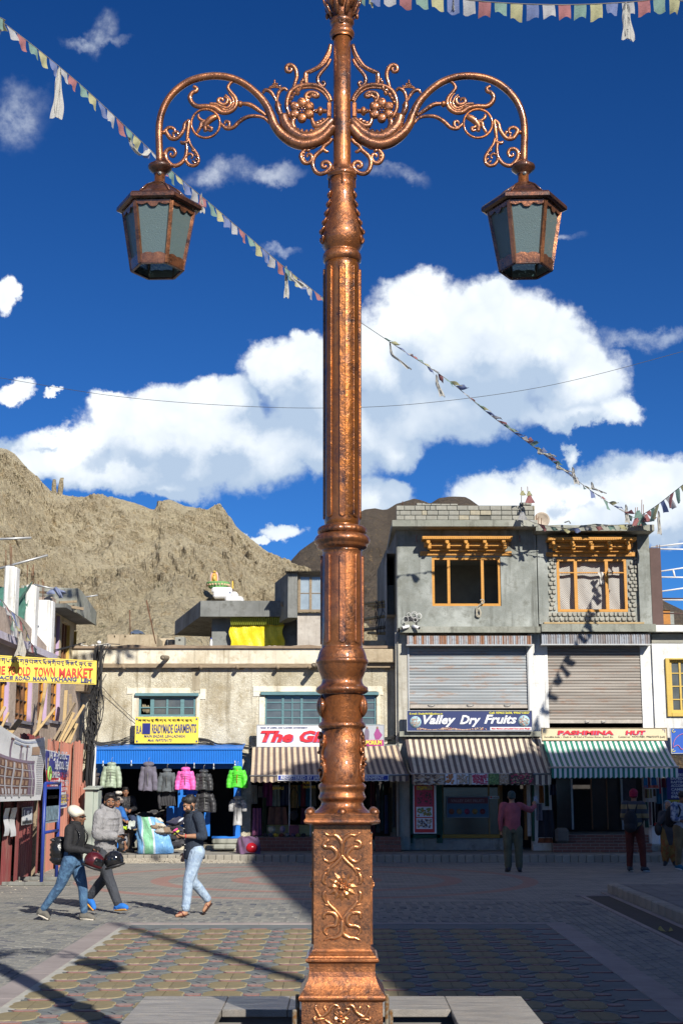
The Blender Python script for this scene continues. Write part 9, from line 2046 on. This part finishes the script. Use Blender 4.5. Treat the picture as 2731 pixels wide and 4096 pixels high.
for q in 'lr': shoe(r7, K[q+'an'], K[q+'toe'], 1.05, fabric('teal_trainer', (.01, .12, .22), .3), m_whitepaint)
rucksack('black rucksack on the back of the man in the floral shirt', K, yw7, 1.05)
# ---- 8, 9. the two men sitting at the blue stall
def sitter(label, loc, yaw, skin, mt, mt2, feet=True, seat=.55, **kw):
 z = seat; pose = {'pelvis': (0, .05, z+.10), 'waist': (0, .05, z+.26), 'chest': (0, .02, z+.45), 'neck': (0, -.01, z+.62), 'head': (0, -.045, z+.74),
  'rsh': (-.19, .0, z+.56), 'rel': (-.25, -.10, z+.34), 'rwr': (-.10, -.32, z+.32), 'lsh': (.19, .0, z+.56), 'lel': (.25, -.10, z+.34), 'lwr': (.10, -.33, z+.30),
  'rhip': (-.10, 0, z+.08), 'rkn': (-.15, -.42, z+.06), 'ran': (-.14, -.42, .10), 'rtoe': (-.15, -.57, .04), 'lhip': (.10, 0, z+.08), 'lkn': (.15, -.42, z+.06), 'lan': (.14, -.40, .10), 'ltoe': (.15, -.55, .04)}
 Jm = J_(yaw, pose); r, K, H, R, s = person(label, loc, Jm, skin, 'short', vox=.011, **kw); finish(K, yaw)
 top_garment('jacket', r, K, s, mt, [(-.12, .18, .15), (.05, .19, .15), (.3, .18, .14), (.6, .20, .15), (.82, .20, .13), (.94, .14, .11), (1.02, .08, .08)], (.085, .078, .070, .056, .9))
 trousers(r, K, s, mt2, (.115, .10, .085, .075, .066))
 for q in 'lr': shoe(r, K[q+'an'], K[q+'toe'], 1.0, flat('dark_shoe', (.02, .025, .035)), m_black)
 return r
p = W(690/1568*750+300-138, 3318, 36.15)
p = W(497, 3320, 36.3); sitter('man in a shiny black padded jacket over a blue shirt sitting inside the blue stall', (p.x, p.y, .30), radians(20), SKB, fabric('black_padded', (.02, .02, .024), .9, .5), fabric('dark_navy', (.03, .045, .09)), seat=.62)
p = W(468, 3320, 35.75); sitter('man in bright blue jacket sitting by the table, mostly hidden by the walking man', (p.x-.05, p.y, .18), radians(50), SKB, fabric('blue_jacket', (.02, .12, .38), .7), fabric('brown_trousers', (.07, .055, .045)), seat=.48)
# ======================= prayer flags =======================
FC = [('flag_blue', (.20, .25, .44)), ('flag_white', (.50, .50, .50)), ('flag_red', (.44, .19, .19)), ('flag_green', (.24, .37, .31)), ('flag_yellow', (.52, .50, .28))]
def mat_flag(name, c):
 m, t = newmat(name); n = t.noise(26, 4, .65, sc3=(1, 1, 3)); b = t.mr(n, .52, .62, 0, .45)
 t.set(col=t.mix(b, c, tuple(x*.45 for x in c)), rough=.9); tr = t.n('ShaderNodeBsdfTranslucent'); tr.inputs[0].default_value = tuple(min(1, x*1.1) for x in c)+(1,); mx = t.n('ShaderNodeMixShader'); mx.inputs[0].default_value = .45
 t.l(t.b.outputs[0], mx.inputs[1]); t.l(tr.outputs[0], mx.inputs[2]); t.l(mx.outputs[0], t.out.inputs[0]); return m
FM = [mat_flag(a, b) for a, b in FC]
m_rope = M('rope_grey', (.20, .19, .17), .9); m_khata = mat_flag('khata_white', (.62, .61, .57))
def flagstring(name, label, pts, size, pitch, hang=1.0, wind=0.0, skip=(), wdir=(1, .3, 0), drop=(0, 0, -1), seed=0, vary=.3):
 """string through 3D pts with cloth flags every pitch metres"""
 rnd_ = random.Random(seed); P = crom(pts, 14); o = thing(name, label, 'prayer flags', P[0], 'strings of prayer flags')
 mb = MB(); mb.tube(P, .008, 5, cap=False); mb.build('rope', m_rope, o)
 L = [0]
 for a, b in zip(P, P[1:]): L.append(L[-1]+(b-a).length)
 def at(s):
  for i in range(len(L)-1):
   if L[i+1] >= s: f = (s-L[i])/(L[i+1]-L[i]+1e-9); return P[i].lerp(P[i+1], f)
  return P[-1]
 s = pitch*.3; k = 0; wd = Vector(wdir).normalized()
 while s+size < L[-1]:
  if k not in skip:
   a, b = at(s), at(s+size*.92); tw = rnd_.uniform(-1, 1)*vary; w_ = max(0, wind*(1+rnd_.uniform(-.6, .6))); cur = rnd_.uniform(-.4, .4); rip = rnd_.uniform(0, 6)
   dn = (Vector(drop)*(1-min(.95, w_))+wd*w_+Vector((rnd_.uniform(-1, 1)*vary*.5, tw*.8, rnd_.uniform(-1, 1)*vary*.3*min(1, w_*2)))).normalized(); h = size*1.12*hang*rnd_.uniform(.85, 1.08)
   n = (b-a).cross(dn).normalized(); mb = MB(); pinch = rnd_.uniform(0, .35)*(1 if rnd_.random() < .25 else .1)
   def f(u, t):
    q = a.lerp(b, .5+(u-.5)*(1-pinch*t)); return q+dn*h*t*(1-.08*sin(u*3+rip)*t)+n*(.035*sin(u*5+rip+t*3)*t+cur*.10*t*t*(1+w_*1.6))+Vector((0, 0, -.05*t*t*w_))
   mb.grid(f, 5, 6); mb.build('flag', FM[k % 5], o)
  s += pitch; k += 1
 return o, at, L[-1]
def khata(label, top, L_, w=.05, wind=0.0, wd=(1, 0, 0), seed=1, fold=None):
 r_ = random.Random(seed); o = thing('ceremonial_scarf', label, 'scarf', top, 'white scarves tied to the prayer flag strings'); top = Vector(top); wd = Vector(wd)
 path = fold or [top, top+Vector((0, 0, -L_*.3))+wd*wind*.1*L_, top+Vector((0, 0, -L_*.65*(1-wind*.5)))+wd*wind*.45*L_, top+Vector((0, 0, -L_*(1-wind*.55)))+wd*wind*.9*L_]
 P = crom(path, 6)
 for q in (-1, 1):
  mb = MB(); n = len(P)
  def f(u, t):
   i = min(n-1, int(t*(n-1)+.5)); ww = w*(.35+1.0*t**.5)*(1+.2*sin(t*9+q)); return P[i]+Vector((q*w*.55*t+(u-.5)*ww*1.5, .03*sin(u*9+t*6+q), .02*sin(u*5+q)))
  mb.grid(f, 5, n-1); mb.build('fold', m_khata, o)
 return o
YA, YBb = 21.0, 36.2
def SP(u, v, f): return W(u, v, YA+(YBb-YA)*f)
p1 = [(-60, 40, 0), (0, 80, .03), (150, 195, .07), (330, 345, .12), (560, 560, .19), (700, 695, .24), (860, 830, .30), (1080, 1020, .38), (1290, 1190, .46), (1450, 1295, .52), (1600, 1395, .58), (1790, 1520, .66), (1960, 1660, .72), (2085, 1752, .77), (2170, 1815, .82), (2310, 1925, .88), (2440, 2015, .94), (2536, 2072, .985)]
s1, at1, L1 = flagstring('prayer_flag_string', 'longest string of prayer flags, running diagonally behind the lamp post down to the right roof', [Vector((-9.5, 19, 15.5))]+[SP(u, v, f) for u, v, f in p1][:10], .20, .235, 1.0, .12, seed=3, vary=.30)
s1b, at1b, L1b = flagstring('prayer_flag_string', 'wind-blown continuation of the diagonal prayer flag string between lamp post and right roof', [SP(u, v, f) for u, v, f in p1][9:], .19, .215, .9, .95, skip=(0, 1, 2), wdir=(1, .15, .12), seed=5, vary=.8)
khata('long white folded scarf hanging from the upper left of the diagonal flag string', SP(238, 272, .095), .96, .07, 0, seed=1)
khata('white scarf looped along the flag string left of the left lantern', SP(515, 515, .18), .5, .035, .8, (1, 0, -.3), 2, [SP(512, 540, .18), SP(535, 590, .18), SP(570, 620, .19), SP(598, 600, .2)])
khata('small tasselled white scarf behind the left lantern', SP(806, 775, .28), .42, .03, .1, seed=3)
khata('white scarf hanging just left of the lamp post', SP(1145, 1065, .41), .70, .035, .02, seed=4)
khata('grey scarf wrapped on the string beside the lamp post', SP(1160, 1085, .41), .4, .06, .9, (1, 0, -.5), 5)
khata('thin rolled scarf blowing right of the lamp post', SP(1558, 1368, .56), .9, .03, .55, (1, 0, 0), 6)
khata('white scarf fluttering at the middle right of the string', SP(1745, 1500, .64), .6, .04, .25, (1, 0, 0), 7)
for i, (u, v, f, l_, wn) in enumerate(((2150, 1790, .81, 'grey scarf curled upwards on the flag string above the block parapet', .9), (2225, 1850, .84, 'white scarf swagged below the string above the block parapet', .8), (2290, 1870, .87, 'short white scarf above the right roof', .2), (2365, 1930, .90, 'white scarf looped in the wind above the right roof', .7), (2502, 2020, .97, 'white scarf hanging over the right roof edge', .05))):
 khata(l_, SP(u, v, f), .5, .045, wn, (1, 0, .1), 10+i)
A = W(2540, 2075, 36.2); C = Vector((13.5, 6, 13.0))
pts = [A, A.lerp(C, .045)+Vector((0, 0, -.10)), A.lerp(C, .10)+Vector((0, 0, -.12)), A.lerp(C, .2)+Vector((0, 0, -.2)), A.lerp(C, .4)+Vector((0, 0, -.5)), A.lerp(C, .6)+Vector((0, 0, -.5)), A.lerp(C, .8)+Vector((0, 0, -.3)), C]
flagstring('prayer_flag_string', 'prayer flag string rising from the right roof towards the right edge', pts, .26, .31, 1.1, .35, seed=9, vary=.6)
khata('long white scarf hanging from the flag string right of the roof rods', W(2632, 2045, 35.6), .62, .04, 0, seed=20)
Yt = 17.5
row = [Vector((-8, 17.5, 15.2)), Vector((-4, 17.5, 14.3))]+[W(u, v, Yt) for u, v in ((1395, -60), (1480, -42), (1600, -30), (1720, -18), (1840, -4), (1960, 8), (2100, 16), (2250, 19), (2400, 15), (2560, 4), (2680, -14), (2800, -38))]+[Vector((6.6, 17.4, 14.6)), Vector((8.2, 16.9, 15.7))]
flagstring('prayer_flag_string', 'nearest row of square printed prayer flags hanging along the top right edge', row, .185, .222, 1.10, 0, seed=12, vary=.10)
khata('crumpled white scarf hanging from the top row of flags near the right edge', W(2502, 14, Yt-.03), .56, .06, .03, seed=21); khata('tiny white tie hanging in the gap of the top row of flags', W(1812, -2, Yt), .16, .012, 0, seed=22)
q = [WX(-20, 2380, -6.5), WX(8, 2410, -6.5), WX(45, 2455, -6.5), WX(62, 2510, -6.5), WX(80, 2535, -6.5)]
lp = [W(-30, 2375, 27), W(0, 2395, 27), W(32, 2432, 27.3), W(60, 2490, 27.6), W(85, 2535, 28)]
flagstring('prayer_flag_string', 'short string of small bright prayer flags on the old building at the left edge', lp, .19, .20, 1, .2, seed=31, vary=.5)
flagstring('prayer_flag_string', 'second short string of prayer flags crossing the stucco wall of the old building', [W(40, 2440, 27.6), W(75, 2470, 28), W(105, 2520, 28.5), W(125, 2570, 29), W(150, 2600, 29.5)], .19, .21, 1, .2, seed=33, vary=.5)
khata('dirty white scarf bundle hanging above the yellow market board', W(86, 2528, 26.2), .46, .065, .02, seed=34)
for i, (u, v, c, l_) in enumerate(((2544, 2055, 3, 'green flag knotted round the roof rods'), (2536, 2085, 2, 'faded red flag bunched at the foot of the roof rods'), (2556, 2084, 3, 'small green flag right of the faded red one'), (2574, 2070, 2, 'dark red flag knotted to the tallest roof rod'), (2084, 1976, 4, 'small yellow rag tied to the left rod on the parapet blocks'), (2110, 1978, 4, 'small green-yellow rag tied to the right rod on the parapet blocks'), (2112, 1995, 2, 'narrow pink rag hanging from the right parapet rod'), (2083, 2062, 1, 'white rag hanging on the block parapet corner'))):
 p = W(u, v, 35.9); mb = MB(); h = .16 if c != 4 else .10; mb.grid(lambda a, b: (p.x+(a-.5)*h*1.1*(.5+b), p.y-.25+.04*sin(a*7+b*4), p.z+.04-h*1.3*b), 5, 6); tag(mb.build('tied_flag', FM[c]), l_, 'flag', 'rags and flags tied to the roof rods')
flagstring('prayer_flag_string', 'low slack string of faded flags lying along the right roof edge', [W(2075, 2030, 35.7), W(2100, 2070, 35.7), W(2150, 2095, 35.65), (W(2260, 2112, 35.6)), W(2400, 2104, 35.6), W(2530, 2096, 35.6)], .17, .30, .7, .7, seed=41, vary=.6)
# ---- unseen mast behind the viewer, placed so its soft shadow bands the paving
up2 = thing('unseen_mast', 'tall slender steel mast at the right side of the square behind the viewer', 'mast', (7.6, -1.5, 0))
mb = MB(); mb.tube([(7.6, -1.5, 0), (7.6, -1.5, 15.4)], [.16, .09], 14); mb.build('pole', m_galv, up2)
MB().bbox(7.35, 7.85, -1.75, -1.25, 0, .4, .03).build('footing', m_cement2, up2)
